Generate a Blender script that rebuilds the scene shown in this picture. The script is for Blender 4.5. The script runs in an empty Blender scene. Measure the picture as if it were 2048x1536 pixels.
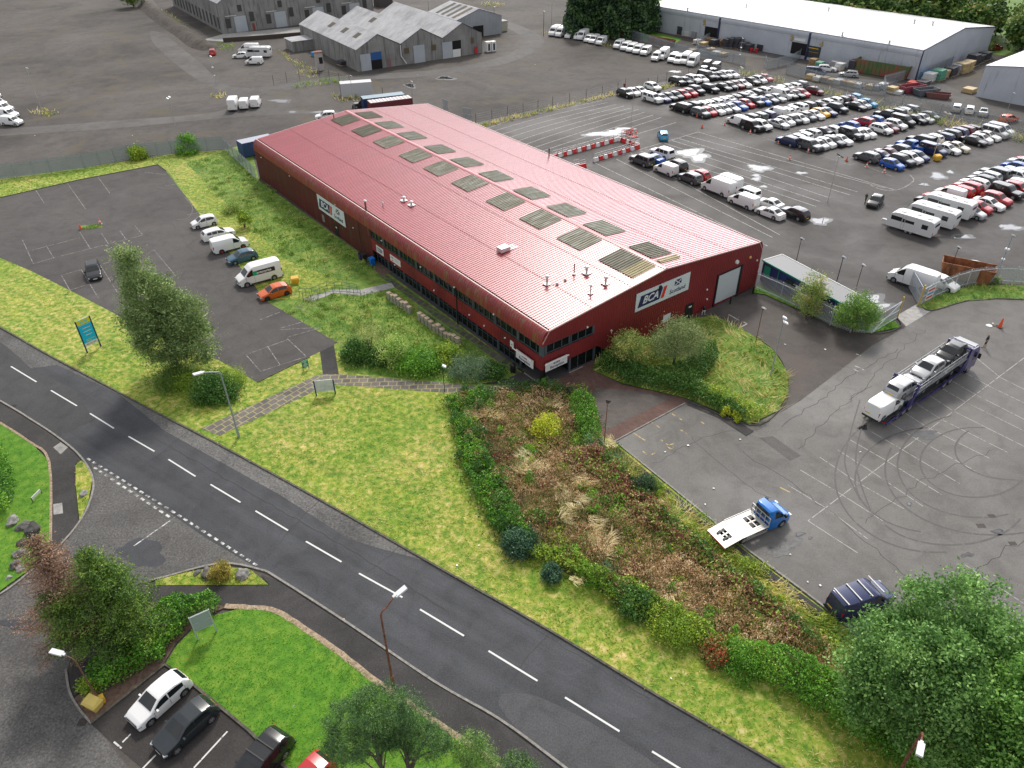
import bpy, bmesh, math, random
import numpy as np
from mathutils import Vector, Matrix
random.seed(7); RNG = np.random.default_rng(11)
SC = bpy.context.scene; COL = SC.collection
PI = math.pi
# ---------------- camera ----------------
F = 1491.6; TH = 0.627; RO = -0.00998; H = 46.0
def g(x, y, z=0.0):
    a = x-1024; b = y-768
    a, b = a*math.cos(RO)+b*math.sin(RO), -a*math.sin(RO)+b*math.cos(RO)
    r = a/F; u = -b/F
    dy = math.cos(TH)+u*math.sin(TH); dz = -math.sin(TH)+u*math.cos(TH)
    t = (H-z)/-dz
    return Vector((r*t, dy*t))
cd = bpy.data.cameras.new('camera'); cam = bpy.data.objects.new('camera', cd); COL.objects.link(cam)
cd.sensor_width = 36; cd.lens = F/2048*36; cd.clip_end = 5000; cd.clip_start = 0.5
_r0 = Vector((1, 0, 0)); _u0 = Vector((0, math.sin(TH), math.cos(TH))); _b = Vector((0, -math.cos(TH), math.sin(TH)))
_r = _r0*math.cos(RO)+_u0*math.sin(RO); _u = _u0*math.cos(RO)-_r0*math.sin(RO)
cam.matrix_world = Matrix(((_r.x, _u.x, _b.x, 0), (_r.y, _u.y, _b.y, 0), (_r.z, _u.z, _b.z, H), (0, 0, 0, 1)))
SC.camera = cam
# ---------------- world and sun ----------------
SUN_AZ = 84.0; SUN_EL = 46.0
W = bpy.data.worlds.new('World'); SC.world = W; W.use_nodes = True
nt = W.node_tree; nt.nodes.clear()
out = nt.nodes.new('ShaderNodeOutputWorld')
sky = nt.nodes.new('ShaderNodeTexSky'); sky.sky_type = 'NISHITA'; sky.sun_disc = False
sky.sun_elevation = math.radians(SUN_EL); sky.sun_rotation = math.radians(90-SUN_AZ)
sky.air_density = 1.0; sky.dust_density = 2.5; sky.ozone_density = 1.0
tc = nt.nodes.new('ShaderNodeTexCoord'); mp = nt.nodes.new('ShaderNodeMapping'); mp.inputs['Scale'].default_value = (1, 1, 2.2)
nz = nt.nodes.new('ShaderNodeTexNoise'); nz.inputs['Scale'].default_value = 2.6; nz.inputs['Detail'].default_value = 6
cr = nt.nodes.new('ShaderNodeValToRGB'); cr.color_ramp.elements[0].position = .32; cr.color_ramp.elements[1].position = .62
cr.color_ramp.elements[0].color = (.45, .45, .45, 1); cr.color_ramp.elements[1].color = (1, 1, 1, 1)
# cloud cover: white where the noise is high, brighter towards the sun
dot = nt.nodes.new('ShaderNodeVectorMath'); dot.operation = 'DOT_PRODUCT'
GD = Vector((math.cos(.24)*math.cos(1.22), math.cos(.24)*math.sin(1.22), math.sin(.24)))  # brightest gap in the cloud, low ahead
se, sa = math.radians(SUN_EL), math.radians(SUN_AZ)
SD = Vector((math.cos(se)*math.cos(sa), math.cos(se)*math.sin(sa), math.sin(se)))
dot.inputs[1].default_value = GD
glow = nt.nodes.new('ShaderNodeMapRange'); glow.inputs['From Min'].default_value = .74; glow.inputs['From Max'].default_value = 1.0
glow.inputs['To Min'].default_value = 7.4; glow.inputs['To Max'].default_value = 44.0; glow.interpolation_type = 'SMOOTHERSTEP'
cmul = nt.nodes.new('ShaderNodeVectorMath'); cmul.operation = 'SCALE'; cmul.inputs[0].default_value = (1.0, 1.0, 1.03)
mix = nt.nodes.new('ShaderNodeMix'); mix.data_type = 'RGBA'
bg = nt.nodes.new('ShaderNodeBackground'); bg.inputs['Strength'].default_value = .1
L = nt.links.new
L(tc.outputs['Generated'], mp.inputs[0]); L(mp.outputs[0], nz.inputs['Vector']); L(nz.outputs['Fac'], cr.inputs[0])
L(tc.outputs['Generated'], dot.inputs[0]); L(dot.outputs['Value'], glow.inputs['Value']); L(glow.outputs[0], cmul.inputs['Scale'])
L(cr.outputs[0], mix.inputs['Factor']); L(sky.outputs[0], mix.inputs['A']); L(cmul.outputs[0], mix.inputs['B'])
L(mix.outputs['Result'], bg.inputs['Color']); L(bg.outputs[0], out.inputs[0])
sl = bpy.data.lights.new('sun', 'SUN'); sl.energy = 2.4; sl.angle = math.radians(9); sl.color = (1, .95, .87)
so = bpy.data.objects.new('sun', sl); COL.objects.link(so); so.location = (0, 0, 100)
so.rotation_mode = 'QUATERNION'; so.rotation_quaternion = SD.to_track_quat('Z', 'Y')
SC.view_settings.view_transform = 'Standard'; SC.view_settings.look = 'None'
SC.view_settings.exposure = 0.2; SC.view_settings.gamma = 1.0
SC.cycles.max_bounces = 5; SC.cycles.diffuse_bounces = 2; SC.cycles.glossy_bounces = 2
SC.cycles.transparent_max_bounces = 8; SC.cycles.transmission_bounces = 2; SC.cycles.use_denoising = True
# ---------------- materials ----------------
def lin(r, g_, b):
    f = lambda c: (c/255/12.92) if c/255 <= .04045 else ((c/255+.055)/1.055)**2.4
    return (f(r), f(g_), f(b))
MATS = {}
def mat(name, c, rough=.6, metal=0.0, spec=.5, coat=0.0, emit=0):
    if name in MATS: return MATS[name]
    m = bpy.data.materials.new(name); m.use_nodes = True; p = m.node_tree.nodes['Principled BSDF']
    p.inputs['Base Color'].default_value = (*c, 1); p.inputs['Roughness'].default_value = rough
    p.inputs['Metallic'].default_value = metal; p.inputs['Specular IOR Level'].default_value = spec
    p.inputs['Coat Weight'].default_value = coat; p.inputs['Coat Roughness'].default_value = .06
    MATS[name] = m; return m
def nodes(m): return m.node_tree.nodes, m.node_tree.links.new, m.node_tree.nodes['Principled BSDF']
def coord(m, scale=(1, 1, 1), rz=0.0, kind='Object'):
    n, l, p = nodes(m); t = n.new('ShaderNodeTexCoord'); mp = n.new('ShaderNodeMapping')
    mp.inputs['Scale'].default_value = scale; mp.inputs['Rotation'].default_value = (0, 0, rz)
    l(t.outputs[kind], mp.inputs[0]); return mp.outputs[0]
def noise(m, vec, scale, detail=4, rough=.55, dist=0.0):
    n, l, p = nodes(m); t = n.new('ShaderNodeTexNoise'); t.inputs['Scale'].default_value = scale
    t.inputs['Detail'].default_value = detail; t.inputs['Roughness'].default_value = rough
    t.inputs['Distortion'].default_value = dist; l(vec, t.inputs['Vector']); return t.outputs['Fac']
def ramp(m, fac, stops):
    n, l, p = nodes(m); r = n.new('ShaderNodeValToRGB'); e = r.color_ramp.elements
    while len(e) < len(stops): e.new(.5)
    for k, (pos, c) in enumerate(stops): e[k].position = pos; e[k].color = (*c, 1) if len(c) == 3 else c
    l(fac, r.inputs[0]); return r.outputs[0]
def mixc(m, fac, a, b, mode='MIX'):
    n, l, p = nodes(m); x = n.new('ShaderNodeMix'); x.data_type = 'RGBA'; x.blend_type = mode
    for s, v in (('Factor', fac), ('A', a), ('B', b)):
        if isinstance(v, (int, float)): x.inputs[s].default_value = v
        elif isinstance(v, tuple): x.inputs[s].default_value = (*v, 1)
        else: l(v, x.inputs[s])
    return x.outputs['Result']
def bump(m, fac, strength=.3, dist=.02):
    n, l, p = nodes(m); b = n.new('ShaderNodeBump'); b.inputs['Strength'].default_value = strength
    b.inputs['Distance'].default_value = dist; l(fac, b.inputs['Height']); l(b.outputs[0], p.inputs['Normal'])
def base(m, c): n, l, p = nodes(m); l(c, p.inputs['Base Color'])
def sc3(c, k): return tuple(min(1, x*k) for x in c)
def asphalt(name, c, big=.25, bigscale=.05, speck=.35, tint=None, rough=.85, speckscale=9, streak=None, wet=None):
    """tarmac: fine aggregate, mid blotches and big worn patches"""
    m = mat(name, c, rough, 0, .3); v = coord(m)
    f = ramp(m, noise(m, v, speckscale, 3, .7), [(.3, sc3(c, 1-speck)), (.52, c), (.72, sc3(c, 1+speck*1.1))])
    b = ramp(m, noise(m, v, bigscale, 7, .62, .6), [(.34, (1-big,)*3), (.5, (1,)*3), (.66, (1+big,)*3)])
    o = mixc(m, 1.0, f, b, 'MULTIPLY')
    k = ramp(m, noise(m, v, .45, 6, .6, 1.0), [(.35, (.84,)*3), (.5, (1,)*3), (.68, (1.1,)*3)])
    o = mixc(m, 1.0, o, k, 'MULTIPLY')
    if tint: o = mixc(m, ramp(m, noise(m, v, .09, 5, .6, 1.5), [(.52, (0,)*3), (.66, (.75,)*3)]), o, tint)
    if streak:
        vs = coord(m, (1/streak[0], 1/streak[1], 1), streak[2]); vs.node.vector_type = 'TEXTURE'
        o = mixc(m, 1.0, o, ramp(m, noise(m, vs, 1.0, 5, .6), [(.35, (.82,)*3), (.55, (1.02,)*3), (.7, (1.16,)*3)]), 'MULTIPLY')
    base(m, o)
    if wet:
        n, l, p = nodes(m); l(ramp(m, noise(m, v, .06, 4, .6, 1.2), [(.4, (wet,)*3), (.62, (rough,)*3)]), p.inputs['Roughness'])
    bump(m, noise(m, v, 25, 2, .6), .25, .01)
    return m
def speckled(name, stops, scale, big=None, bigscale=.15, rough=.9, bmp=.5, stretch=(1, 1, 1), rz=0, dist=.3, mow=None):
    m = mat(name, stops[0][1], rough); v = coord(m, stretch, rz)
    o = ramp(m, noise(m, v, scale, 5, .65, dist), stops)
    if big: o = mixc(m, ramp(m, noise(m, coord(m), bigscale, 5, .6, .8), [(.40, (0,)*3), (.62, (1,)*3)]), o, mixc(m, 1.0, o, big, 'MULTIPLY'))
    if mow is not None:
        vm = coord(m, (9, 1.1, 1), mow); vm.node.vector_type = 'TEXTURE'; o = mixc(m, 1.0, o, ramp(m, noise(m, vm, 1.0, 4, .6), [(.34, (.74, .80, .66)), (.5, (1, 1, 1)), (.66, (1.18, 1.1, 1.1))]), 'MULTIPLY')
        o = mixc(m, ramp(m, noise(m, coord(m), .11, 5, .65, 1.2), [(.50, (0,)*3), (.64, (.55,)*3)]), o, mixc(m, 1.0, o, (.55, .82, .45), 'MULTIPLY'))
    base(m, o); bump(m, noise(m, v, scale*1.5, 3, .6), bmp, .05); return m
M_STORE = asphalt('storage tarmac', (.088, .079, .072), .36, .035, .25, (.105, .09, .062), .9, 5, None)
M_LOT = asphalt('car park tarmac', (.070, .064, .061), .16, .05, .18, None, .8, 6, None, .66)
M_FRONT = asphalt('front yard tarmac', (.150, .142, .133), .16, .05, .16, None, .82, 7, None, .62)
M_BROWN = asphalt('service drive tarmac', (.088, .077, .070), .22, .08, .2, (.11, .085, .075), .8, 7)
M_LEFT = asphalt('left car park tarmac', (.084, .077, .074), .18, .06, .18, None, .85, 7)
M_ROADD = asphalt('road new tarmac', (.064, .066, .072), .16, .05, .3, None, .82, 9, (.05, .8, math.radians(-34)))
M_ROADL = asphalt('road worn tarmac', (.125, .121, .116), .34, .05, .5, None, .85, 5, (.08, .7, math.radians(-34)))
M_SIDE = asphalt('side road chippings', (.115, .111, .106), .30, .06, .48, None, .9, 6)
M_PATH = asphalt('footpath tarmac', (.050, .047, .046), .26, .12, .3, None, .85, 9)
M_BAY = asphalt('parking bay tarmac', (.045, .040, .038), .25, .12, .3, None, .85, 9)
M_ASPH2 = asphalt('far road tarmac', (.105, .10, .095), .12, .05, .15, None, .85, 5)
M_WHITE = mat('white road paint', (.62, .62, .6), .6)
M_WORN = mat('worn line paint', (.40, .39, .38), .7)
def wornpaint(name, c, cut, under):
    m = mat(name, c, .7); v = coord(m); base(m, ramp(m, noise(m, v, 2.2, 6, .75), [(cut-.03, under), (cut+.04, c)])); return m
M_LINE = wornpaint('bay line paint', (.40, .39, .37), .45, (.12, .112, .105))
M_LINE2 = wornpaint('faded line paint', (.27, .26, .25), .5, (.085, .078, .074))
M_YELL = wornpaint('faded yellow paint', (.45, .34, .12), .48, (.11, .10, .09))
M_KERB = speckled('kerb concrete', [(.3, (.16, .15, .13)), (.6, (.30, .285, .26))], 4, None)
M_KERBD = speckled('dirty kerb', [(.3, (.045, .04, .035)), (.65, (.13, .12, .09))], 3, None)
M_CONC = speckled('concrete', [(.3, (.25, .24, .23)), (.6, (.40, .39, .375))], 2, (.8, .8, .78))
M_EDGE = speckled('leaf litter', [(.3, (.16, .11, .07)), (.55, (.36, .27, .18)), (.7, (.5, .4, .3))], 5, None)
M_SOIL = speckled('bark soil', [(.3, (.06, .04, .03)), (.6, (.16, .10, .07))], 4, None)
G_DARK = (.045, .08, .012); G_MID = (.10, .155, .022); G_YEL = (.26, .27, .045); G_STR = (.42, .36, .15)
M_GRASS = speckled('verge grass', [(.30, (.08, .15, .012)), (.43, (.17, .26, .022)), (.52, (.31, .33, .05)), (.60, (.45, .39, .13)), (.70, (.58, .48, .25))], 1.7, (.66, .86, .42), .07, stretch=(1, 1, 1), mow=math.radians(-34))
M_LAWN = speckled('lawn grass', [(.28, (.04, .13, .005)), (.5, (.10, .225, .010)), (.72, (.20, .29, .03))], 1.4, (.75, .95, .6), .12)
M_MOSSY = speckled('bank grass', [(.28, (.05, .12, .012)), (.46, (.12, .22, .02)), (.62, (.25, .30, .05)), (.78, (.33, .29, .12))], .9, (.6, .75, .6), .09)
M_BRUSHG = speckled('brush ground', [(.3, (.06, .05, .025)), (.5, (.15, .11, .06)), (.7, (.27, .2, .12))], 1.2, (.7, .9, .5), .15)
M_FARG = speckled('far grass', [(.3, (.05, .10, .01)), (.6, (.12, .22, .02))], .3, None)
M_WEED = speckled('dry weeds', [(.3, (.10, .12, .025)), (.5, (.25, .22, .07)), (.7, (.42, .33, .16))], 1.2, None)
def brick(name, c1, c2, mortar, bw, bh, rz=0, msize=.015):
    m = mat(name, c1, .85); n, l, p = nodes(m); v = coord(m, (1, 1, 1), rz)
    b = n.new('ShaderNodeTexBrick'); b.inputs['Color1'].default_value = (*c1, 1); b.inputs['Color2'].default_value = (*c2, 1)
    b.inputs['Mortar'].default_value = (*mortar, 1); b.inputs['Scale'].default_value = 1; b.inputs['Brick Width'].default_value = bw
    b.inputs['Row Height'].default_value = bh; b.inputs['Mortar Size'].default_value = msize; l(v, b.inputs['Vector'])
    o = mixc(m, 1.0, b.outputs[0], ramp(m, noise(m, coord(m), .5, 5, .6, .6), [(.35, (.75,)*3), (.65, (1.15,)*3)]), 'MULTIPLY')
    base(m, o); return m
M_BRICKP = brick('red block paving', (.15, .080, .062), (.115, .062, .05), (.08, .055, .045), .4, .2, math.radians(36.8))
M_BRICKG = brick('grey block paving', (.115, .10, .09), (.10, .085, .078), (.07, .06, .052), .4, .2, math.radians(36.8))
def rz_of(m): pass
M_SLAB = brick('paving slabs', (.175, .155, .14), (.105, .095, .088), (.33, .29, .13), .9, .75, math.radians(-2), .055)
M_SLAB2 = brick('paving slabs diagonal', (.175, .155, .14), (.105, .095, .088), (.33, .29, .13), .9, .75, math.radians(-52), .055)
# ---------------- mesh helpers ----------------
class MB:
    def __init__(s): s.v = []; s.f = []; s.m = []
    def add(s, vs, fs, mi=0):
        o = len(s.v); s.v += [tuple(x) for x in vs]; s.f += [tuple(i+o for i in f) for f in fs]; s.m += [mi]*len(fs); return s
    def box(s, c, d, rz=0.0, mi=0, rx=0.0, ry=0.0):
        R = Matrix.Rotation(rz, 3, 'Z') @ Matrix.Rotation(ry, 3, 'Y') @ Matrix.Rotation(rx, 3, 'X'); c = Vector(c)
        vs = [c+R@Vector((sx*d[0]/2, sy*d[1]/2, sz*d[2]/2)) for sz in (-1, 1) for sy in (-1, 1) for sx in (-1, 1)]
        return s.add(vs, [(0, 2, 3, 1), (4, 5, 7, 6), (0, 1, 5, 4), (2, 6, 7, 3), (0, 4, 6, 2), (1, 3, 7, 5)], mi)
    def span(s, a, b, mi=0):   # box from corner a to corner b
        return s.box([(a[i]+b[i])/2 for i in range(3)], [abs(b[i]-a[i]) for i in range(3)], 0, mi)
    def quad(s, a, b, c, d, mi=0): return s.add([a, b, c, d], [(0, 1, 2, 3)], mi)
    def prism(s, poly, z0, z1, mi=0):
        n = len(poly); P = [(p[0], p[1]) for p in poly]
        A = sum(P[i][0]*P[(i+1) % n][1]-P[(i+1) % n][0]*P[i][1] for i in range(n))
        if A < 0: P = P[::-1]
        vs = [(x, y, z0) for x, y in P]+[(x, y, z1) for x, y in P]
        fs = [tuple(range(n, 2*n)), tuple(range(n-1, -1, -1))]+[(i, (i+1) % n, n+(i+1) % n, n+i) for i in range(n)]
        return s.add(vs, fs, mi)
    def sheet(s, poly, z, mi=0):
        n = len(poly); P = [(p[0], p[1]) for p in poly]
        A = sum(P[i][0]*P[(i+1) % n][1]-P[(i+1) % n][0]*P[i][1] for i in range(n))
        if A < 0: P = P[::-1]
        return s.add([(x, y, z) for x, y in P], [tuple(range(n))], mi)
    def tube(s, pts, r, n=8, mi=0, cap=True):
        pts = [Vector(p) for p in pts]; rs = r if isinstance(r, (list, tuple)) else [r]*len(pts)
        rings = []; o = len(s.v)
        for i, p in enumerate(pts):
            d = (pts[min(i+1, len(pts)-1)]-pts[max(i-1, 0)]).normalized()
            a = d.orthogonal().normalized() if abs(d.z) < .99 else Vector((1, 0, 0)); a = (a-d*a.dot(d)).normalized(); b = d.cross(a)
            if i and rings:  # keep frames aligned
                pa = s._pa; a = (pa-d*pa.dot(d)).normalized(); b = d.cross(a)
            s._pa = a
            rings.append([p+(a*math.cos(2*PI*k/n)+b*math.sin(2*PI*k/n))*rs[i] for k in range(n)])
        vs = [q for rr in rings for q in rr]
        fs = [(i*n+k, i*n+(k+1) % n, (i+1)*n+(k+1) % n, (i+1)*n+k) for i in range(len(pts)-1) for k in range(n)]
        if cap: fs += [tuple(range(n-1, -1, -1)), tuple(range((len(pts)-1)*n, len(pts)*n))]
        return s.add(vs, fs, mi)
    def lathe(s, c, prof, n=16, mi=0):  # prof: (r,z)
        vs = [(c[0]+r*math.cos(2*PI*k/n), c[1]+r*math.sin(2*PI*k/n), c[2]+z) for r, z in prof for k in range(n)]
        m = len(prof); fs = [(i*n+k, i*n+(k+1) % n, (i+1)*n+(k+1) % n, (i+1)*n+k) for i in range(m-1) for k in range(n)]
        fs += [tuple(range(n-1, -1, -1)), tuple(range((m-1)*n, m*n))]
        return s.add(vs, fs, mi)
    def grid(s, rows, mi=0):
        n = len(rows[0]); vs = [p for r in rows for p in r]
        return s.add(vs, [(i*n+k, i*n+k+1, (i+1)*n+k+1, (i+1)*n+k) for i in range(len(rows)-1) for k in range(n-1)], mi)
    def mesh(s, name, mats, smooth=None, fix=False):
        me = bpy.data.meshes.new(name); me.from_pydata(s.v, [], s.f)
        for m in (mats if isinstance(mats, (list, tuple)) else [mats]): me.materials.append(m)
        if any(s.m): me.polygons.foreach_set('material_index', s.m)
        if fix:
            bm = bmesh.new(); bm.from_mesh(me); bmesh.ops.remove_doubles(bm, verts=bm.verts, dist=.0005)
            bmesh.ops.recalc_face_normals(bm, faces=bm.faces); bm.to_mesh(me); bm.free()
        if smooth is not None:
            me.shade_smooth(); me.set_sharp_from_angle(angle=math.radians(smooth))
        me.update(); return me
    def build(s, name, mats, parent=None, smooth=None, fix=False):
        return link(name, s.mesh(name, mats, smooth, fix), parent)
def link(name, me, parent=None, loc=None, rz=0):
    o = bpy.data.objects.new(name, me); COL.objects.link(o)
    if parent: o.parent = parent
    if loc is not None: o.location = loc; o.rotation_euler = (0, 0, rz)
    return o
def tag(o, label=None, cat=None, group=None, kind=None):
    if label: o['label'] = label
    if cat: o['category'] = cat
    if group: o['group'] = group
    if kind: o['kind'] = kind
    return o
def thing(name, label, cat, loc=(0, 0, 0), rz=0.0, group=None):
    return tag(link(name, None, None, loc, rz), label, cat, group)
def copy_tree(src, loc, rz, label=None, group=None):
    def cp(o, par):
        c = o.copy(); COL.objects.link(c); c.parent = par
        for ch in CH.get(o.name, []) : cp(ch, c)
        return c
    def reg(o):
        CH[o.name] = list(o.children)
        for ch in o.children: reg(ch)
    if src.name not in CH: reg(src)
    r = cp(src, None); r.location = loc; r.rotation_euler = (0, 0, rz)
    if label: r['label'] = label
    if group: r['group'] = group
    return r
CH = {}
def struct(name, mb, m, smooth=None, kind='structure'): return tag(mb.build(name, m, None, smooth), kind=kind)
def gp(pts, z=0.0): return [g(x, y, z) for x, y in pts]
def textmesh(s, size, mats, extrude=.01, bold=0.0, shear=0.0, align='CENTER'):
    cu = bpy.data.curves.new('t', 'FONT'); cu.body = s; cu.size = size; cu.extrude = extrude; cu.offset = bold; cu.shear = shear
    cu.align_x = align; cu.align_y = 'CENTER'; cu.resolution_u = 3
    o = bpy.data.objects.new('t', cu); COL.objects.link(o); bpy.context.view_layer.update()
    me = bpy.data.meshes.new_from_object(o); bpy.data.objects.remove(o); bpy.data.curves.remove(cu)
    me.materials.clear(); me.materials.append(mats); return me
def text(name, s, size, m, parent, loc, rot, **kw):
    me = textmesh(s, size, m, **kw); o = link(name, me, parent); o.location = loc; o.rotation_euler = rot; return o
def resample(pts, step):
    out = []; P = [Vector(p) for p in pts]
    for a, b in zip(P, P[1:]):
        n = max(1, int((b-a).length/step))
        for k in range(n): out.append(a.lerp(b, k/n))
    out.append(P[-1]); return out
def smoothpoly(pts, n=4):
    """catmull-rom through pixel points, open"""
    P = [Vector(p) for p in pts]; o = []
    for i in range(len(P)-1):
        a = P[max(i-1, 0)]; b = P[i]; c = P[i+1]; d = P[min(i+2, len(P)-1)]
        for k in range(n):
            t = k/n; o.append(.5*((2*b)+(c-a)*t+(2*a-5*b+4*c-d)*t*t+(3*b-a-3*c+d)*t**3))
    o.append(P[-1]); return o
def strip(mb, pts, w, z, mi=0, thick=None):
    """ribbon (or kerb, with thick) along world 2D points"""
    P = [Vector((p[0], p[1])) for p in pts]; Lf = []; Rt = []
    for i, p in enumerate(P):
        d = (P[min(i+1, len(P)-1)]-P[max(i-1, 0)]); d = d.normalized() if d.length > 1e-6 else Vector((1, 0)); nn = Vector((-d.y, d.x))*w/2
        Lf.append(p+nn); Rt.append(p-nn)
    n = len(P)
    if thick is None:
        mb.add([(p.x, p.y, z) for p in Lf]+[(p.x, p.y, z) for p in Rt], [(n+i, n+i+1, i+1, i) for i in range(n-1)], mi)
    else:
        vs = [(p.x, p.y, zz) for zz in (z, z+thick) for p in Lf+Rt]
        fs = []
        for i in range(n-1):
            fs += [(2*n+n+i, 2*n+n+i+1, 2*n+i+1, 2*n+i), (i, i+1, 2*n+i+1, 2*n+i), (n+i+1, n+i, 3*n+i, 3*n+i+1)]
        fs += [(0, n, 3*n, 2*n), (n-1, 2*n-1, 4*n-1, 3*n-1)][:2]
        mb.add(vs, fs, mi)
# ================= ground, roads, paths =================
def sheet(name, px, z, m, smooth_edges=False, kind='structure'):
    pts = smoothpoly(px+[px[0]], 5)[:-1] if smooth_edges else px
    b = MB(); b.sheet([g(p[0], p[1]) for p in pts], z); return struct(name, b, m, kind=kind)
b = MB(); b.sheet([(-2500, -300), (2500, -300), (2500, 4000), (-2500, 4000)], 0); struct('ground', b, M_STORE)
LOTP = [(945, 247), (1205, 192), (1330, 163), (1420, 142), (1480, 140), (1560, 160), (1700, 196), (1860, 232), (2048, 268), (2300, 320), (2500, 640), (2048, 585), (1900, 590), (1830, 615), (1790, 665), (1500, 600), (1400, 620), (870, 300)]
sheet('auction_car_park', LOTP, .004, M_LOT)
b = MB(); strip(b, smoothpoly(gp([(560, 175), (640, 162), (720, 155), (860, 146), (980, 128), (1050, 102), (1068, 78), (1030, 55), (985, 40)]), 6), 5.5, .0125); struct('distribution_road', b, M_ASPH2)
sheet('yard_lane', [(300, 62), (330, 70), (400, 125), (470, 175), (640, 160), (700, 150), (705, 160), (520, 185), (560, 215), (700, 225), (800, 222), (500, 232), (250, 255), (0, 272), (-100, 280), (-100, 265), (0, 258), (250, 240), (440, 222), (450, 190), (380, 150), (310, 90)], .008, asphalt('yard lane tarmac', (.105, .098, .092), .2, .08, .2), True)
sheet('estate_road', [(1560, 120), (1700, 165), (1900, 212), (2048, 245), (2300, 300), (2300, 180), (2048, 222), (1950, 195), (1880, 165), (1990, 90), (1960, 85), (1830, 170), (1700, 155), (1560, 110), (1400, 90), (1370, 100)], .012, M_ASPH2)
# warehouse forecourt and lawn
sheet('warehouse_lawn', [(1270, 70), (1300, 62), (1365, 78), (1345, 90), (1290, 84)], .02, M_LAWN)
# grass areas on the near side of the fence
FARK = [(0, 655), (100, 712), (200, 765), (310, 824), (420, 880), (640, 1000), (850, 1120), (1100, 1262), (1320, 1395), (1565, 1536), (1900, 1740)]
NEARK = [(560, 1160), (700, 1250), (870, 1365), (1000, 1440), (1130, 1536), (1400, 1740)]
GR1 = [(-250, 515), (-120, 590)]+FARK+[(2300, 1740), (2048, 1560), (1850, 1400), (1665, 1232), (1500, 1108), (1420, 1040), (1290, 935), (1228, 884), (1205, 872), (1190, 800), (1130, 775), (1085, 772), (940, 665), (519, 362), (503, 330), (500, 285), (452, 300), (345, 308), (170, 335), (0, 357), (-250, 390)]
sheet('verge', GR1, .03, M_GRASS)
sheet('bank', [(330, 340), (452, 302), (500, 288), (519, 362), (760, 535), (1000, 712), (1050, 765), (1000, 780), (690, 745), (675, 685), (530, 600), (400, 430)], .036, M_MOSSY)
ISL = [(1340, 645), (1430, 632), (1500, 668), (1548, 702), (1574, 745), (1577, 785), (1556, 822), (1500, 850), (1370, 797), (1245, 768), (1185, 742), (1195, 705)]
sheet('service_drive', [(1330, 650), (1500, 590), (1660, 668), (1790, 661), (1745, 690), (1600, 802), (1500, 860), (1560, 760)], .012, M_BROWN)
sheet('front_yard', [(1228, 882), (1370, 806), (1505, 851), (1600, 800), (1745, 690), (1830, 642), (1860, 620), (1920, 602), (2000, 597), (2300, 610), (2600, 1740), (2300, 1740), (2048, 1545), (1850, 1395), (1665, 1228), (1500, 1104), (1420, 1038), (1290, 932)], .017, M_FRONT)
sheet('island_verge', ISL, .10, M_MOSSY)
sheet('loading_verge', [(1503, 586), (1530, 590), (1640, 640), (1740, 668), (1800, 655), (1786, 640), (1650, 622), (1515, 572)], .10, M_LAWN)
sheet('gate_verge', [(1830, 612), (1862, 622), (1930, 603), (2000, 598), (2300, 612), (2300, 560), (2048, 572), (1950, 572), (1880, 590)], .10, M_MOSSY)
sheet('gate_slab', [(1792, 632), (1812, 653), (1862, 622), (1838, 606)], .018, M_CONC)
sheet('worn_tarmac_patch', [(1518, 876), (1545, 872), (1602, 912), (1580, 922)], .0205, M_ASPH2)
sheet('block_paving', [(1083, 772), (1193, 706), (1187, 742), (1245, 770), (1370, 797), (1378, 803), (1228, 884), (1205, 872), (1192, 800), (1132, 778)], .036, M_BRICKP)
sheet('grey_block_paving', [(1178, 790), (1196, 777), (1290, 785), (1342, 796), (1212, 862), (1188, 820)], .040, M_BRICKG)
# left car park
LCP = [(-250, 440), (-60, 408), (0, 396), (160, 360), (316, 330), (332, 342), (402, 432), (532, 602), (676, 686), (515, 765), (440, 722), (265, 646), (150, 586), (60, 541), (0, 516), (-250, 420)]
sheet('visitor_car_park', LCP[:-1]+[(-120, 460)], .042, M_LEFT)
b = MB(); strip(b, gp([(0, 396), (160, 360), (316, 330), (332, 342)]), .15, .03, 0, .1); strip(b, gp([(620, 714), (515, 765)]), .12, .03, 0, .08); struct('car_park_kerb', b, M_KERBD)
# paths
sheet('car_park_path', [(640, 704), (668, 690), (678, 751), (646, 750)], .040, M_PATH)
sheet('slab_path', [(640, 749), (682, 749), (890, 766), (960, 774), (1000, 772), (1060, 768), (1050, 782), (1000, 790), (890, 786), (650, 768)], .044, M_SLAB)
sheet('slab_path', [(636, 750), (660, 768), (440, 872), (402, 858)], .048, M_SLAB2)
sheet('rear_entrance_path', [(905, 768), (1083, 772), (1045, 745), (1000, 762), (960, 768)], .052, M_PATH)
M_SLABW = brick('wall side slabs', (.11, .095, .085), (.07, .06, .055), (.10, .16, .03), 1.0, 1.4, math.radians(36.8), .12)
sheet('wall_path', [(752, 548), (770, 548), (1050, 745), (1035, 752)], .050, M_SLABW)
sheet('bare_earth', [(728, 527), (750, 520), (785, 545), (765, 552)], .054, M_SOIL)
sheet('ramp_path', [(606, 598), (622, 604), (668, 587), (722, 592), (790, 576), (782, 566), (720, 580), (667, 580)], .056, M_CONC)
sheet('apron', [(1041, 738), (1083, 771), (1140, 748), (1100, 715)], .058, mat('entrance flags', (.06, .058, .06), .8))
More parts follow.
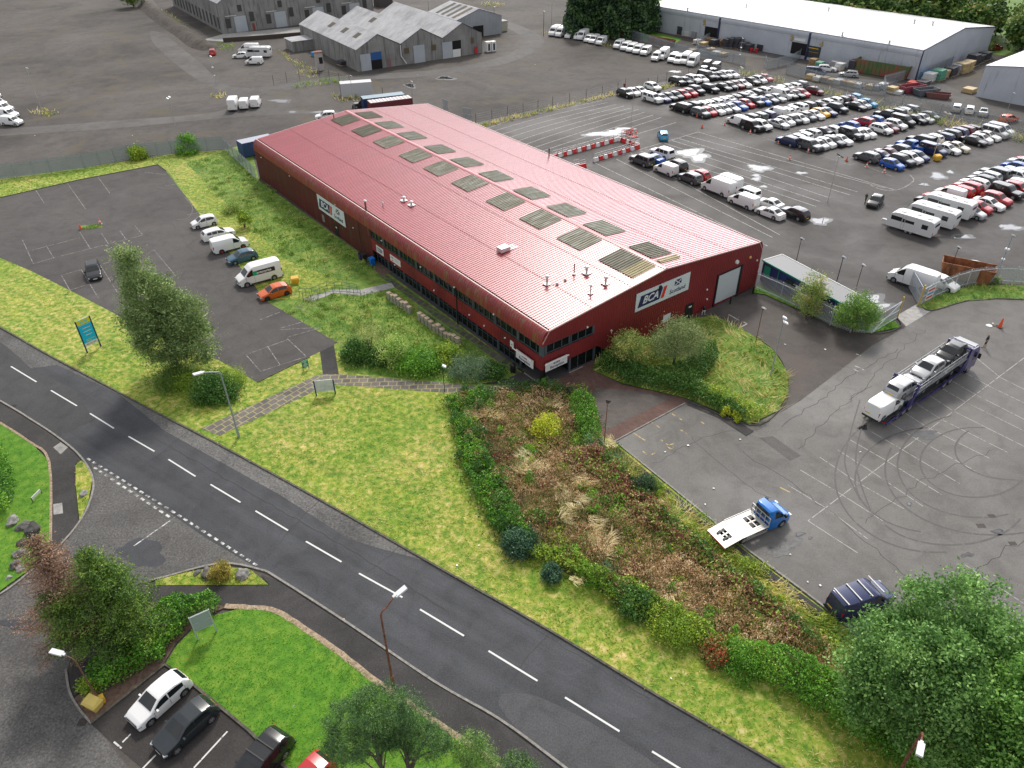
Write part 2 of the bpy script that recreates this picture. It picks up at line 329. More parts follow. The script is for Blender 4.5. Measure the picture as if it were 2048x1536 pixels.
# main road
RD = [(-250, 515), (-120, 590)]+FARK+NEARK[::-1]+[(520, 1140), (440, 1128), (330, 1155), (240, 1180), (180, 1235), (150, 1290), (132, 1350), (150, 1410), (190, 1450), (260, 1540), (330, 1620), (-400, 1740), (-400, 1300), (0, 1190), (60, 1145), (100, 1112), (150, 1058), (178, 1010), (187, 960), (172, 920), (112, 872), (60, 838), (0, 802), (-250, 660)]
sheet('road', RD, .006, M_ROADD)
sheet('road', [(-250, 515), (-120, 590)]+FARK[:6]+[(850, 1122), (700, 1080), (560, 990), (330, 862), (240, 790), (115, 730), (0, 745), (-250, 660)], .010, M_ROADL)
sheet('side_road', [(182, 925), (190, 960), (178, 1012), (150, 1060), (100, 1114), (0, 1192), (-400, 1400), (-400, 1740), (330, 1620), (260, 1540), (190, 1450), (150, 1410), (132, 1350), (150, 1290), (180, 1235), (240, 1180), (330, 1155), (440, 1128), (520, 1140), (410, 1075), (330, 1020), (250, 968)], .014, M_SIDE)
sheet('road_patch', [(1002, 1388), (1080, 1395), (1240, 1480), (1330, 1560), (1150, 1560), (1010, 1430)], .012, asphalt('road light patch', (.078, .078, .082), .1, .1, .3), True)
sheet('road_patch', [(-60, 640), (22, 700), (60, 735), (150, 780), (190, 840), (120, 870), (0, 800), (-60, 760)], .0155, asphalt('road dark patch', (.06, .06, .061), .12, .1, .3))
# far kerb and near kerb
b = MB(); strip(b, smoothpoly(gp([(-250, 515), (-120, 590)]+FARK), 3), .16, .0, 0, .11); struct('far_kerb', b, M_KERBD)
b = MB(); strip(b, smoothpoly(gp([(-250, 660), (0, 802), (60, 838), (112, 872), (160, 912), (187, 960), (178, 1010), (150, 1058), (100, 1112), (60, 1145), (0, 1190), (-200, 1310)]), 5), .16, 0, 0, .12)
strip(b, smoothpoly(gp(NEARK[::-1]+[(520, 1140), (440, 1128), (330, 1155), (300, 1162)]), 4), .16, 0, 0, .12)
strip(b, smoothpoly(gp([(132, 1340), (140, 1385), (160, 1420), (183, 1447)]), 4), .14, 0, 0, .1); struct('near_kerb', b, M_KERB)
b = MB(); strip(b, gp([(183, 1447), (330, 1330), (384, 1368), (499, 1463), (580, 1545)]), .18, 0, 0, .13); struct('bay_kerb', b, M_KERBD)
b = MB(); strip(b, smoothpoly(gp([(1228, 882), (1290, 932), (1420, 1038), (1500, 1104), (1665, 1228), (1850, 1395), (2048, 1545)]), 3), .16, .0, 0, .12); strip(b, gp([(1228, 884), (1370, 807)]), .12, .0, 0, .1); struct('yard_kerb', b, M_KERB)
b = MB(); strip(b, smoothpoly(gp([(1370, 800), (1500, 851), (1556, 823), (1577, 785), (1574, 745), (1548, 702), (1500, 668), (1430, 632)]), 4), .12, .0, 0, .12)
strip(b, smoothpoly(gp([(1792, 634), (1800, 655), (1740, 668), (1640, 640)]), 4), .12, .0, 0, .12); strip(b, smoothpoly(gp([(1838, 608), (1862, 622), (1930, 603), (2000, 598), (2300, 612)]), 4), .12, 0, 0, .12)
strip(b, gp([(1560, 825), (1600, 801), (1745, 690), (1812, 653)]), .1, .0, 0, .03); struct('drive_kerb', b, M_KERBD)
# side slabs beyond front yard kerb
b = MB(); strip(b, smoothpoly(gp([(1215, 888), (1280, 942), (1408, 1046), (1488, 1112), (1640, 1228)]), 3), .9, .05, 0); struct('slab_edging', b, M_PATH)
b = MB(); strip(b, gp([(1378, 805), (1440, 830), (1500, 868)]), 1.1, .06, 0); struct('slab_edging', b, M_PATH)
# near side pavements, lawn, bays
sheet('footpath', [(-250, 670), (0, 808), (60, 844), (110, 878), (150, 907), (158, 926), (151, 930), (150, 970), (158, 1046), (138, 1076), (105, 1105), (102, 1080), (100, 920), (60, 880), (0, 842), (-250, 720)], .09, M_PATH)
sheet('footpath', [(300, 1172), (540, 1172), (522, 1150), (560, 1166), (700, 1256), (870, 1370), (1000, 1446), (1130, 1545), (1400, 1745), (1240, 1745), (1010, 1545), (960, 1505), (870, 1442), (760, 1366), (660, 1292), (560, 1227), (500, 1216), (440, 1214), (300, 1206)], .09, M_PATH)
sheet('footpath', [(196, 1260), (215, 1262), (180, 1330), (165, 1380), (150, 1395), (140, 1370), (148, 1310)], .09, M_PATH)
sheet('left_lawn', [(-250, 725), (0, 845), (60, 884), (99, 924), (101, 1085), (103, 1108), (60, 1140), (0, 1184), (-250, 1330)], .10, M_LAWN)
sheet('junction_verge', [(152, 932), (163, 922), (180, 936), (185, 962), (177, 1006), (160, 1044), (152, 970)], .11, M_GRASS)
sheet('junction_verge', [(312, 1162), (375, 1146), (440, 1134), (500, 1140), (538, 1171), (312, 1172)], .11, M_GRASS)
sheet('shrub_bed', [(300, 1206), (440, 1212), (452, 1216), (400, 1240), (352, 1290), (328, 1328), (183, 1445), (150, 1398), (172, 1378), (185, 1325), (218, 1262)], .10, M_SOIL)
sheet('near_lawn', [(430, 1232), (475, 1220), (520, 1217), (560, 1229), (660, 1294), (760, 1370), (870, 1446), (960, 1509), (1010, 1548), (1240, 1748), (700, 1748), (580, 1540), (499, 1460), (384, 1364), (332, 1328), (356, 1290), (400, 1245)], .105, M_LAWN)
sheet('parking_bays', [(183, 1450), (330, 1333), (384, 1370), (499, 1466), (580, 1550), (700, 1748), (420, 1748), (300, 1550)], .018, M_BAY)
b = MB(); strip(b, [Vector((p.x+RNG.normal()*.03, p.y+RNG.normal()*.03)) for p in resample(smoothpoly(gp([(450, 1214), (500, 1216), (560, 1227), (660, 1293), (760, 1369), (870, 1444), (960, 1508), (1010, 1548)]), 4), .5)], .42, .115); struct('leaf_litter', b, M_EDGE, kind='stuff')
b = MB(); strip(b, smoothpoly(gp([(0, 846), (60, 885), (99, 925), (102, 1085)]), 4), .22, .115); struct('leaf_litter', b, M_EDGE, kind='stuff')
# brush bed
BR = [(905, 795), (1000, 792), (1085, 775), (1150, 782), (1190, 800), (1203, 872), (1205, 905), (1298, 1005), (1445, 1130), (1600, 1265), (1770, 1420), (1920, 1570), (1840, 1530), (1700, 1440), (1540, 1360), (1380, 1270), (1230, 1200), (1100, 1130), (1010, 1080), (960, 980), (925, 880)]
sheet('planting_bed', BR, .064, M_BRUSHG)
# ---------------- painted lines ----------------
def lines(name, segs, w, z, m, dash=None):
    b = MB()
    for s in segs:
        P = smoothpoly(gp(s), 4) if len(s) > 2 else gp(s)
        strip(b, P, w, z)
    return struct(name, b, m)
DASH = [((22, 733), (73, 764)), ((102, 781), (154, 812)), ((180, 827), (228, 857)), ((257, 873), (309, 903)), ((337, 919), (391, 953)), ((421, 969), (481, 1005)), ((511, 1022), (576, 1061)), ((612, 1083), (683, 1124)), ((718, 1147), (805, 1195)), ((840, 1219), (928, 1272)), ((977, 1302), (1075, 1362)), ((1130, 1395), (1239, 1463)), ((1304, 1503), (1420, 1575)), ((-55, 686), (-8, 714))]
lines('centre_line', DASH, .14, .022, M_WHITE)
def dashed(px, n, w, frac):
    P = gp(px); o = []
    a, bb = P
    for k in range(n): o.append([a.lerp(bb, k/n), a.lerp(bb, (k+frac)/n)])
    return o
b = MB(); m_broken = wornpaint('broken junction paint', (.6, .6, .57), .5, (.13, .127, .125))
for px, n in ((((175, 917), (356, 1030)), 15), (((188, 935), (345, 1038)), 13), (((356, 1030), (520, 1135)), 13)):
    for s in dashed(px, n, .2, .55): strip(b, s, .2, .023)
strip(b, gp([(350, 1035), (268, 1092)]), .12, .023); struct('give_way_line', b, m_broken)
b = MB()
for px in (((262, 1468), (245, 1485)), ((228, 1484), (243, 1497)), ((455, 1463), (388, 1536)), ((312, 1510), (285, 1538)), ((575, 1560), (520, 1620))): strip(b, gp(px), .11, .024)
struct('bay_line', b, wornpaint('flaky bay paint', (.6, .6, .58), .42, (.08, .075, .075)))
# left car park markings
LL = [[(72, 381), (88, 406)], [(135, 367), (171, 418)], [(195, 353), (220, 387)], [(45, 480), (67, 528)], [(56, 503), (160, 476)], [(93, 492), (108, 517)], [(67, 528), (108, 516), (180, 498), (285, 471)], [(160, 465), (181, 498)], [(203, 467), (217, 488)], [(240, 462), (252, 479)], [(270, 452), (286, 471)], [(123, 551), (140, 581)], [(123, 551), (163, 540)], [(140, 581), (180, 568)], [(163, 540), (197, 597)], [(200, 530), (235, 585)], [(200, 530), (238, 519)], [(215, 558), (258, 546)], [(238, 519), (258, 547)], [(235, 585), (300, 566)], [(292, 510), (308, 500)], [(308, 500), (352, 553)], [(352, 553), (325, 560)],
      [(580, 592), (600, 586)], [(545, 606), (562, 601)], [(560, 660), (648, 655)], [(560, 657), (610, 643)], [(575, 675), (645, 655)], [(612, 624), (590, 612)], [(492, 710), (522, 744)], [(492, 710), (575, 680)], [(535, 693), (560, 730)], [(575, 678), (612, 713)], [(525, 742), (612, 714)], [(520, 640), (560, 625)], [(375, 430), (408, 424)], [(330, 372), (356, 368)], [(290, 345), (332, 350)]]
lines('parking_bay_line', [[a, c] for s in LL for a, c in zip(s, s[1:])], .1, .047, M_LINE2)
# front yard bays: three long lines with herringbone bays
FY = [[(1616, 1042), (2048, 716)], [(1648, 1014), (1735, 1078)], [(1616, 1042), (1715, 1106)], [(1681, 988), (1770, 1045)], [(1711, 963), (1808, 1018)], [(1741, 942), (1846, 1013)], [(1770, 920), (1884, 990)], [(1800, 897), (1920, 968)], [(1830, 877), (1950, 942)], [(1855, 855), (1985, 920)], [(1881, 838), (2015, 905)], [(1906, 822), (2048, 893)], [(1930, 804), (2060, 868)], [(1952, 790), (2060, 845)], [(1977, 772), (2060, 812)], [(2000, 755), (2060, 785)],
      [(1648, 1014), (1575, 970)], [(1681, 988), (1600, 940)], [(1711, 963), (1640, 915)], [(1741, 942), (1675, 900)], [(1770, 920), (1700, 880)], [(1800, 897), (1740, 862)], [(1830, 877), (1780, 845)], [(1855, 855), (1800, 820)], [(1881, 838), (1830, 806)], [(1906, 822), (1850, 785)], [(1930, 804), (1880, 775)], [(1952, 790), (1900, 760)], [(1977, 772), (1920, 740)], [(2000, 755), (1948, 712)], [(1990, 1195), (2060, 1245)], [(1930, 1130), (2048, 1208)], [(2048, 1240), (2005, 1290)], [(1990, 1185), (1960, 1165)]]
lines('yard_bay_line', FY, .07, .022, M_LINE)
YL = [[(1341, 826), (1365, 841)], [(1301, 843), (1320, 856)], [(1266, 866), (1290, 881)], [(1361, 860), (1374, 868)], [(1400, 842), (1408, 848)], [(1322, 880), (1336, 890), (1348, 887)], [(1282, 900), (1297, 910), (1310, 906)], [(1334, 892), (1342, 898), (1347, 893)], [(1560, 975), (1580, 985)]]
lines('disabled_bay_marking', YL, .13, .022, M_YELL)
# driveway marking
lines('drive_marking', [[(1457, 629), (1478, 641)], [(1487, 644), (1494, 648)], [(1494, 648), (1474, 658)], [(1712, 708), (1722, 712)], [(1710, 732), (1728, 740)], [(1706, 738), (1716, 743)]], .16, .024, M_LINE)
# auction lanes: long lines parallel to the building (right part) and across it (upper part)
A = []
for k, (x0, y0, x1, y1) in enumerate([(1172, 338, 1512, 502), (1190, 326, 1535, 492), (1232, 318, 1545, 475), (1262, 308, 1560, 470), (1280, 302, 1630, 440), (1290, 298, 1632, 413), (1308, 293, 1640, 403), (1328, 286, 1660, 396), (1344, 281, 1700, 390), (1358, 277, 1715, 384), (1375, 272, 1770, 376), (1396, 264, 1790, 380)]):
    A.append([(x0, y0), (x1, y1)])
A.append([(1190, 326), (1396, 264)])
U = [[(972, 257), (1060, 231), (1205, 201)], [(985, 263), (1075, 237), (1215, 205)], [(1000, 270), (1090, 243), (1232, 209)], [(1013, 277), (1100, 250), (1248, 212)], [(1027, 285), (1115, 256), (1262, 216)], [(1042, 292), (1130, 262), (1277, 219)], [(1057, 299), (1145, 270), (1290, 224)], [(1073, 306), (1160, 277), (1306, 230)], [(1090, 313), (1180, 282), (1322, 235)], [(1105, 320), (1200, 290), (1352, 245)]]
lines('auction_lane_line', A+U, .12, .010, M_LINE)
R = [[(1320, 213), (1500, 176)], [(1255, 190), (1300, 180)], [(1325, 211), (1700, 330)], [(1428, 240), (1560, 205)], [(1560, 205), (1690, 172)], [(1545, 275), (1800, 205)], [(1700, 330), (1860, 285)], [(1870, 309), (2000, 265)], [(1660, 250), (1760, 225)], [(1708, 325), (1740, 313)], [(1640, 263), (1850, 205)], [(1725, 330), (1790, 355)], [(1480, 252), (1540, 235)], [(1580, 176), (1650, 158)]]
lines('auction_bay_line', R, .1, .011, M_LINE2)
b = MB(); strip(b, smoothpoly(gp([(1820, 350), (1827, 362), (1800, 378), (1768, 380), (1740, 370)]), 6), .2, .011); struct('turning_marking', b, M_LINE2)
# tyre marks: dark rubber arcs on the front yard
m_rub = wornpaint('tyre rubber', (.085, .08, .076), .42, (.132, .125, .117))
def arc_px(cx, cy, rx, ry, a0, a1, n=30): return [(cx+rx*math.cos(math.radians(a0+(a1-a0)*k/n)), cy+ry*math.sin(math.radians(a0+(a1-a0)*k/n))) for k in range(n+1)]
b = MB()
for a in [(1870, 960, 160, 105, 100, 265), (1875, 955, 205, 150, 85, 250), (1960, 930, 165, 105, 70, 250), (1950, 925, 110, 70, 30, 280), (1990, 940, 220, 130, 60, 200), (2030, 900, 120, 60, 90, 220), (1900, 1010, 150, 80, 20, 150)]:
    strip(b, gp(arc_px(*a)), .16, .026)
for s in ([(1720, 800), (1700, 870), (1690, 930), (1720, 1000)], [(1745, 800), (1722, 860), (1712, 930), (1740, 1020)]): strip(b, smoothpoly(gp(s), 6), .14, .027)
for s in ([(370, 395), (385, 415), (378, 435), (355, 440)], [(640, 240), (665, 262), (660, 285)],): strip(b, smoothpoly(gp(s), 6), .18, .048)
struct('tyre_mark', b, m_rub)
# damp and oil stains that lie on the tarmac
def blob(px, py, rx, ry, n=26, wob=.25, seed=1):
    r = random.Random(seed); c = g(px, py); ph = [r.uniform(0, 6.28) for _ in range(5)]
    e = g(px+rx, py)-c; f_ = g(px, py-ry)-c; o = []
    for k in range(n):
        a = 2*PI*k/n; q = 1+wob*(math.sin(2*a+ph[0])*.5+math.sin(3*a+ph[1])*.5+math.sin(5*a+ph[2])*.35+math.sin(9*a+ph[3])*.18)
        o.append(c+e*math.cos(a)*q+f_*math.sin(a)*q)
    return o
M_WATER = mat('puddle water', (.03, .032, .035), .03, 0, 1.0)
PUD = [(1378, 305, 18, 7, 1), (1398, 315, 14, 6, 2), (1206, 268, 26, 4, 3), (1232, 264, 16, 4, 31), (1246, 258, 14, 2.5, 32), (1520, 337, 14, 5, 4), (1508, 333, 10, 3, 41), (1512, 351, 7, 2, 5), (1512, 358, 8, 2.5, 6), (1602, 346, 8, 2, 7), (1527, 373, 5, 2, 71), (1641, 442, 13, 6, 8), (2022, 455, 17, 4.5, 9), (2005, 452, 6, 2.5, 91), (1875, 352, 12, 5, 10), (1900, 344, 5, 2.5, 11), (1848, 369, 7, 2, 12), (1915, 473, 22, 3.5, 13), (1735, 600, 24, 9, 14), (1745, 615, 30, 7, 15), (890, 156, 12, 3, 16), (820, 171, 8, 3.5, 17), (648, 224, 16, 2.2, 18), (1350, 143, 10, 1.5, 19), (655, 226, 12, 1.5, 20), (1725, 855, 6, 4, 21), (1599, 1068, 7, 3, 22), (1620, 1076, 3, 2, 23), (1818, 1008, 4, 2.5, 24), (560, 202, 14, 3, 25), (585, 224, 8, 1.5, 26), (1995, 1063, 10, 3, 27), (1225, 4, 8, 2, 28)]
m_wet = asphalt('damp tarmac', (.045, .042, .041), .2, .2, .2, rough=.35); b = MB()
for k, (x, y, rx, ry, s) in enumerate(PUD): b.sheet(blob(x+rx*.1, y+ry*.15, rx*1.45, ry*1.5, 30, .32, s), .0240+.0005*(k % 7))
struct('damp_patch', b, m_wet); b = MB()
for k, (x, y, rx, ry, s) in enumerate(PUD): b.sheet(blob(x, y, rx, ry, 30, .35, s), .0285+.0004*(k % 5))
struct('puddle', b, M_WATER)
m_oil = speckled('oil stain', [(.35, (.025, .025, .03)), (.6, (.06, .058, .056))], 2, None, rough=.45)
b = MB(); k = 0
for x, y, rx, ry in [(1590, 1085, 16, 9), (1555, 1105, 22, 10), (1575, 1093, 18, 7), (1935, 1110, 12, 5), (1850, 870, 30, 8)]: b.sheet(blob(x, y, rx, ry, 26, .35, x), .0275+.0003*k); k += 1
struct('oil_stain', b, m_oil)
m_damp = asphalt('damp side road', (.05, .052, .058), .2, .2, .3, rough=.5)
b = MB(); b.sheet(blob(285, 1105, 48, 26, 40, .22, 5), .0185); b.sheet(blob(70, 1250, 60, 14, 40, .3, 8), .0188); struct('damp_patch', b, m_damp)
# drains and covers
b = MB()
for x, y, w, d in [(685, 1231, .45, .45), (165, 1445, .5, .5), (28, 812, .45, .35), (1983, 1032, .5, .35), (1962, 1052, .6, .45), (2025, 1087, .5, .35), (155, 740, .5, .4)]:
    c = g(x, y)
    for k in range(6): b.box((c.x-w/2+w*k/5, c.y, .03), (w*.09, d, .02), 0)
struct('drain', b, mat('cast iron', (.05, .035, .03), .6, .3))
b = MB(); 
for q in ([(107, 896), (122, 886), (137, 896), (122, 910)], [(107, 1010), (125, 1007), (127, 1028), (108, 1031)]): b.sheet(gp(q), .096)
struct('manhole_cover', b, M_CONC)

# cracks and sealed seams in the tarmac
def crack(b, px, w, z, jit=.18, seed=0):
    r = random.Random(seed); P = resample(smoothpoly(gp(px), 3), .7); P = [Vector((p.x+r.uniform(-jit, jit), p.y+r.uniform(-jit, jit))) for p in P]; strip(b, P, w, z)
b = MB()
for i, (px, w) in enumerate([([(115, 612), (160, 590), (200, 560)], .05), ([(300, 745), (330, 730), (350, 715)], .05), ([(470, 905), (540, 880)], .03), ([(800, 1090), (770, 1120), (730, 1145)], .05), ([(380, 860), (330, 900), (280, 935)], .04), ([(210, 770), (165, 800), (110, 850)], .05), ([(640, 1000), (600, 1040), (560, 1085)], .05), ([(1100, 1262), (1060, 1310), (1020, 1370)], .05), ([(860, 1130), (1000, 1215), (1300, 1400)], .035), ([(300, 870), (500, 985), (700, 1100), (900, 1225)], .03)]): crack(b, px, w, .0205, .10, i)
for i, (px, w) in enumerate([([(1560, 855), (1640, 800), (1720, 740), (1800, 700)], .06), ([(1600, 900), (1660, 830), (1745, 770)], .05), ([(1480, 900), (1600, 980), (1700, 1060), (1850, 1180)], .05), ([(1300, 930), (1420, 870), (1520, 860)], .04), ([(1730, 1050), (1850, 960), (1990, 900)], .04), ([(1900, 1200), (1980, 1120), (2048, 1080)], .05), ([(1380, 870), (1450, 940), (1540, 1000)], .04), ([(1850, 660), (1780, 720), (1700, 800)], .05)]): crack(b, px, w, .0235, .25, 20+i)
for i, (px, w) in enumerate([([(20, 470), (120, 455), (260, 420), (400, 400)], .06), ([(60, 420), (180, 440), (330, 520)], .05), ([(420, 560), (480, 640), (560, 700)], .04), ([(300, 380), (360, 470), (430, 560)], .04)]): crack(b, px, w, .0462, .25, 40+i)
struct('crack', b, mat('crack seal', (.028, .027, .027), .7))
# ================= vehicles =================
PAINT = {'white': (.78, .78, .77), 'silver': (.42, .43, .44), 'grey': (.10, .11, .12), 'black': (.012, .013, .015), 'navy': (.012, .022, .09), 'blue': (.015, .10, .42), 'light blue': (.03, .30, .55), 'red': (.42, .015, .02), 'maroon': (.13, .012, .018), 'orange': (.62, .11, .02), 'yellow': (.75, .42, .05), 'cream': (.55, .49, .38), 'teal': (.035, .10, .15), 'purple': (.06, .04, .22), 'dark green': (.02, .07, .05), 'graphite': (.022, .028, .032)}
def paint(c):
    return mat(c+' car paint', PAINT[c], .28 if c == 'white' else .24, .35 if c in ('silver', 'grey') else 0, .5, .4)
GLASS = mat('vehicle glass', (.012, .016, .018), .06, 0, .6); TYRE = mat('tyre rubber side', (.018, .018, .018), .8)
RIM = mat('alloy rim', (.42, .42, .43), .35, .6); RIMD = mat('dark rim', (.03, .03, .03), .4); TRIM = mat('black trim', (.02, .02, .022), .55)
LAMP = mat('headlamp glass', (.55, .58, .6), .1, .3); TAIL = mat('tail lamp', (.42, .01, .02), .15); PLW = mat('white plate', (.65, .65, .62), .5); PLY = mat('yellow plate', (.75, .5, .04), .5)
def interp(pts, x):
    if x <= pts[0][0]: return pts[0][1]
    for (a, za), (b, zb) in zip(pts, pts[1:]):
        if x <= b: return za+(zb-za)*(x-a)/(b-a)
    return pts[-1][1]
#  L, W, top profile, belt, wheels(xf,xr,r), side glass ranges, windscreen range, rear glass range, inset, clearance
K = {
 'hatch': dict(L=4.05, W=1.76, top=[(0, .50), (.05, .66), (.3, .79), (1.0, .95), (1.75, 1.40), (2.15, 1.475), (3.0, 1.45), (3.6, 1.31), (3.93, .97), (4.05, .62)], belt=[(0, .6), (1, .86), (4.05, .98)], wh=(.77, 3.28, .31), sg=[(1.28, 2.28), (2.36, 3.42)], ws=(1.06, 1.72), rg=(3.62, 3.9), ins=.2, cl=.2),
 'saloon': dict(L=4.65, W=1.82, top=[(0, .50), (.05, .64), (.4, .78), (1.3, .93), (2.05, 1.35), (2.5, 1.43), (3.2, 1.39), (3.95, 1.03), (4.5, .97), (4.65, .62)], belt=[(0, .58), (1.3, .86), (4.65, .93)], wh=(.85, 3.62, .33), sg=[(1.6, 2.55), (2.63, 3.55)], ws=(1.36, 2.02), rg=(3.28, 3.9), ins=.22, cl=.19),
 'estate': dict(L=4.6, W=1.82, top=[(0, .52), (.05, .66), (.4, .80), (1.25, .95), (2.0, 1.38), (2.4, 1.46), (3.7, 1.44), (4.2, 1.34), (4.52, .96), (4.6, .62)], belt=[(0, .6), (1.3, .88), (4.6, .98)], wh=(.85, 3.58, .33), sg=[(1.55, 2.5), (2.58, 3.3), (3.38, 4.0)], ws=(1.31, 1.97), rg=(4.22, 4.48), ins=.2, cl=.19),
 'suv': dict(L=4.5, W=1.86, top=[(0, .58), (.05, .80), (.3, .95), (1.15, 1.08), (1.8, 1.56), (2.2, 1.665), (3.5, 1.65), (4.0, 1.54), (4.38, 1.10), (4.5, .72)], belt=[(0, .72), (1.1, 1.0), (4.5, 1.1)], wh=(.85, 3.5, .36), sg=[(1.42, 2.4), (2.48, 3.3), (3.38, 3.85)], ws=(1.2, 1.76), rg=(4.03, 4.33), ins=.2, cl=.24),
 '4x4': dict(L=4.85, W=1.97, top=[(0, .62), (.04, .95), (.25, 1.08), (1.35, 1.16), (1.85, 1.72), (2.15, 1.86), (4.3, 1.86), (4.62, 1.78), (4.76, 1.15), (4.85, .75)], belt=[(0, .82), (1.3, 1.08), (4.85, 1.14)], wh=(.92, 3.85, .39), sg=[(1.6, 2.55), (2.63, 3.5), (3.6, 4.45)], ws=(1.4, 1.82), rg=(4.63, 4.74), ins=.13, cl=.28),
 'mpv': dict(L=4.9, W=1.92, top=[(0, .6), (.05, .85), (.3, .98), (.95, 1.15), (1.65, 1.78), (2.0, 1.93), (4.55, 1.93), (4.75, 1.84), (4.86, 1.15), (4.9, .8)], belt=[(0, .75), (1.0, 1.08), (4.9, 1.15)], wh=(.92, 3.9, .34), sg=[(1.25, 2.3), (2.4, 3.4), (3.5, 4.5)], ws=(1.0, 1.62), rg=(4.77, 4.85), ins=.14, cl=.2),
 'small van': dict(L=4.45, W=1.86, top=[(0, .58), (.05, .84), (.28, .98), (.9, 1.12), (1.5, 1.68), (1.85, 1.83), (4.2, 1.84), (4.4, 1.76), (4.45, .8)], belt=[(0, .74), (.9, 1.04), (4.45, 1.1)], wh=(.82, 3.55, .32), sg=[(1.12, 1.98)], ws=(.95, 1.48), rg=None, ins=.1, cl=.2),
 'panel van': dict(L=4.95, W=1.97, top=[(0, .6), (.05, .88), (.3, 1.05), (.95, 1.2), (1.6, 1.8), (1.95, 1.97), (4.7, 1.97), (4.9, 1.9), (4.95, .8)], belt=[(0, .78), (1.0, 1.12), (4.95, 1.18)], wh=(.93, 3.9, .34), sg=[(1.2, 2.1)], ws=(1.0, 1.57), rg=None, ins=.1, cl=.22),
 'large van': dict(L=5.75, W=2.04, top=[(0, .6), (.05, .98), (.3, 1.15), (.8, 1.38), (1.45, 2.05), (1.95, 2.42), (2.3, 2.50), (5.4, 2.50), (5.68, 2.4), (5.75, .8)], belt=[(0, .85), (.8, 1.28), (5.75, 1.38)], wh=(.95, 4.5, .36), sg=[(1.1, 2.0)], ws=(.84, 1.42), rg=None, ins=.12, cl=.24),
 'pickup': dict(L=5.2, W=1.86, top=[(0, .66), (.05, .95), (.3, 1.06), (1.3, 1.14), (1.9, 1.68), (2.25, 1.79), (3.15, 1.77), (3.5, 1.66), (3.62, 1.14), (5.15, 1.12), (5.2, .85)], belt=[(0, .8), (1.3, 1.05), (5.2, 1.08)], wh=(.92, 4.05, .39), sg=[(1.55, 2.4), (2.48, 3.25)], ws=(1.36, 1.87), rg=(3.52, 3.6), ins=.17, cl=.3),
 'canopy pickup': dict(L=5.2, W=1.86, top=[(0, .66), (.05, .95), (.3, 1.06), (1.3, 1.14), (1.9, 1.68), (2.25, 1.79), (4.7, 1.82), (4.95, 1.74), (5.12, 1.14), (5.2, .85)], belt=[(0, .8), (1.3, 1.05), (5.2, 1.1)], wh=(.92, 4.05, .39), sg=[(1.55, 2.4), (2.48, 3.25), (3.6, 4.7)], ws=(1.36, 1.87), rg=(4.97, 5.08), ins=.15, cl=.3),
 'city car': dict(L=3.7, W=1.66, top=[(0, .52), (.05, .70), (.25, .82), (.8, .98), (1.5, 1.42), (1.9, 1.52), (2.85, 1.50), (3.4, 1.36), (3.62, .98), (3.7, .62)], belt=[(0, .62), (.8, .9), (3.7, 1.0)], wh=(.68, 3.05, .29), sg=[(1.02, 2.0), (2.08, 3.2)], ws=(.86, 1.47), rg=(3.42, 3.6), ins=.18, cl=.19),
}
class Shape:
    def __init__(s, k):
        s.k = k; s.L = k['L']; s.W = k['W']; s.roof = max(z for _, z in k['top'])
    def sec(s, x):
        k = s.k; t = abs(x-s.L*.5)/(s.L*.5); w = s.W/2*(1-.12*t**5-(.06*t**14)); zt = interp(k['top'], x); zb = k['cl']
        for xc in k['wh'][:2]:
            R = k['wh'][2]+.06; d = abs(x-xc)
            if d < R: zb = max(zb, k['wh'][2]+math.sqrt(R*R-d*d)*.98)
        bl = min(interp(k['belt'], x), zt-.05); zb = min(zb, bl-.06)
        h = max(0, (zt-bl-.08)/(s.roof-bl)); wr = w-.035-k['ins']*h
        return w, wr, zt, zb, bl
    def side(s, x, f, off):   # point on the glasshouse side, f = 0 belt .. 1 roof edge
        w, wr, zt, zb, bl = s.sec(x); a = Vector((w-.03, bl)); b = Vector((wr, zt-.05)); p = a.lerp(b, f); d = (b-a).normalized()
        n = Vector((d.y, -d.x)); return p+n*off
    def topp(s, x, q):        # q = 0 centre .. 1 shoulder of roof
        w, wr, zt, zb, bl = s.sec(x); e = wr-.11; return Vector((s.L/2-x, e*q, zt+.025*(1-q*q)))
def shape_body(k):
    s = Shape(k); xs = set([0, .015, s.L-.015, s.L]+[x for x, _ in k['top']]+[i*s.L/26 for i in range(27)])
    for xc in k['wh'][:2]:
        R = k['wh'][2]+.06
        for i in range(9): xs.add(xc-R*math.cos(PI*i/8))
        xs |= {xc-R-.002, xc+R+.002}
    rows = []
    for x in sorted(v for v in xs if 0 <= v <= s.L):
        w, wr, zt, zb, bl = s.sec(x); mid = min(max(.55, zb+.03), bl-.02); X = s.L/2-x
        hf = [(0, zb+.0), (w*.7, zb), (w-.02, zb), (w, mid), (w-.03, bl), (wr, zt-.05), (wr-.035, zt-.012), (wr-.11, zt), ((wr-.11)*.5, zt+.018), (0, zt+.025)]
        rows.append([(X, -y, z) for y, z in hf]+[(X, y, z) for y, z in hf[-2::-1]])
    b = MB(); b.grid(rows); n = len(rows[0])
    b.f.append(tuple(range(n-1))); b.m.append(0); o = (len(rows)-1)*n; b.f.append(tuple(o+i for i in range(n-2, -1, -1))); b.m.append(0)
    return b, s
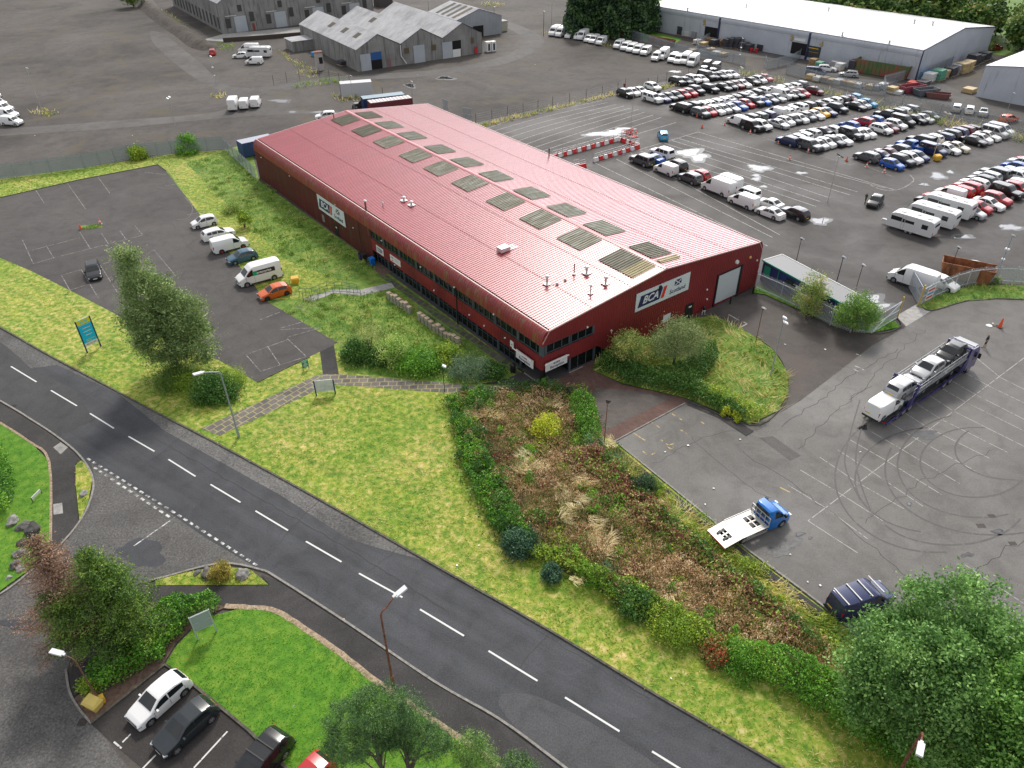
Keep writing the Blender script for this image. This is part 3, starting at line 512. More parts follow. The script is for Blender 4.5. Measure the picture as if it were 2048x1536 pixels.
def make_kind(kind, near):
    k = K[kind]; b, s = shape_body(k); P = {}
    P['body'] = b.mesh(kind+' body', [None], 38, True)
    # windscreen / rear window
    def patch(r, ins, q=.93, n=5):
        m = MB(); rows = []
        for i in range(n+1):
            x = r[0]+(r[1]-r[0])*i/n; row = []
            dx = .01; z0, z1 = interp(k['top'], x-dx), interp(k['top'], x+dx); nn = Vector((z1-z0, 0, 2*dx)).normalized()
            for q_ in (-1, -.5, 0, .5, 1):
                p = s.topp(x, q_*q); row.append(p+nn*.014)
            rows.append(row)
        m.grid(rows); return m
    P['windscreen'] = patch(k['ws'], 0).mesh(kind+' windscreen', GLASS, 60)
    if k['rg']: P['rear_window'] = patch(k['rg'], 0, .86, 2).mesh(kind+' rear window', GLASS, 60)
    for sd in (1, -1):
        for a, c in k['sg']:
            m = MB(); rows = []
            for i in range(7):
                x = a+(c-a)*i/6; p0 = s.side(x, .10, .012); p1 = s.side(x, .88, .012)
                rows.append([(s.L/2-x, sd*p0.x, p0.y), (s.L/2-x, sd*p1.x, p1.y)])
            m.grid(rows); P.setdefault('side_window', []).append(m.mesh(kind+' side window', GLASS, 60))
    xf, xr, r = k['wh']; m = MB()
    def wheel(mb, mi, r0, w, inner):
        if inner: mb.lathe((0, 0, 0), [(r0*.66, -w/2-.004), (r0*.62, w/2+.004)], 14, mi)
        else: mb.lathe((0, 0, 0), [(r0*.6, -w/2), (r0*.9, -w/2), (r0, -w*.32), (r0, w*.32), (r0*.9, w/2), (r0*.6, w/2)], 18, mi)
    m = MB(); wheel(m, 0, r, .23, False); 
    if not near: wheel(m, 1, r, .23, True)
    m.v = [(x, z, y) for x, y, z in m.v]; P['wheel'] = m.mesh(kind+' wheel', [TYRE, RIM], 40, True)
    m = MB(); wheel(m, 0, r, .23, True)
    for j in range(5):
        a = 2*PI*j/5
        for sg in (1, -1): m.box((r*.42*math.cos(a+.31), r*.42*math.sin(a+.31), sg*.117), (r*.3, r*.16, .012), a+.31, 1)
    m.v = [(x, z, y) for x, y, z in m.v]; P['rim'] = m.mesh(kind+' rim', [RIM, TYRE], 40, True)
    # lamps and plates
    fz = interp(k['top'], .2)-.17; van = kind in ('large van', 'panel van', 'small van')
    w0 = s.sec(.12)[0]; w1 = s.sec(s.L-.1)[0]
    P['headlight'] = [MB().box((s.L/2-.14, sd*(w0-.17), fz), (.26, .34, .13), sd*-.35).mesh(kind+' headlight', LAMP) for sd in (1, -1)]
    tz = interp(k['belt'], s.L)-.02-(.1 if van else 0)
    P['tail_light'] = [MB().box((-s.L/2+(.11 if van else .17), sd*(w1-(.09 if van else .12)), tz-.07), (.18, .14, .45 if van else .15), sd*.2).mesh(kind+' tail light', TAIL) for sd in (1, -1)]
    P['number_plate'] = [MB().box((s.L/2+.008, 0, .42), (.03, .5, .12)).mesh('front plate', PLW), MB().box((-s.L/2-.004, 0 if not van else .35, .55 if not van else .72), (.03, .5, .12)).mesh('rear plate', PLY)]
    P['grille'] = MB().box((s.L/2+.0, 0, .5 if not van else .7), (.02, 1.1, .16)).mesh(kind+' grille', TRIM)
    P['wing_mirror'] = [MB().box((s.L/2-k['ws'][0]-.32, sd*(s.W/2+.08), s.sec(k['ws'][0])[4]+.06), (.12, .2, .15)).mesh(kind+' wing mirror', [None]) for sd in (1, -1)]
    if van or kind in ('4x4', 'suv'):
        P['bumper'] = [MB().box((s.L/2-.06, 0, k['cl']+.12), (.16, s.W*.86, .22)).mesh(kind+' bumper', TRIM), MB().box((-s.L/2+.05, 0, k['cl']+.1), (.14, s.W*.9, .2)).mesh(kind+' bumper', TRIM)]
        P['sill'] = [MB().box((s.L/2-(xf+xr)/2, sd*(s.W/2+.004), k['cl']+.1), (xr-xf-2*r-.25, .03, .14)).mesh(kind+' sill', TRIM) for sd in (1, -1)]
    if kind == 'pickup':
        m = MB(); m.box((s.L/2-4.4, 0, 1.12), (1.35, 1.45, .06)); P['load_bed'] = m.mesh('pickup load bed', TRIM)
    if near:
        m = MB()
        for sd in (1, -1):
            for xx in ([k['sg'][0][0]-.12]+[c+.04 for a, c in k['sg'][:2]]):
                w, wr, zt, zb, bl = s.sec(xx); m.box((s.L/2-xx, sd*(w+.0), (bl+.45)/2), (.016, .012, bl-.4))
        P['door_seam'] = m.mesh(kind+' door seam', TRIM)
    return P, s
KIND = {}
NAMES = {'hatch': 'hatchback', 'saloon': 'saloon_car', 'estate': 'estate_car', 'suv': 'suv', '4x4': 'off_road_car', 'mpv': 'people_carrier', 'small van': 'small_van', 'panel van': 'panel_van', 'large van': 'large_van', 'pickup': 'pickup_truck', 'canopy pickup': 'pickup_truck', 'city car': 'small_hatchback'}
def vehicle(kind, col, p, hd, label, cat=None, group=None, near=False, z=0.0, rim=None, roof=None):
    """p = world point (x, y); hd = heading in degrees"""
    key = (kind, near)
    if key not in KIND: KIND[key] = make_kind(kind, near)
    P, s = KIND[key]; k = K[kind]
    cat = cat or ('van' if 'van' in kind else 'pickup' if 'pickup' in kind else 'car')
    if group is None and not near: group = 'parked cars on the auction site' if cat != 'van' else 'parked vans on the auction site'
    t = thing(NAMES[kind], label, cat, (p[0], p[1], z), math.radians(hd), group)
    pm = paint(col)
    def put(nm, me, loc=None, own=False):
        o = link(nm, me, t)
        if loc: o.location = loc
        if own: o.material_slots[0].link = 'OBJECT'; o.material_slots[0].material = pm
        return o
    put('body', P['body'], own=True); put('windscreen', P['windscreen'])
    if 'rear_window' in P: put('rear_window', P['rear_window'])
    for me in P['side_window']: put('side_window', me)
    xf, xr, r = k['wh']
    for xc in (xf, xr):
        for sd in (1, -1):
            w = put('wheel', P['wheel'], (s.L/2-xc, sd*(s.W/2-.125), r))
            if near: 
                o = link('rim', P['rim'], w)
                if rim: o.material_slots[0].link = 'OBJECT'; o.material_slots[0].material = rim
    if near or kind in ('large van', 'small van', 'panel van', '4x4'):
        for me in P['headlight']: put('headlight', me)
    for me in P['tail_light']: put('tail_light', me)
    if 'bumper' in P:
        for me in P['bumper']: put('bumper', me)
        for me in P['sill']: put('sill', me)
    if 'load_bed' in P: put('load_bed', P['load_bed'])
    for me in P['number_plate'][0 if near else 1:]: put('number_plate', me)
    if near:
        put('grille', P['grille']); put('door_seam', P['door_seam'])
        for me in P['wing_mirror']: put('wing_mirror', me, own=True)
    return t
ORD = 'first second third fourth fifth sixth seventh eighth ninth tenth eleventh twelfth thirteenth fourteenth fifteenth sixteenth seventeenth eighteenth nineteenth twentieth'.split()
KW = {'hatch': 'hatchback', 'saloon': 'saloon car', 'estate': 'estate car', 'suv': 'SUV', '4x4': 'off-road car', 'mpv': 'people carrier', 'small van': 'small van', 'panel van': 'panel van', 'large van': 'large van', 'pickup': 'pickup', 'canopy pickup': 'pickup with canopy', 'city car': 'small hatchback'}
CODE = {'h': 'hatch', 's': 'saloon', 'e': 'estate', 'u': 'suv', 'x': '4x4', 'm': 'mpv', 'v': 'small van', 'p': 'panel van', 'l': 'large van', 'k': 'pickup', 'c': 'canopy pickup', 't': 'city car'}
PC = {'W': 'white', 'S': 'silver', 'G': 'grey', 'K': 'black', 'N': 'navy', 'B': 'blue', 'L': 'light blue', 'R': 'red', 'M': 'maroon', 'O': 'orange', 'Y': 'yellow', 'C': 'cream', 'T': 'teal', 'D': 'graphite', 'E': 'dark green'}
NOSE_R, NOSE_L = -53.2, 126.8
def row(rowname, hd, items):
    """items: (px, py, 'colour+kind code')"""
    for i, (x, y, c) in enumerate(items):
        kind = CODE[c[1]]; p = g(x, y, .75 if kind != 'large van' else 1.2)
        lab = f"{PC[c[0]]} {KW[kind]}, {ORD[i]} from the left in the {rowname}"
        vehicle(kind, PC[c[0]], p, hd+random.uniform(-1.2, 1.2), lab)
row('back row along the mesh fence', NOSE_R, [(1355, 162, 'Ku'), (1371, 161, 'Kh'), (1386, 158, 'Wu'), (1402, 157, 'Wh'), (1413, 152, 'Km'), (1426, 151, 'Dh'), (1438, 150, 'Ks'), (1450, 148, 'Wh'), (1462, 147, 'Ws'), (1503, 161, 'Ks'), (1518, 158, 'Wh'), (1530, 155, 'Rh')])
row('short row by the fence corner', NOSE_R, [(1251, 186, 'Ku'), (1265, 183, 'Wh'), (1280, 180, 'Ws')])
vehicle('suv', 'white', g(1305, 173, .8), NOSE_R, 'white SUV parked alone just in front of the mesh fence')
row('second row behind the lane marks', NOSE_R, [(1305, 196, 'Wc'), (1323, 195, 'Ns'), (1337, 192, 'Ks'), (1351, 190, 'Kh'), (1365, 187, 'Rh'), (1379, 184, 'Rh'), (1392, 180, 'Du'), (1420, 177, 'Ku'), (1446, 173, 'Ks'), (1460, 171, 'Kh'), (1471, 168, 'Ms'), (1485, 166, 'Ws')])
row('third row, noses away from us', NOSE_L, [(1362, 215, 'Kc'), (1384, 209, 'De'), (1400, 208, 'We'), (1414, 206, 'Wh'), (1428, 203, 'We'), (1442, 200, 'Wh'), (1455, 197, 'Ws'), (1468, 195, 'Kh'), (1481, 191, 'De'), (1494, 188, 'Ws'), (1510, 185, 'Kh'), (1524, 182, 'Wu'), (1539, 178, 'Ks'), (1556, 176, 'Wh'), (1571, 173, 'Ws'), (1585, 171, 'We'), (1598, 169, 'Ku')])
row('fourth row, noses towards us', NOSE_R, [(1401, 225, 'Gu'), (1416, 222, 'Rh'), (1431, 219, 'We'), (1446, 217, 'Sh'), (1461, 214, 'Ss'), (1476, 210, 'Bs'), (1492, 206, 'Rh'), (1509, 203, 'Du'), (1525, 201, 'Bh'), (1538, 197, 'Gs'), (1553, 194, 'Ss'), (1566, 189, 'Wp'), (1579, 190, 'Kh'), (1591, 187, 'Ks'), (1603, 185, 'Rh')])
vehicle('hatch', 'maroon', g(1630, 181, .7), NOSE_R, 'maroon hatchback parked alone beside the weedy strip')
row('fifth row led by a white van', NOSE_L, [(1474, 241, 'Wv'), (1498, 236, 'Du'), (1515, 233, 'Eu'), (1532, 230, 'Nu'), (1552, 224, 'Wv'), (1567, 221, 'We'), (1581, 218, 'Wh'), (1596, 214, 'Wu'), (1612, 211, 'Ku'), (1634, 208, 'Ks'), (1650, 204, 'Wh'), (1667, 200, 'Wh'), (1682, 198, 'Kh'), (1695, 196, 'Ms'), (1706, 193, 'Lh')])
row('sixth row led by a boxy car', NOSE_R, [(1504, 252, 'Kx'), (1523, 250, 'Wu'), (1557, 246, 'Ss'), (1571, 241, 'Wh'), (1585, 238, 'Dh'), (1599, 236, 'Wh'), (1614, 232, 'Gh'), (1628, 228, 'Ws'), (1641, 224, 'Yh'), (1653, 222, 'Ns'), (1675, 216, 'Du'), (1712, 211, 'Ks'), (1724, 208, 'Sh'), (1736, 205, 'Lh')])
row('seventh row led by a blue car', NOSE_L, [(1576, 281, 'Nu'), (1592, 275, 'Sh'), (1606, 271, 'Wh'), (1620, 267, 'Su'), (1643, 261, 'Ks'), (1662, 258, 'Wh'), (1699, 249, 'Bh'), (1727, 243, 'Ru'), (1748, 238, 'Bh'), (1774, 230, 'Kk'), (1790, 225, 'Du'), (1804, 221, 'Wh'), (1817, 218, 'Du')])
row('eighth row, noses towards us', NOSE_R, [(1620, 291, 'Gx'), (1637, 288, 'Sh'), (1651, 284, 'Wh'), (1667, 281, 'De'), (1682, 278, 'Ws'), (1702, 268, 'Dx'), (1718, 267, 'Wh'), (1732, 265, 'Wh'), (1762, 258, 'Wu'), (1777, 254, 'Mh'), (1791, 249, 'Wu'), (1805, 242, 'Km'), (1831, 237, 'Ks'), (1845, 235, 'Ss'), (1860, 231, 'Dh')])
row('ninth row, noses away from us', NOSE_L, [(1734, 313, 'Gu'), (1756, 308, 'Ns'), (1773, 303, 'Ms'), (1796, 298, 'Gu'), (1821, 291, 'Bk'), (1842, 281, 'Kc'), (1862, 277, 'Wu'), (1884, 272, 'Ne'), (1898, 268, 'Du'), (1912, 264, 'Nu'), (1926, 260, 'Mu'), (1940, 256, 'Ke')])
row('tenth row led by a blue hatchback', NOSE_R, [(1785, 327, 'Bh'), (1804, 320, 'Du'), (1820, 316, 'Wu'), (1836, 311, 'Nh'), (1865, 300, 'Nm'), (1895, 296, 'Ws'), (1914, 292, 'Cs'), (1948, 280, 'Ks'), (1963, 276, 'Wh'), (1976, 270, 'Ws'), (1989, 265, 'Sm'), (2001, 260, 'Wm')])
row('eleventh row behind the caravans', NOSE_L, [(1858, 400, 'Kh'), (1876, 394, 'Re'), (1900, 387, 'Wv'), (1920, 379, 'Re'), (1936, 374, 'Ru'), (1949, 367, 'Wu'), (1962, 360, 'Ku'), (1974, 353, 'Su'), (1990, 347, 'Gx'), (2014, 340, 'Ws'), (2030, 331, 'Bh'), (2044, 325, 'Wu'), (2058, 318, 'Rh')])
row('twelfth row beside the caravans', NOSE_R, [(1944, 423, 'Sh'), (1957, 412, 'Rh'), (1978, 405, 'Ws'), (1993, 397, 'Ru'), (2013, 383, 'Kx'), (2034, 376, 'Ru'), (2046, 369, 'We')])
row('far right row at the picture edge', NOSE_R, [(2038, 352, 'Wu'), (2052, 346, 'Sh'), (2066, 340, 'Kh')])
# near double row beside the building
for x, y, c, lab in [(1284, 320, 'Gx', 'grey off-road car heading the row beside the red warehouse'), (1306, 315, 'Bs', 'blue saloon behind the grey off-road car by the barriers'), (1324, 306, 'Wx', 'white off-road car beyond the blue saloon near the barriers'),
      (1332, 338, 'Wv', 'small white van second along the row beside the red warehouse'), (1352, 329, 'Ku', 'black SUV behind the small white van beside the red warehouse'), (1380, 355, 'Gu', 'grey SUV parked in front of the red hatchback'), (1398, 347, 'Rh', 'red hatchback behind the grey SUV near the warehouse roof edge'),
      (1437, 371, 'Wl', 'tall white van, the biggest vehicle in the row beside the warehouse'), (1452, 364, 'Wl', 'tall white van half hidden behind the biggest white van'), (1487, 402, 'Wp', 'white panel van with roof bars in the row beside the warehouse'), (1492, 387, 'Wx', 'white off-road car behind the van with roof bars'),
      (1541, 423, 'Ws', 'white saloon coupe nearest the warehouse corner'), (1540, 405, 'Ws', 'white saloon between the van with roof bars and the black SUV'), (1590, 425, 'Ku', 'black SUV last in the row beside the warehouse')]:
    kind = CODE[c[1]]; vehicle(kind, PC[c[0]], g(x, y, .75 if kind != 'large van' else 1.2), NOSE_L, lab, group='vehicles in the double row beside the warehouse')
vehicle('hatch', 'light blue', g(1326, 270, .6), 88, 'light blue car standing in the open lane past the barriers')
vehicle('hatch', 'black', g(1751, 402, .6), -128, 'black hatchback driving across the open tarmac beside a person')
vehicle('large van', 'white', g(1828, 552, 1.3), NOSE_L+6, 'long white van parked inside the yard gate', near=True)
vehicle('hatch', 'white', g(1884, 565, .6), NOSE_R, 'white hatchback hidden behind the long white van at the gate')
vehicle('hatch', 'white', g(1958, 540, .6), NOSE_R+6, 'white hatchback beside the rusty skip', near=True)
# rows of white vans at the back fence
vans = [(1110, 62, 'l'), (1123, 64, 'l'), (1158, 70, 'v'), (1166, 70, 'l'), (1178, 75, 'v'), (1189, 77, 'p'), (1203, 80, 'p'), (1238, 87, 'p'), (1252, 91, 'p'), (1264, 94, 'p'), (1277, 97, 'p'), (1292, 100, 'p'), (1314, 111, 'p'), (1327, 108, 'l'), (1347, 114, 'p'), (1359, 117, 'p'), (1372, 117, 'l'), (1387, 121, 'l')]
for i, (x, y, c) in enumerate(vans):
    vehicle(CODE[c], 'white', g(x, y, 1.1), -118, f"white {KW[CODE[c]]}, {ORD[i]} from the left in the van row below the conifers")
for i, (x, y) in enumerate([(1413, 130), (1431, 134)]): vehicle('mpv', 'black', g(x, y, 1), -118, ['black people carrier right next to the last white van', 'black people carrier last in the van row by the fence'][i])
# left edge vans, yard vans and others
for i, (x, y, c) in enumerate([(-22, 188, 'p'), (-10, 204, 'p'), (2, 214, 'p'), (12, 226, 'p'), (22, 240, 'v')]):
    vehicle(CODE[c], 'white', g(x, y, 1), -12, f"white van at the left edge of the yard, {ORD[i]} from the back")
vehicle('large van', 'white', g(467, 206, 1.1), 98, 'tall white van seen from behind, left of three in the rough yard'); vehicle('panel van', 'white', g(489, 205, 1), 98, 'low white van between two others in the rough yard'); vehicle('panel van', 'white', g(511, 202, 1), 98, 'white van on the right of three in the rough yard')
vehicle('small van', 'white', g(508, 121, .9), 180, 'small white van parked in front of the white caravan'); vehicle('hatch', 'white', g(480, 110, .7), 190, 'white hatchback squeezed beside the motorhome'); vehicle('hatch', 'red', g(425, 103, .7), 105, 'red hatchback at the end of the earth bank')
vehicle('suv', 'white', g(652, 231, .8), 195, 'white car showing above the warehouse roof edge'); vehicle('4x4', 'black', g(727, 207, .9), 185, 'black off-road car next to the blue container')
vehicle('hatch', 'orange', g(2018, 236, .7), 20, 'orange hatchback on the road behind the fence', near=False); vehicle('estate', 'silver', g(1914, 214, .7), 60, 'silver estate car behind the palisade fence, left of three'); vehicle('hatch', 'white', g(1940, 218, .7), 60, 'white hatchback behind the palisade fence, middle of three'); vehicle('saloon', 'silver', g(1967, 222, .7), 60, 'silver saloon behind the palisade fence, right of three')
vehicle('mpv', 'navy', g(1632, 142, .9), -20, 'navy people carrier by the warehouse pallets'); vehicle('estate', 'white', g(1654, 136, .7), -20, 'white estate car behind the navy people carrier'); vehicle('estate', 'silver', g(1697, 147, .7), 160, 'silver estate car by the white warehouse wall'); vehicle('hatch', 'red', g(1990, 94, .7), 10, 'red hatchback on the grass past the warehouse end')
# visitor car park
A1 = math.degrees(math.atan2(*(g(546, 562)-g(492, 577)).yx))
vehicle('city car', 'white', g(408, 444, .6), A1+180, 'white hatchback with dark roof, farthest in the visitor row', near=True, rim=RIM)
vehicle('estate', 'white', g(436, 467, .6), A1+3, 'white estate car with glass roof, second in the visitor row', near=True)
v = vehicle('panel van', 'white', g(459, 488, .8), A1, 'white panel van with red wheels in the visitor row', near=True, rim=mat('red rim', (.3, .03, .04), .4))
vehicle('hatch', 'teal', g(484, 513, .6), A1+180, 'teal blue hatchback between the two white vans', near=True)
ent = vehicle('large van', 'white', g(517, 546, 1.1), A1+180, 'tall white rental van with green and black logo on its side', near=True)
vehicle('hatch', 'orange', g(549, 583, .6), A1+180, 'bright orange hatchback at the near end of the visitor row', near=True, rim=RIMD)
vehicle('estate', 'black', g(187, 541, .6), -62, 'black estate car parked alone in the visitor car park', near=True)
# logo on the rental van side (left side faces the camera)
GRN = mat('logo green', (.0, .35, .14), .4); BLK = mat('logo black', (.015, .015, .018), .4); WHT = mat('sign white', (.7, .72, .72), .4)
m = MB(); yy = -1.028
yy = K['large van']['W']/2+.0
for sgn in (1,):
    lp = MB(); lp.quad((-1.95, 0, 1.38), (.35, 0, 1.38), (.35, 0, 1.95), (-1.95, 0, 1.95), 0); lp.quad((.35, 0, 1.38), (.95, 0, 1.38), (.95, 0, 1.95), (.35, 0, 1.95), 1)
    def side_at(z):
        s = Shape(K['large van']); x = s.L/2+.4; w, wr, zt, zb, bl = s.sec(x); f = (z-bl)/(zt-.05-bl); return s.side(x, f, .02).x
    lp.v = [(x, side_at(z), z) for x, y, z in lp.v]; lp.build('logo_panel', [BLK, GRN], ent)
    tm = text('lettering', 'enterprise', .46, WHT, ent, (-.5, side_at(1.66)+.012, 1.66), (PI/2-.07, 0, PI), extrude=.004, bold=.012)
# near bottom-left cars
A2 = math.degrees(math.atan2(*(g(371, 1379)-g(294, 1447)).yx))
vehicle('hatch', 'white', g(317, 1394, .75), A2+180, 'white hatchback in the nearest bay beside the hedge', near=True)
vehicle('hatch', 'graphite', g(370, 1448, .75), A2+180-1.5, 'dark grey hatchback beside the white one in the near bays', near=True)
v = vehicle('suv', 'black', g(517, 1524, .8), A2+180+4, 'glossy black car with roof bars at the bottom edge', near=True)
for xx in (.05, -.75): MB().box((xx, 0, 1.73), (.07, 1.5, .05)).build('roof_bar', mat('roof bar', (.05, .05, .05), .4), v)
vehicle('hatch', 'red', g(607, 1568, .7), A2+180, 'red hatchback just entering the frame at the bottom', near=True)
v = vehicle('panel van', 'navy', g(1722, 1196, .9), math.degrees(math.atan2(*(g(1760, 1168)-g(1690, 1200)).yx))-4, 'dark navy van with roof bars half under the big tree', near=True)
for xx in (1.0, 0, -1.0, -2.1): MB().box((xx, 0, 2.04), (.09, 1.6, .06)).build('roof_bar', mat('galvanised bar', (.5, .5, .48), .35, .5), v)
# ---------------- flatbed, transporter, caravans, motorhome ----------------
WPLAS = mat('caravan white', (.62, .63, .63), .35); ALU = mat('aluminium deck', (.50, .485, .46), .4, .3); STEEL = mat('galvanised steel', (.48, .51, .54), .45, .3); DSTEEL = mat('dark chassis', (.03, .03, .035), .6)
def wheels(t, spots, r=.48, w=.3, rimm=RIM):
    a = MB(); a.lathe((0, 0, 0), [(r*.6, -w/2), (r*.92, -w/2), (r, -w*.35), (r, w*.35), (r*.92, w/2), (r*.6, w/2)], 18); a.v = [(x, z, y) for x, y, z in a.v]; me = a.mesh('truck wheel', TYRE, 40, True)
    a = MB(); a.lathe((0, 0, 0), [(r*.58, -w/2-.01), (r*.58, w/2+.01)], 14); a.v = [(x, z, y) for x, y, z in a.v]; mr = a.mesh('truck rim', rimm, 40, True)
    for x, y in spots:
        o = link('wheel', me, t); o.location = (x, y, r); link('rim', mr, o)
def flatbed(p, hd):
    t = thing('recovery_truck', 'blue cab recovery truck with an empty white sloping flatbed', 'truck', (p.x, p.y, 0), math.radians(hd))
    # cab: front part of a van body
    k = dict(K['large van']); k.update(L=2.5, W=1.98, top=[(0, .6), (.05, .95), (.3, 1.12), (.85, 1.32), (1.4, 1.95), (1.7, 2.2), (2.35, 2.2), (2.48, 2.1), (2.5, .7)], wh=(.95, 9, .36), belt=[(0, .85), (.8, 1.22), (2.5, 1.3)], sg=[(1.05, 1.9)], ws=(.9, 1.37), rg=None)
    b, s = shape_body(k); b.v = [(x+2.25, y, z) for x, y, z in b.v]; bo = b.build('cab', paint('light blue') if 0 else mat('bright blue truck paint', (.0, .16, .55), .22, 0, .5, .7), t, 38, True)
    m = MB(); rows = []
    for i in range(5):
        x = .9+.47*i/4; rows.append([Vector((s.topp(x, q).x+2.25+.012, s.topp(x, q).y, s.topp(x, q).z+.014)) for q in (-.92, -.5, 0, .5, .92)])
    m.grid(rows); m.build('windscreen', GLASS, t, 60)
    for sd in (1, -1):
        m = MB(); rows = []
        for i in range(6):
            x = 1.05+.85*i/5; a = s.side(x, .1, .012); c = s.side(x, .85, .012); rows.append([(s.L/2-x+2.25, sd*a.x, a.y), (s.L/2-x+2.25, sd*c.x, c.y)])
        m.grid(rows); m.build('side_window', GLASS, t)
        MB().box((2.25+.3, sd*1.12, 1.45), (.14, .24, .3)).build('wing_mirror', TRIM, t); MB().box((3.38, sd*.78, .92), (.24, .32, .16)).build('headlight', LAMP, t)
    MB().box((2.25-1.26, 0, 1.72), (.02, 1.5, .6)).build('rear_window', GLASS, t)
    # bed with slots
    b = MB(); x0, x1, x2 = .85, -1.9, -3.6
    def zz(x): return .98 if x > x1 else .98-(x1-x)*.16
    slots = [(.05, .45, -.62, .62), (-2.45, -2.95, -.62, .62)]
    b.span((x0, -1.1, .9), (.5, 1.1, .98)); b.span((.5, -1.1, .9), (-.4, -.62, .98)); b.span((.5, .62, .9), (-.4, 1.1, .98)); b.span((.5, -.06, .91), (-.4, .06, .97)); b.span((.1, -.61, .92), (.0, .61, .96))
    b.span((-.4, -1.1, .9), (x1, 1.1, .98))
    def sl(xa, xb, ya, yb): b.add([(xa, ya, zz(xa)), (xa, yb, zz(xa)), (xb, yb, zz(xb)), (xb, ya, zz(xb)), (xa, ya, zz(xa)-.08), (xa, yb, zz(xa)-.08), (xb, yb, zz(xb)-.08), (xb, ya, zz(xb)-.08)], [(0, 1, 2, 3), (7, 6, 5, 4), (0, 4, 5, 1), (1, 5, 6, 2), (2, 6, 7, 3), (3, 7, 4, 0)])
    sl(x1, -2.4, -1.1, 1.1); sl(-2.4, -3.0, -1.1, -.55); sl(-2.4, -3.0, .55, 1.1); sl(-2.4, -3.0, -.06, .06); sl(-3.0, x2, -1.1, 1.1); sl(-2.66, -2.74, -.549, .549)
    b.build('flatbed_deck', ALU, t); b = MB()
    for y in (-.93, -.78, -.4, -.2, 0, .2, .4, .78, .93): b.box((-1.15, y, .984), (1.45, .018, .008))
    for y in (-.93, -.78, .78, .93): b.box((.25, y, .984), (1.1, .018, .008))
    b.build('deck_groove', TRIM, t)
    b = MB()
    for sd in (1, -1):
        b.box((-.5, sd*1.12, 1.0), (2.7, .05, .07)); b.box((-.5, sd*1.12, .72), (2.5, .04, .06)); b.box((-.5, sd*1.12, .55), (2.5, .04, .06))
    b.build('side_rail', ALU, t)
    b = MB(); b.box((.92, 0, 1.25), (.06, 2.1, .08)); b.box((.92, 0, 1.75), (.06, 2.1, .06))
    for y in (-1.03, -.5, 0, .5, 1.03): b.box((.92, y, 1.35), (.05, .06, .8))
    b.build('headboard', ALU, t)
    b = MB(); b.span((-3.2, -.45, .5), (1.2, -.3, .88)); b.span((-3.2, .3, .5), (1.2, .45, .88)); b.build('chassis', DSTEEL, t)
    wheels(t, [(2.55, .88), (2.55, -.88), (-1.5, .85), (-1.5, -.85)], .36, .26)
    b = MB(); b.box((-3.6, 0, .66), (.05, 2.0, .1)); b.build('tail_light', TAIL, t); MB().box((-1.5, 0, .82), (.9, 2.1, .04)).build('mudguard', TRIM, t)
hv = g(1565, 1020, 1.0)-g(1440, 1078, .8); c = g(1440, 1075, .8).lerp(g(1562, 1015, 1.0), .5)
flatbed(c, math.degrees(math.atan2(hv.y, hv.x)))
def caravan(p, hd, label, L=7.0, group='touring caravans in a row', door=True):
    t = thing('caravan', label, 'caravan', (p.x, p.y, 0), math.radians(hd), group); W_ = 2.3; Hh = 2.6
    prof = [(L/2-.02, .5), (L/2, .9), (L/2-.12, 1.6), (L/2-.45, 2.3), (L/2-.95, 2.58), (L/2-1.5, 2.64), (-L/2+.5, 2.64), (-L/2+.15, 2.5), (-L/2, 2.1), (-L/2-.0, .55), (-L/2+.1, .42), (L/2-.2, .42)]
    b = MB(); n = len(prof); b.add([(x, -W_/2, z) for x, z in prof]+[(x, W_/2, z) for x, z in prof], [tuple(range(n)), tuple(range(2*n-1, n-1, -1))]+[(i, (i+1) % n, n+(i+1) % n, n+i) for i in range(n)])
    b.build('body', WPLAS, t, 25, True)
    for sd in (1, -1):
        for xa, xb, za, zb in ((1.2, 2.75, 1.5, 2.1), (-.55, .7, 1.55, 1.95), (-2.5, -1.65, 1.35, 2.0)):
            b = MB(); b.span((xa, sd*(W_/2), za), (xb, sd*(W_/2+.02), zb)); b.build('window', GLASS, t)
    b = MB(); b.span((.75, 0, 0), (.8, .1, .1)); 
    d = MB()
    for sd in (1,): d.span((.74, sd*W_/2, .5), (.76, sd*(W_/2+.012), 2.4)); d.span((1.12, sd*W_/2, .5), (1.14, sd*(W_/2+.012), 2.4))
    d.build('door_seam', TRIM, t); MB().span((.8, W_/2, 1.5), (1.08, W_/2+.02, 2.0)).build('door_window', GLASS, t)
    MB().box((-L/2-.01, 0, 2.0), (.03, 1.5, .35)).build('rear_window', GLASS, t); 
    for sd in (1, -1): MB().box((-L/2-.012, sd*.95, .85), (.03, .18, .5)).build('tail_light', TAIL, t)
    d = MB()
    for x, y in ((1.5, .3), (-.5, -.2), (-2.2, .2)): d.box((x, y, 2.67), (.55, .4, .07))
    d.build('roof_vent', mat('vent plastic', (.45, .47, .5), .4), t)
    wheels(t, [(.25, W_/2-.12), (.25, -W_/2+.12), (-.45, W_/2-.12), (-.45, -W_/2+.12)], .32, .2)
    b = MB(); b.tube([(L/2-.1, .5, .45), (L/2+1.1, 0, .5)], .05, 6); b.tube([(L/2-.1, -.5, .45), (L/2+1.1, 0, .5)], .05, 6); b.box((L/2+.55, 0, .62), (.8, .4, .25)); b.build('tow_hitch', mat('hitch cover', (.5, .5, .5), .5), t)
CVH = math.degrees(math.atan2(*(g(1785, 447, .9)-g(1874, 474, .9)).yx))
caravan(g(1826, 445, 1.4), CVH, 'white touring caravan nearest us of three beside the parked cars', 6.6, door=True); caravan(g(1866, 428, 1.4), CVH, 'white touring caravan in the middle of three', 7.0); caravan(g(1897, 410, 1.4), CVH, 'white touring caravan farthest of three, next to the cars', 7.2)
caravan(g(518, 103, 1.4), 178, 'white caravan with twin windows beside the motorhome in the rough yard', 6.4, group='leisure vehicles in the rough yard')
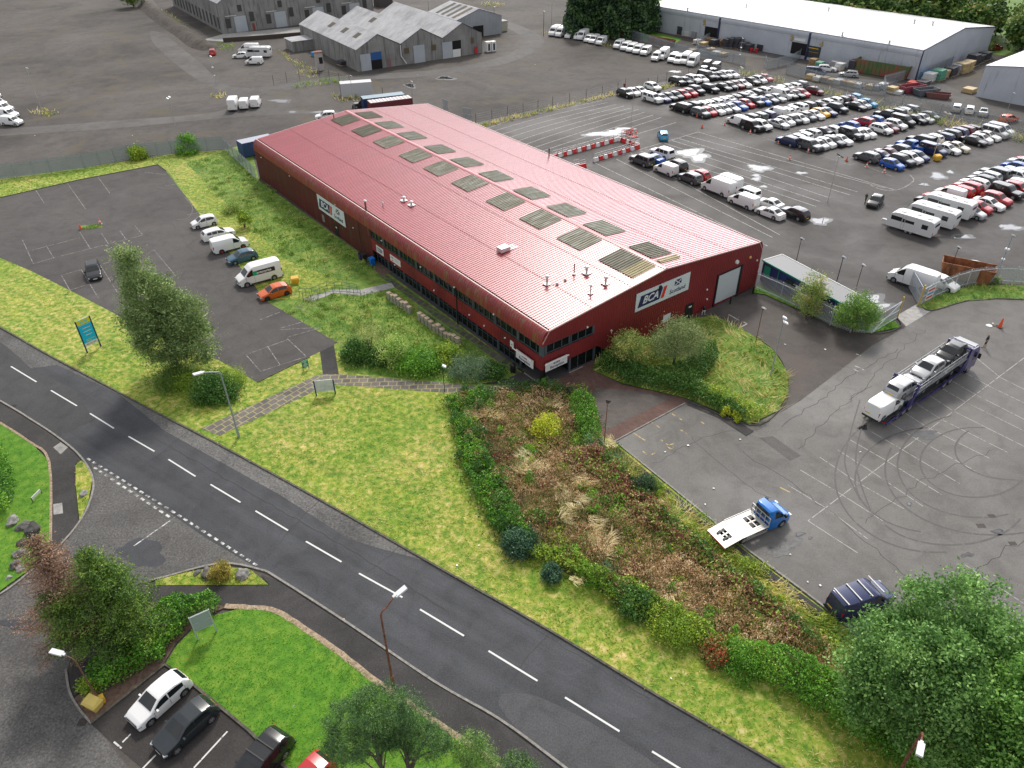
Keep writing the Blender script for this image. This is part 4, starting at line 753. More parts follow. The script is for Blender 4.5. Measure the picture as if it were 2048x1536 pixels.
v = vehicle('large van', 'white', g(497, 95, 1.4), 176, 'white motorhome with red stripe at the back of the rough yard', 'motorhome', 'leisure vehicles in the rough yard'); MB().box((-.5, 1.035, 1.7), (2.6, .03, .12)).build('stripe', mat('stripe red', (.3, .02, .04), .5), v)
# pick-up flatbed in the van row
v = vehicle('pickup', 'white', g(1141, 68, .9), -118, 'white dropside truck between the tall vans below the conifers')
# car transporter
def transporter(p, hd):
    t = thing('car_transporter', 'purple and silver car transporter lorry loaded with cars', 'lorry', (p.x, p.y, 0), math.radians(hd))
    PUR = mat('purple lorry paint', (.035, .026, .15), .25, 0, .5, .6); LG = mat('lorry light grey', (.42, .43, .44), .45)
    b = MB(); prof = [(8.3, .5), (8.35, 1.4), (8.2, 2.3), (7.9, 3.0), (7.55, 3.25), (6.15, 3.3), (6.1, .7)]
    n = len(prof); b.add([(x, -1.2, z) for x, z in prof]+[(x, 1.2, z) for x, z in prof], [tuple(range(n)), tuple(range(2*n-1, n-1, -1))]+[(i, (i+1) % n, n+(i+1) % n, n+i) for i in range(n)])
    b.build('cab', PUR, t, 30, True)
    MB().box((7.0, 0, 3.31), (1.3, 2.0, .08)).build('roof_panel', LG, t); MB().box((6.08, 0, 2.1), (.04, 2.2, 2.2)).build('cab_back', LG, t)
    b = MB(); b.add([(8.37, -1.05, 1.55), (8.37, 1.05, 1.55), (8.2, 1.05, 2.4), (8.2, -1.05, 2.4)], [(0, 1, 2, 3)]); b.build('windscreen', GLASS, t)
    for sd in (1, -1):
        MB().box((7.5, sd*1.205, 1.95), (.9, .02, .7)).build('side_window', GLASS, t); MB().box((8.0, sd*1.42, 2.0), (.15, .25, .6)).build('wing_mirror', TRIM, t); MB().box((8.33, sd*.9, .8), (.1, .4, .2)).build('headlight', LAMP, t)
    b = MB(); b.box((6.6, 0, 3.52), (.15, 2.3, .12), 0); b.box((6.6, 0, 3.4), (.1, .1, .2)); b.build('lamp_bar', mat('lamp bar', (.5, .52, .6), .3), t)
    b = MB(); b.span((-8.0, -.5, .55), (6.4, .5, .8)); b.span((5.0, -1.1, .5), (6.1, 1.1, .95)); b.build('chassis', DSTEEL, t)
    for sd in (1, -1):
        b = MB()
        pts = [(5.6, 2.4), (4.9, .95), (2.2, .85), (1.4, .55), (-2.5, .55), (-3.3, .9), (-5.2, .9), (-6.2, .6), (-8.2, .45)]
        for a, c in zip(pts, pts[1:]): b.tube([(a[0], sd*1.2, a[1]), (c[0], sd*1.2, c[1])], .1, 4)
        b.build('side_frame', PUR, t)
        MB().tube([(5.4, sd*1.2, .9), (5.9, sd*1.2, 3.6)], .13, 4).build('deck_post', PUR, t); MB().tube([(-4.6, sd*1.2, .9), (-3.9, sd*1.2, 3.3)], .2, 4).build('deck_post', PUR, t)
        b = MB(); b.tube([(-8.2, sd*.75, .75), (-4.5, sd*.75, 1.0), (5.5, sd*.75, 1.15)], .08, 4); b.span((-8.2, sd*.55, .72), (5.4, sd*1.1, .78)); b.build('lower_deck', DSTEEL, t)
        b = MB(); b.add([(-5.2, sd*.45, 2.05), (-5.2, sd*1.22, 2.05), (5.6, sd*1.22, 2.5), (5.6, sd*.45, 2.5), (-5.2, sd*.45, 1.95), (-5.2, sd*1.22, 1.95), (5.6, sd*1.22, 2.4), (5.6, sd*.45, 2.4)], [(0, 1, 2, 3), (7, 6, 5, 4), (0, 4, 5, 1), (1, 5, 6, 2), (2, 6, 7, 3), (3, 7, 4, 0)]); b.build('upper_deck', mat('deck plate', (.25, .25, .25), .5, .3), t, None, True)
        b = MB()
        for k in range(9):
            x = -4.6+k*1.2; z = 2.05+(x+5.2)*.0417; b.tube([(x, sd*1.22, z), (x, sd*1.22, z+1.0)], .025, 5)
        for h in (.55, 1.0): b.tube([(-4.6, sd*1.22, 2.07+h), (5.0, sd*1.22, 2.47+h)], .018, 5)
        b.build('guard_rail', STEEL, t)
    wheels(t, [(x, sd*1.02) for x in (7.2, 3.6, 2.4, -4.0, -5.1, -6.2) for sd in (1, -1)], .5, .32)
    for sd in (1, -1): MB().box((-8.25, sd*.95, .6), (.06, .3, .12)).build('tail_light', TAIL, t)
    return t
T0 = g(1765, 850); T1 = g(1945, 735)
tp0 = g(1753, 832, .6); tp1 = g(1932, 700, 2.0); dv = (tp1-tp0); HD = math.degrees(math.atan2(dv.y, dv.x)); c = (tp0+tp1)/2
transporter(c, HD)
u = Vector((math.cos(math.radians(HD)), math.sin(math.radians(HD))))
def onT(s): return c+u*s
for kind, col, s_, hd, z, lab in [('city car', 'black', 4.2, 180, 2.58, 'black small car on the transporter top deck behind the cab'), ('hatch', 'silver', -.1, 180, 2.38, 'silver hatchback in the middle of the transporter top deck'), ('estate', 'silver', -4.4, 0, 2.16, 'silver coupe at the rear of the transporter top deck'), ('hatch', 'teal', -2.6, 180, .85, 'dark blue car on the transporter lower deck'), ('estate', 'black', 2.6, 180, .92, 'black car on the transporter lower deck behind the cab'), ('large van', 'white', -7.1, 0, .0, 'white van backed up at the tail of the transporter')]:
    q = onT(s_); vehicle(kind if kind != 'large van' else 'small van', col, q, HD+hd, lab, near=True, z=z if kind != 'large van' else .78)
# ================= buildings =================
def frame(o, rz):
    o = Vector((o[0], o[1])); ux = Vector((math.cos(rz), math.sin(rz))); uy = Vector((-math.sin(rz), math.cos(rz)))
    return o, ux, uy
def to_local(fr, px, py, z):   # pixel at known height -> local x,y
    o, ux, uy = fr; p = g(px, py, z)-o; return p.dot(ux), p.dot(uy)
def ribbed(mb, a, d, n, stations, z0, z1, depth=.04, mi=0, period=.33):
    """vertical ribbed sheet: a = start xy, d = direction, n = outward normal, over [s0,s1]; z0/z1 functions of s"""
    s0, s1 = stations; cnt = max(1, int((s1-s0)/period)); P = []
    for k in range(cnt):
        b = s0+(s1-s0)*k/cnt; w = (s1-s0)/cnt
        P += [(b, 0), (b+w*.42, 0), (b+w*.52, depth), (b+w*.88, depth), (b+w*.98, 0)]
    P.append((s1, 0)); f0 = z0 if callable(z0) else (lambda s: z0); f1 = z1 if callable(z1) else (lambda s: z1)
    lo, hi = [], []
    for s, h in P:
        q = a+d*s+n*h; lo.append((q.x, q.y, f0(s))); hi.append((q.x, q.y, max(f1(s), f0(s)+.01)))
    mb.grid([lo, hi], mi)
def clad(name, c1, c2, stain, vscale, rough=.5, spec=.5, amount=.5):
    m = mat(name, c1, rough, 0, spec); v = coord(m); vs = coord(m, (1.2, 1.2, .12)) 
    o = mixc(m, ramp(m, noise(m, v, .25, 5), [(.35, (0,)*3), (.65, (1,)*3)]), c1, c2)
    o = mixc(m, ramp(m, noise(m, vs, vscale, 4, .7), [(1-amount, (0,)*3), (1-amount+.16, (.85,)*3)]), o, stain)
    base(m, o); return m
RED = clad('red wall cladding', (.22, .024, .028), (.18, .019, .023), (.10, .03, .022), 1.2, .45, .5, .36)
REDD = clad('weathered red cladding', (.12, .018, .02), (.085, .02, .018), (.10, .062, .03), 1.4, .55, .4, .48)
REDC = clad('curved eave cladding', (.28, .035, .04), (.22, .03, .035), (.20, .14, .05), 2.2, .4, .5, .50)
ROOFR = mat('red roof sheet', (.40, .045, .06), .30, 0, .6, 1.0); ROOFR.node_tree.nodes['Principled BSDF'].inputs['Coat Roughness'].default_value = .34
_v = coord(ROOFR, (1, .12, 1), 0); _o = mixc(ROOFR, ramp(ROOFR, noise(ROOFR, coord(ROOFR, (.08, 1.5, 1)), 1, 4, .6), [(.3, (0,)*3), (.7, (1,)*3)]), (.43, .058, .074), (.35, .044, .056)); _o = mixc(ROOFR, ramp(ROOFR, noise(ROOFR, coord(ROOFR, (.35, 2.5, 1)), 1, 6, .7), [(.52, (0,)*3), (.74, (.45,)*3)]), _o, (.22, .05, .05)); base(ROOFR, _o)
L(ramp(ROOFR, noise(ROOFR, coord(ROOFR, (.1, .6, 1)), 1, 4, .6), [(.35, (.36,)*3), (.65, (.5,)*3)]), ROOFR.node_tree.nodes['Principled BSDF'].inputs['Roughness'])
PALEF = mat('pale flashing', (.62, .42, .40), .5); GUTT = mat('black gutter', (.02, .015, .02), .6); GREYM = mat('grey mullion', (.085, .11, .13), .45, .2); WGL = mat('window glass', (.006, .009, .010), .08, 0, .35)  # gutter trough is one even near-black colour
BLKP = mat('black painted steel', (.012, .013, .016), .4); SIGNW = mat('sign board', (.62, .68, .70), .4); NAVYS = mat('sign navy', (.012, .018, .10), .4); REDS = mat('sign red', (.62, .03, .02), .4); WPAINT = mat('white paint', (.72, .72, .70), .5)
N0 = Vector((3.085, 63.06)); BRZ = math.radians(36.82); BF = frame(N0, BRZ); BW, BL = 34.9, 76.5
bd = thing('warehouse', 'long low red auction warehouse with a shallow ribbed roof', 'warehouse', (N0.x, N0.y, 0), BRZ)
ZE, ZR, XE = 6.5, 8.15, 1.0
def roofz(x): xx = min(x, BW-x); return ZE+(ZR-ZE)*(xx-XE)/(BW/2-XE)
def outline(x):
    xx = min(x, BW-x)
    if xx >= XE: return roofz(x)
    if xx >= .7: return ZE-.02
    return 5.2+1.28*math.sqrt(max(0, 1-((.7-xx)/.7)**2))
X, Y = Vector((1, 0)), Vector((0, 1)); O = Vector((0, 0))
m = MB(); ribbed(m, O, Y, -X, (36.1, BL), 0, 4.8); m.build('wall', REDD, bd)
m = MB(); ribbed(m, O, Y, -X, (0, 36.1), 1.92, 3.66); m.build('fascia', clad('fascia cladding', (.26, .028, .03), (.14, .016, .02), (.09, .03, .02), 1.2, .45, .5, .34), bd)
m = MB(); ribbed(m, O, X, -Y, (7.05, BW), lambda s: max(.0, 1.95-max(0, s-7.75)*.86) if s < 10 else 0, outline); ribbed(m, O, X, -Y, (.0, 7.05), 4.84, outline); ribbed(m, O, X, -Y, (0, 7.05), 1.92, 3.74)
m.build('gable_wall', RED, bd)
m = MB(); ribbed(m, Vector((BW, 0)), Y, X, (0, BL), 0, 5.2); m.build('wall', RED, bd)
m = MB(); ribbed(m, Vector((0, BL)), X, Y, (0, BW), 0, outline); m.build('gable_wall', RED, bd)
# curved eaves
for side in (0, 1):
    rows = []; cnt = int(BL/.40)
    prof = [(0.0, 4.8), (0, 5.1)]+[(.7*(1-math.cos(t)), 5.2+1.28*math.sin(t)) for t in [i*PI/2/8 for i in range(9)]]
    for k in range(cnt):
        b0 = BL*k/cnt; w = BL/cnt
        for f, h in ((0, 0), (.42, 0), (.52, .035), (.88, .035), (.98, 0)):
            r = []
            for i, (x, z) in enumerate(prof):
                t = max(0, (i-2))/8*PI/2; xx = x-h*math.cos(t); zz = z+h*math.sin(t); r.append((xx if not side else BW-xx, b0+w*f, zz))
            rows.append(r)
    m = MB(); m.grid(rows); m.build('curved_eave', REDC, bd, 30)
    sx = (lambda x: x) if not side else (lambda x: BW-x)
    m = MB(); m.span((sx(.66), -.02, 6.46), (sx(.80), BL, 6.52)); m.build('eave_flashing', PALEF, bd)
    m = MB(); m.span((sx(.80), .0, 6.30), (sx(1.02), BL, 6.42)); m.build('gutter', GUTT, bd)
    # roof slope with ribs
    rows = []
    for k in range(cnt):
        b0 = BL*k/cnt; w = BL/cnt
        for f, h in ((0, 0), (.46, 0), (.56, .05), (.84, .05), (.94, 0)):
            rows.append([(sx(x), b0+w*f, roofz(x)+h) for x in (XE, 6, 12, BW/2)])
    m = MB(); m.grid(rows); m.build('roof', ROOFR, bd)
for yy in (-.06, BL-.06):
    m = MB(); pts = [(BW*i/40, yy, outline(BW*i/40)+.03) for i in range(41)]; 
    m.add([(x, y, z) for x, y, z in pts]+[(x, y+.14, z) for x, y, z in pts]+[(x, y, z-.14) for x, y, z in pts], [(i, i+1, 41+i+1, 41+i) for i in range(40)]+[(82+i, 82+i+1, i+1, i) for i in range(40)]); m.build('verge_trim', PALEF, bd)
m = MB(); m.add([(BW/2-.28, 0, ZR+.045), (BW/2, 0, ZR+.09), (BW/2+.28, 0, ZR+.045), (BW/2-.28, BL, ZR+.045), (BW/2, BL, ZR+.09), (BW/2+.28, BL, ZR+.045)], [(0, 1, 4, 3), (1, 2, 5, 4)]); m.build('ridge_cap', mat('ridge cap', (.46, .10, .11), .35), bd)
# rooflights
def roofpt(px, py, left=True):
    z = 7.4
    for _ in range(6):
        x, y = to_local(BF, px, py, z); z = roofz(min(max(x, XE), BW-XE))+.03
    return x, y
RLA = [m_ for m_ in [speckled('old rooflight %s' % n, st, sc, None, .15, .7, .2, (.35, 3.0, 1), 0) for n, st, sc in (('mossy', [(.3, (.09, .085, .055)), (.55, (.15, .14, .10)), (.7, (.24, .23, .17))], 1), ('streaked', [(.32, (.14, .13, .085)), (.5, (.24, .23, .17)), (.68, (.42, .42, .37))], 1), ('pale', [(.3, (.16, .17, .12)), (.55, (.25, .25, .2)), (.7, (.4, .4, .38))], 1), ('yellowed', [(.3, (.22, .18, .08)), (.6, (.38, .33, .18)), (.75, (.5, .47, .33))], 1))]]
LC = [(692, 240), (731, 262), (778, 284), (830, 312), (882, 337), (939, 367), (1009, 404), (1079, 439), (1157, 479), (1238, 521)]
RC = [(735, 231), (782, 250), (824, 272), (879, 299), (930, 325), (990, 353), (1058, 388), (1131, 421), (1208, 456), (1290, 501)]
def rooflight(x0, x1, y0, y1, mt):
    rows = []; n = max(2, int(round((y1-y0)/.40)))
    for k in range(n):
        b0 = y0+(y1-y0)*k/n; w = (y1-y0)/n
        for f, h in ((0, .09), (.46, .09), (.54, .16), (.86, .16), (.94, .09)): rows.append([(x, b0+w*f, roofz(x)+h) for x in (x0, (x0+x1)/2, x1)])
    m = MB(); m.grid(rows); m.build('rooflight', mt, bd)
yL = [roofpt(*p)[1] for p in LC]; yR = [roofpt(*p)[1] for p in RC]
print('rooflights', [tuple(round(v, 1) for v in roofpt(*p)) for p in LC], [tuple(round(v, 1) for v in roofpt(*p)) for p in RC])
for i in range(10):
    rooflight(13.4, 16.95, max(3.0, yL[i]-2.1), min(6.65, yL[i]+2.1) if i == 9 else yL[i]+2.1, RLA[0 if i < 2 or i == 9 else 1]); rooflight(17.95, 21.3, max(2.2, yR[i]-2.1), min(6.5, yR[i]+2.1) if i == 9 else yR[i]+2.1, RLA[0 if i in (0, 9) else 2])
rooflight(13.4, 16.95, 1.1, 2.99, RLA[3]); rooflight(17.95, 21.3, 1.25, 2.19, RLA[3])
for xx in (6.6, 12.2, BW-6.6, BW-12.2):
    m = MB(); m.box((xx, BL/2, roofz(xx)+.088), (.05, BL-.2, .012)); m.build('lap_joint', mat('lap joint', (.32, .04, .05), .5), bd)
# vents
GALV = mat('vent metal', (.55, .56, .55), .35, .4); DPIPE = mat('flue pipe', (.14, .06, .05), .6)
def vent(px, py, h, r, cap=True, base=True, pipe=None):
    x, y = roofpt(px, py); z = roofz(x)+.05; m = MB()
    m.tube([(x, y, z), (x, y, z+h)], r*.55, 10); m.build('flue', pipe or GALV, bd, 30)
    if cap: m = MB(); m.lathe((x, y, z+h), [(r*.6, -.05), (r*1.15, 0), (r*1.1, .1), (r*.5, .2)], 12); m.build('cowl', GALV, bd, 30)
    if base: m = MB(); m.box((x, y, z+.06), (r*3.2, r*3.2, .08)); m.build('vent_base', GALV, bd)
vent(732, 420, 1.2, .22, True, False, DPIPE); vent(766, 412, .35, .13, True, False); vent(808, 402, .45, .26); vent(823, 411, .45, .26); vent(1094, 569, .9, .22); vent(1148, 549, 1.3, .12, False, True, DPIPE); vent(1173, 547, .7, .26); vent(1211, 568, .75, .24); vent(1181, 588, .9, .14)
vent(1114, 569, .06, .16, True, False); vent(1130, 561, .06, .16, True, False)
x, y = roofpt(1007, 502); m = MB(); m.box((x, y, roofz(x)+.35), (1.3, 1.0, .5)); m.build('roof_unit', GALV, bd); m = MB()
for k in range(4): m.box((x+1.2, y-.45+k*.3, roofz(x)+.16), (1.3, .12, .12))
m.build('unit_rails', GALV, bd)
z = 7
x, y = roofpt(1100, 312); m = MB(); m.tube([(x-.2, y, roofz(BW-1.5)), (x-.2, y, roofz(BW-1.5)+1.3)], .1, 8); m.build('flue', DPIPE, bd)
x, y = roofpt(668, 237); m = MB(); m.tube([(x, y, roofz(x)), (x, y, roofz(x)+1.0)], .08, 8); m.build('flue', DPIPE, bd)
# soffit, glazing of the long wall
def glazing(a, d, n, s0, s1, z0, z1, step, heavy, off=.12, transom=None, name='window'):
    g_ = MB(); p, q = a+d*s0-n*off, a+d*s1-n*off; g_.add([(p.x, p.y, z0), (q.x, q.y, z0), (q.x, q.y, z1), (p.x, p.y, z1)], [(0, 1, 2, 3)]); w = g_.build(name, WGL, bd)
    f = MB(); rz = math.atan2(d.y, d.x); k = 0; s = s0
    cnt = int(round((s1-s0)/step))
    for k in range(cnt+1):
        s = s0+(s1-s0)*k/cnt; c = a+d*s-n*(off-.05); wd = .26 if heavy and k % heavy == 0 else .06
        f.box((c.x, c.y, (z0+z1)/2), (wd, .1 if wd < .1 else .16, z1-z0-.004), rz)
    for zz, t in ((z0+.04, .08), (z1-.04, .06))+(((transom, .05),) if transom else ()):
        c = a+d*(s0+s1)/2-n*(off-.035); f.box((c.x, c.y, zz), (s1-s0, .06, t), rz)
    f.build('frame', GREYM, w)
for k in range(9): glazing(O, Y, -X, 4.1*k+.0, 4.1*k+4.0, 3.68, 4.78, 1.0, 4)
for k in range(1, 9): glazing(O, Y, -X, 4.1*k, 4.1*k+4.0, .02, 1.9, 1.0, 4, .5, 1.1)
for k in range(2): glazing(O, X, -Y, .5+3.3*k, .5+3.3*k+3.2, 3.76, 4.82, 1.06, 3)
glazing(O, X, -Y, 4.0, 9.8, .02, 1.93, 1.16, 3, .3)
glazing(Vector((4.0, 0)), Y, -X, .3, 4.1, .02, 1.9, 1.2, 0, .0); glazing(Vector((0, 4.1)), X, -Y, .5, 4.0, .02, 1.9, 1.2, 0, .0)
m = MB(); m.span((.02, .02, 1.90), (9.8, 4.3, 1.94)); m.span((.02, 4.3, 1.90), (.6, 36.1, 1.94)); m.build('soffit', BLKP, bd)
m = MB(); m.span((-.02, -.02, 3.66), (.3, .5, 4.84)); m.build('corner_panel', GREYM, bd)
m = MB(); m.span((0.04, .04, 0), (.30, .30, 1.93)); m.build('corner_post', BLKP, bd); m = MB(); m.span((.42, .04, 0), (.6, .22, 1.93)); m.build('corner_post', BLKP, bd)
m = MB(); m.span((-.05, -.05, .0), (5.8, .1, .05)); m.span((-.05, .1, 0), (.1, 4.1, .05)); m.build('step_edge', mat('step stone', (.33, .27, .23), .8), bd)
m = MB(); m.tube([(-.06, 15.6, .1), (-.06, 15.6, 4.9)], .09, 8); m.build('downpipe', BLKP, bd); m = MB(); m.tube([(-.06, 39.6, .1), (-.06, 39.6, 5.0)], .06, 8); m.build('downpipe', mat('brown pipe', (.10, .05, .045), .6), bd)
# loading door, side door, canopy lights
m = MB(); m.span((27.0, -.06, .35), (31.0, -.02, 4.2)); dr = m.build('loading_door', mat('roller door', (.50, .54, .56), .45), bd)
m = MB(); m.span((26.75, -.12, .0), (27.0, .0, 4.35)); m.span((31.0, -.12, 0), (31.4, 0, 4.35)); m.span((27.0, -.12, 4.2), (31.0, 0, 4.35)); m.build('frame', BLKP, dr)
m = MB(); m.span((21.6, -.07, .0), (23.0, -.03, 2.05)); dr = m.build('door', BLKP, bd); m = MB(); m.span((22.2, -.085, 1.5), (22.7, -.072, 1.7)); m.build('door_sign', WPAINT, dr)
m = MB(); m.span((-.07, 46.5, .0), (-.04, 47.7, 1.75)); dr = m.build('door', BLKP, bd); m = MB(); m.span((-.085, 46.8, 1.2), (-.072, 47.2, 1.4)); m.build('door_sign', WPAINT, dr)
m = MB(); m.span((17.9, -.08, 1.0), (19.1, -.04, 2.0)); m.build('notice', SIGNW, bd)
m = MB(); m.span((-.08, 50.9, .7), (-.045, 51.7, 1.8)); m.build('notice', mat('dull panel', (.2, .2, .18), .6), bd)
for x, z, r in ((30.0, 5.1, .28),): m = MB(); m.lathe((0, 0, 0), [(r, 0), (r*.8, .22)], 12); m.v = [(a+x, -.05-c, b+z) for a, b, c in m.v]; m.build('flood_light', WPAINT, bd, 30)
m = MB(); m.lathe((0, 0, 0), [(.2, 0), (.12, .15)], 10); m.v = [(a+32.6, -.05-c, b+4.9) for a, b, c in m.v]; m.build('alarm_bell', mat('amber', (.6, .38, .1), .4), bd, 30)
for x, z in ((25.1, 3.0), (25.4, 1.6), (34.1, 4.06), (9.6, 3.2), (6.0, 5.0)): m = MB(); m.box((x, -.1, z), (.16, .14, .16)); m.build('wall_lamp', WPAINT, bd)
m = MB(); m.box((16.6, -.18, 6.15), (.3, .3, .5)); m.build('flood_light', BLKP, bd)
for y, z in ((73.5, 4.4), (62, 4.6), (46.2, 5.0), (41.2, 3.3), (23.3, 4.5), (20.5, 2.5), (15.9, 4.9), (13.0, 2.6), (10.1, 2.55), (8.2, 4.9), (6.2, 2.9), (33.0, 4.4), (30, 2.1)): m = MB(); m.box((-.1, y, z), (.13, .16, .13)); m.build('wall_lamp', WPAINT, bd)
m = MB(); m.span((-.05, 3.95, 2.35), (-.03, 4.7, 3.1)); 
# signs
def bca_sign(label, origin, rot, w, h, scot=True, thick=.06):
    """sign board with local x to the right, z up, facing -y"""
    t = thing('sign_board', label, 'sign', origin, rot, 'signs fixed to the red warehouse')
    MB().box((w/2, 0, h/2), (w, thick, h)).build('panel', SIGNW, t); y = -thick/2-.012
    if scot:
        lw = w*.40; m = MB(); m.add([(w*.035, y, h*.18), (w*.035+lw, y, h*.18), (w*.085+lw, y, h*.80), (w*.085, y, h*.80)], [(0, 1, 2, 3)]); m.build('logo_panel', NAVYS, t)
        m = MB(); m.add([(w*.055+lw, y, h*.18), (w*.115+lw, y, h*.18), (w*.165+lw, y, h*.80), (w*.105+lw, y, h*.80)], [(0, 1, 2, 3)]); m.build('logo_bar', REDS, t)
        text('lettering', 'BCA', h*.56, WHT, t, (w*.06+lw/2, y-.01, h*.49), (PI/2, 0, 0), bold=.03, shear=.3, extrude=.004)
        text('lettering', 'Scotland', h*.34, NAVYS, t, (w*.775, y-.01, h*.30), (PI/2, 0, 0), bold=.004, extrude=.004)
        fl = MB(); x0, x1, z0, z1 = w*.70, w*.83, h*.55, h*.88; fl.quad((x0, y, z0), (x1, y, z0), (x1+.1, y, z1), (x0+.1, y, z1)); fl.build('flag', NAVYS, t)
        m = MB(); t_ = .09
        for (a, b) in (((x0, z0), (x1+.1, z1)), ((x0+.1, z1), (x1, z0))): m.add([(a[0], y-.006, a[1]-t_), (a[0], y-.006, a[1]+t_*.6), (b[0], y-.006, b[1]+t_*.6), (b[0], y-.006, b[1]-t_)], [(0, 1, 2, 3)])
        m.build('saltire', WHT, t)
    return t
bx = lambda x, y, z: (N0.x+BF[1].x*x+BF[2].x*y, N0.y+BF[1].y*x+BF[2].y*y, z)
bca_sign('large white sign with navy and red logo and flag on the gable wall', bx(13.0, -.1, 4.25), BRZ, 8.55, 2.25)
bca_sign('faded white sign with navy and red logo on the long side wall', bx(-.1, 52.2, 2.5), BRZ-PI/2, 8.6, 2.3)
t = thing('sign_board', 'small square sign with navy logo above the side windows', 'sign', bx(-.08, 34.75, 2.2), BRZ-PI/2, 'signs fixed to the red warehouse'); MB().box((.95, 0, .48), (1.9, .05, .98)).build('panel', SIGNW, t)
MB().box((.75, -.035, .5), (1.0, .012, .5)).build('logo_panel', NAVYS, t); MB().box((1.48, -.035, .5), (.24, .012, .5)).build('logo_bar', REDS, t); text('lettering', 'BCA', .42, WHT, t, (.75, -.05, .5), (PI/2, 0, 0), bold=.015, extrude=.004)
t = thing('sign_board', 'white notice with small red mark above the side windows', 'sign', bx(-.08, 31.1, 2.4), BRZ-PI/2, 'signs fixed to the red warehouse'); MB().box((1.35, 0, .42), (2.6, .05, .86)).build('panel', WPAINT, t)
m = MB(); m.box((.65, -.035, .2), (.3, .012, .14)); m.build('red_mark', REDS, t); m = MB()
for k in range(4): m.box((1.7, -.035, .7-k*.14), (1.1, .012, .03))
m.build('small_print', mat('faint print', (.4, .35, .36), .5), t); m = MB(); m.box((.6, -.035, .58), (.6, .012, .22)); m.build('grey_emblem', mat('faint emblem', (.3, .34, .38), .5), t)
for lab, org, rz in (('white reception sign on the left of the entrance corner', bx(-.3, 3.95, 1.72), BRZ-PI/2), ('white reception sign facing us on the right of the entrance corner', bx(.25, -.3, 1.85), BRZ)):
    t = thing('sign_board', lab, 'sign', org, rz, 'signs fixed to the red warehouse'); MB().box((1.45, 0, .5), (2.9, .08, 1.0)).build('panel', WPAINT, t)
    m = MB(); m.tube([(-.3, -.28, 1.1), (2.9, -.28, 1.1)], .06, 6); m.tube([(.3, 0, 1.0), (.3, -.28, 1.1)], .03, 5); m.tube([(2.5, 0, 1.0), (2.5, -.28, 1.1)], .03, 5); m.build('trough_light', WPAINT, t)
    text('lettering', 'Reception', .46, NAVYS, t, (1.5, -.055, .3), (PI/2, 0, 0), bold=.004, extrude=.004); MB().box((1.35, -.05, .68), (.62, .012, .2)).build('logo_panel', NAVYS, t); MB().box((1.8, -.05, .68), (.14, .012, .2)).build('logo_bar', REDS, t); text('lettering', 'BCA', .2, WHT, t, (1.35, -.062, .68), (PI/2, 0, 0), bold=.008, extrude=.003)
t = thing('notice_board', 'small white notice on the red fascia above reception', 'sign', bx(-.07, 5.3, 2.35), BRZ-PI/2); MB().box((.3, 0, .35), (.6, .04, .75)).build('panel', WPAINT, t); MB().box((.32, -.028, .3), (.16, .01, .12)).build('emblem', NAVYS, t)
# A-board at the entrance, bins, smoking stool
t = thing('a_board', 'navy A-board sign in white frame under the reception sign', 'sign', bx(1.3, 3.4, 0), BRZ-PI/2); MB().box((0, 0, .62), (.62, .04, .7)).build('panel', NAVYS, t); m = MB()
for sx in (-.34, .34): m.box((sx, 0, .5), (.05, .07, 1.0))
m.build('frame', WPAINT, t); MB().box((0, -.03, .6), (.3, .02, .09)).build('arrow', WPAINT, t)
def litter_bin(px, py, label):
    p = g(px, py); t = thing('litter_bin', label, 'bin', (p.x, p.y, 0), 0, 'black litter bins'); MB().lathe((0, 0, 0), [(.24, 0), (.29, .1), (.29, .78), (.26, .8)], 14).build('bin_body', BLKP, t, 40); MB().lathe((0, 0, .86), [(.30, 0), (.30, .1), (.22, .24), (.05, .3)], 14).build('hood', BLKP, t, 40); MB().lathe((0, 0, .76), [(.2, 0), (.2, .12)], 10).build('opening', mat('bin slot', (.2, .2, .2), .4), t)
litter_bin(1138, 795, 'black domed litter bin at the edge of the block paving'); litter_bin(1026, 745, 'black domed litter bin by the side windows')
p = bx(24.6, -.5, 0); t = thing('stool', 'white stool with something dark on it beside the loading door', 'stool', p, BRZ); MB().lathe((0, 0, .5), [(.2, 0), (.2, .06)], 12).build('seat', WPAINT, t)
for a in range(4): MB().tube([(.15*math.cos(a*PI/2), .15*math.sin(a*PI/2), .5), (.24*math.cos(a*PI/2), .24*math.sin(a*PI/2), 0)], .03, 5).build('leg', WPAINT, t)
t = thing('sack', 'dark sack resting on the white stool', 'sack', (p[0], p[1], .56)); t2 = MB().lathe((0, 0, 0), [(.12, 0), (.2, .15), (.17, .45), (.06, .6)], 10).build('sack_body', BLKP, t, 50)
t = thing('barrier', 'black rail barrier in front of the loading door', 'barrier', bx(31.4, -.9, 0), BRZ); MB().box((-.2, 0, 1.0), (4.6, .1, .1)).build('rail', BLKP, t); MB().box((-2.4, 0, .5), (.12, .12, 1.0)).build('post', BLKP, t); MB().box((2.0, 0, .5), (.12, .12, 1.0)).build('post', BLKP, t)
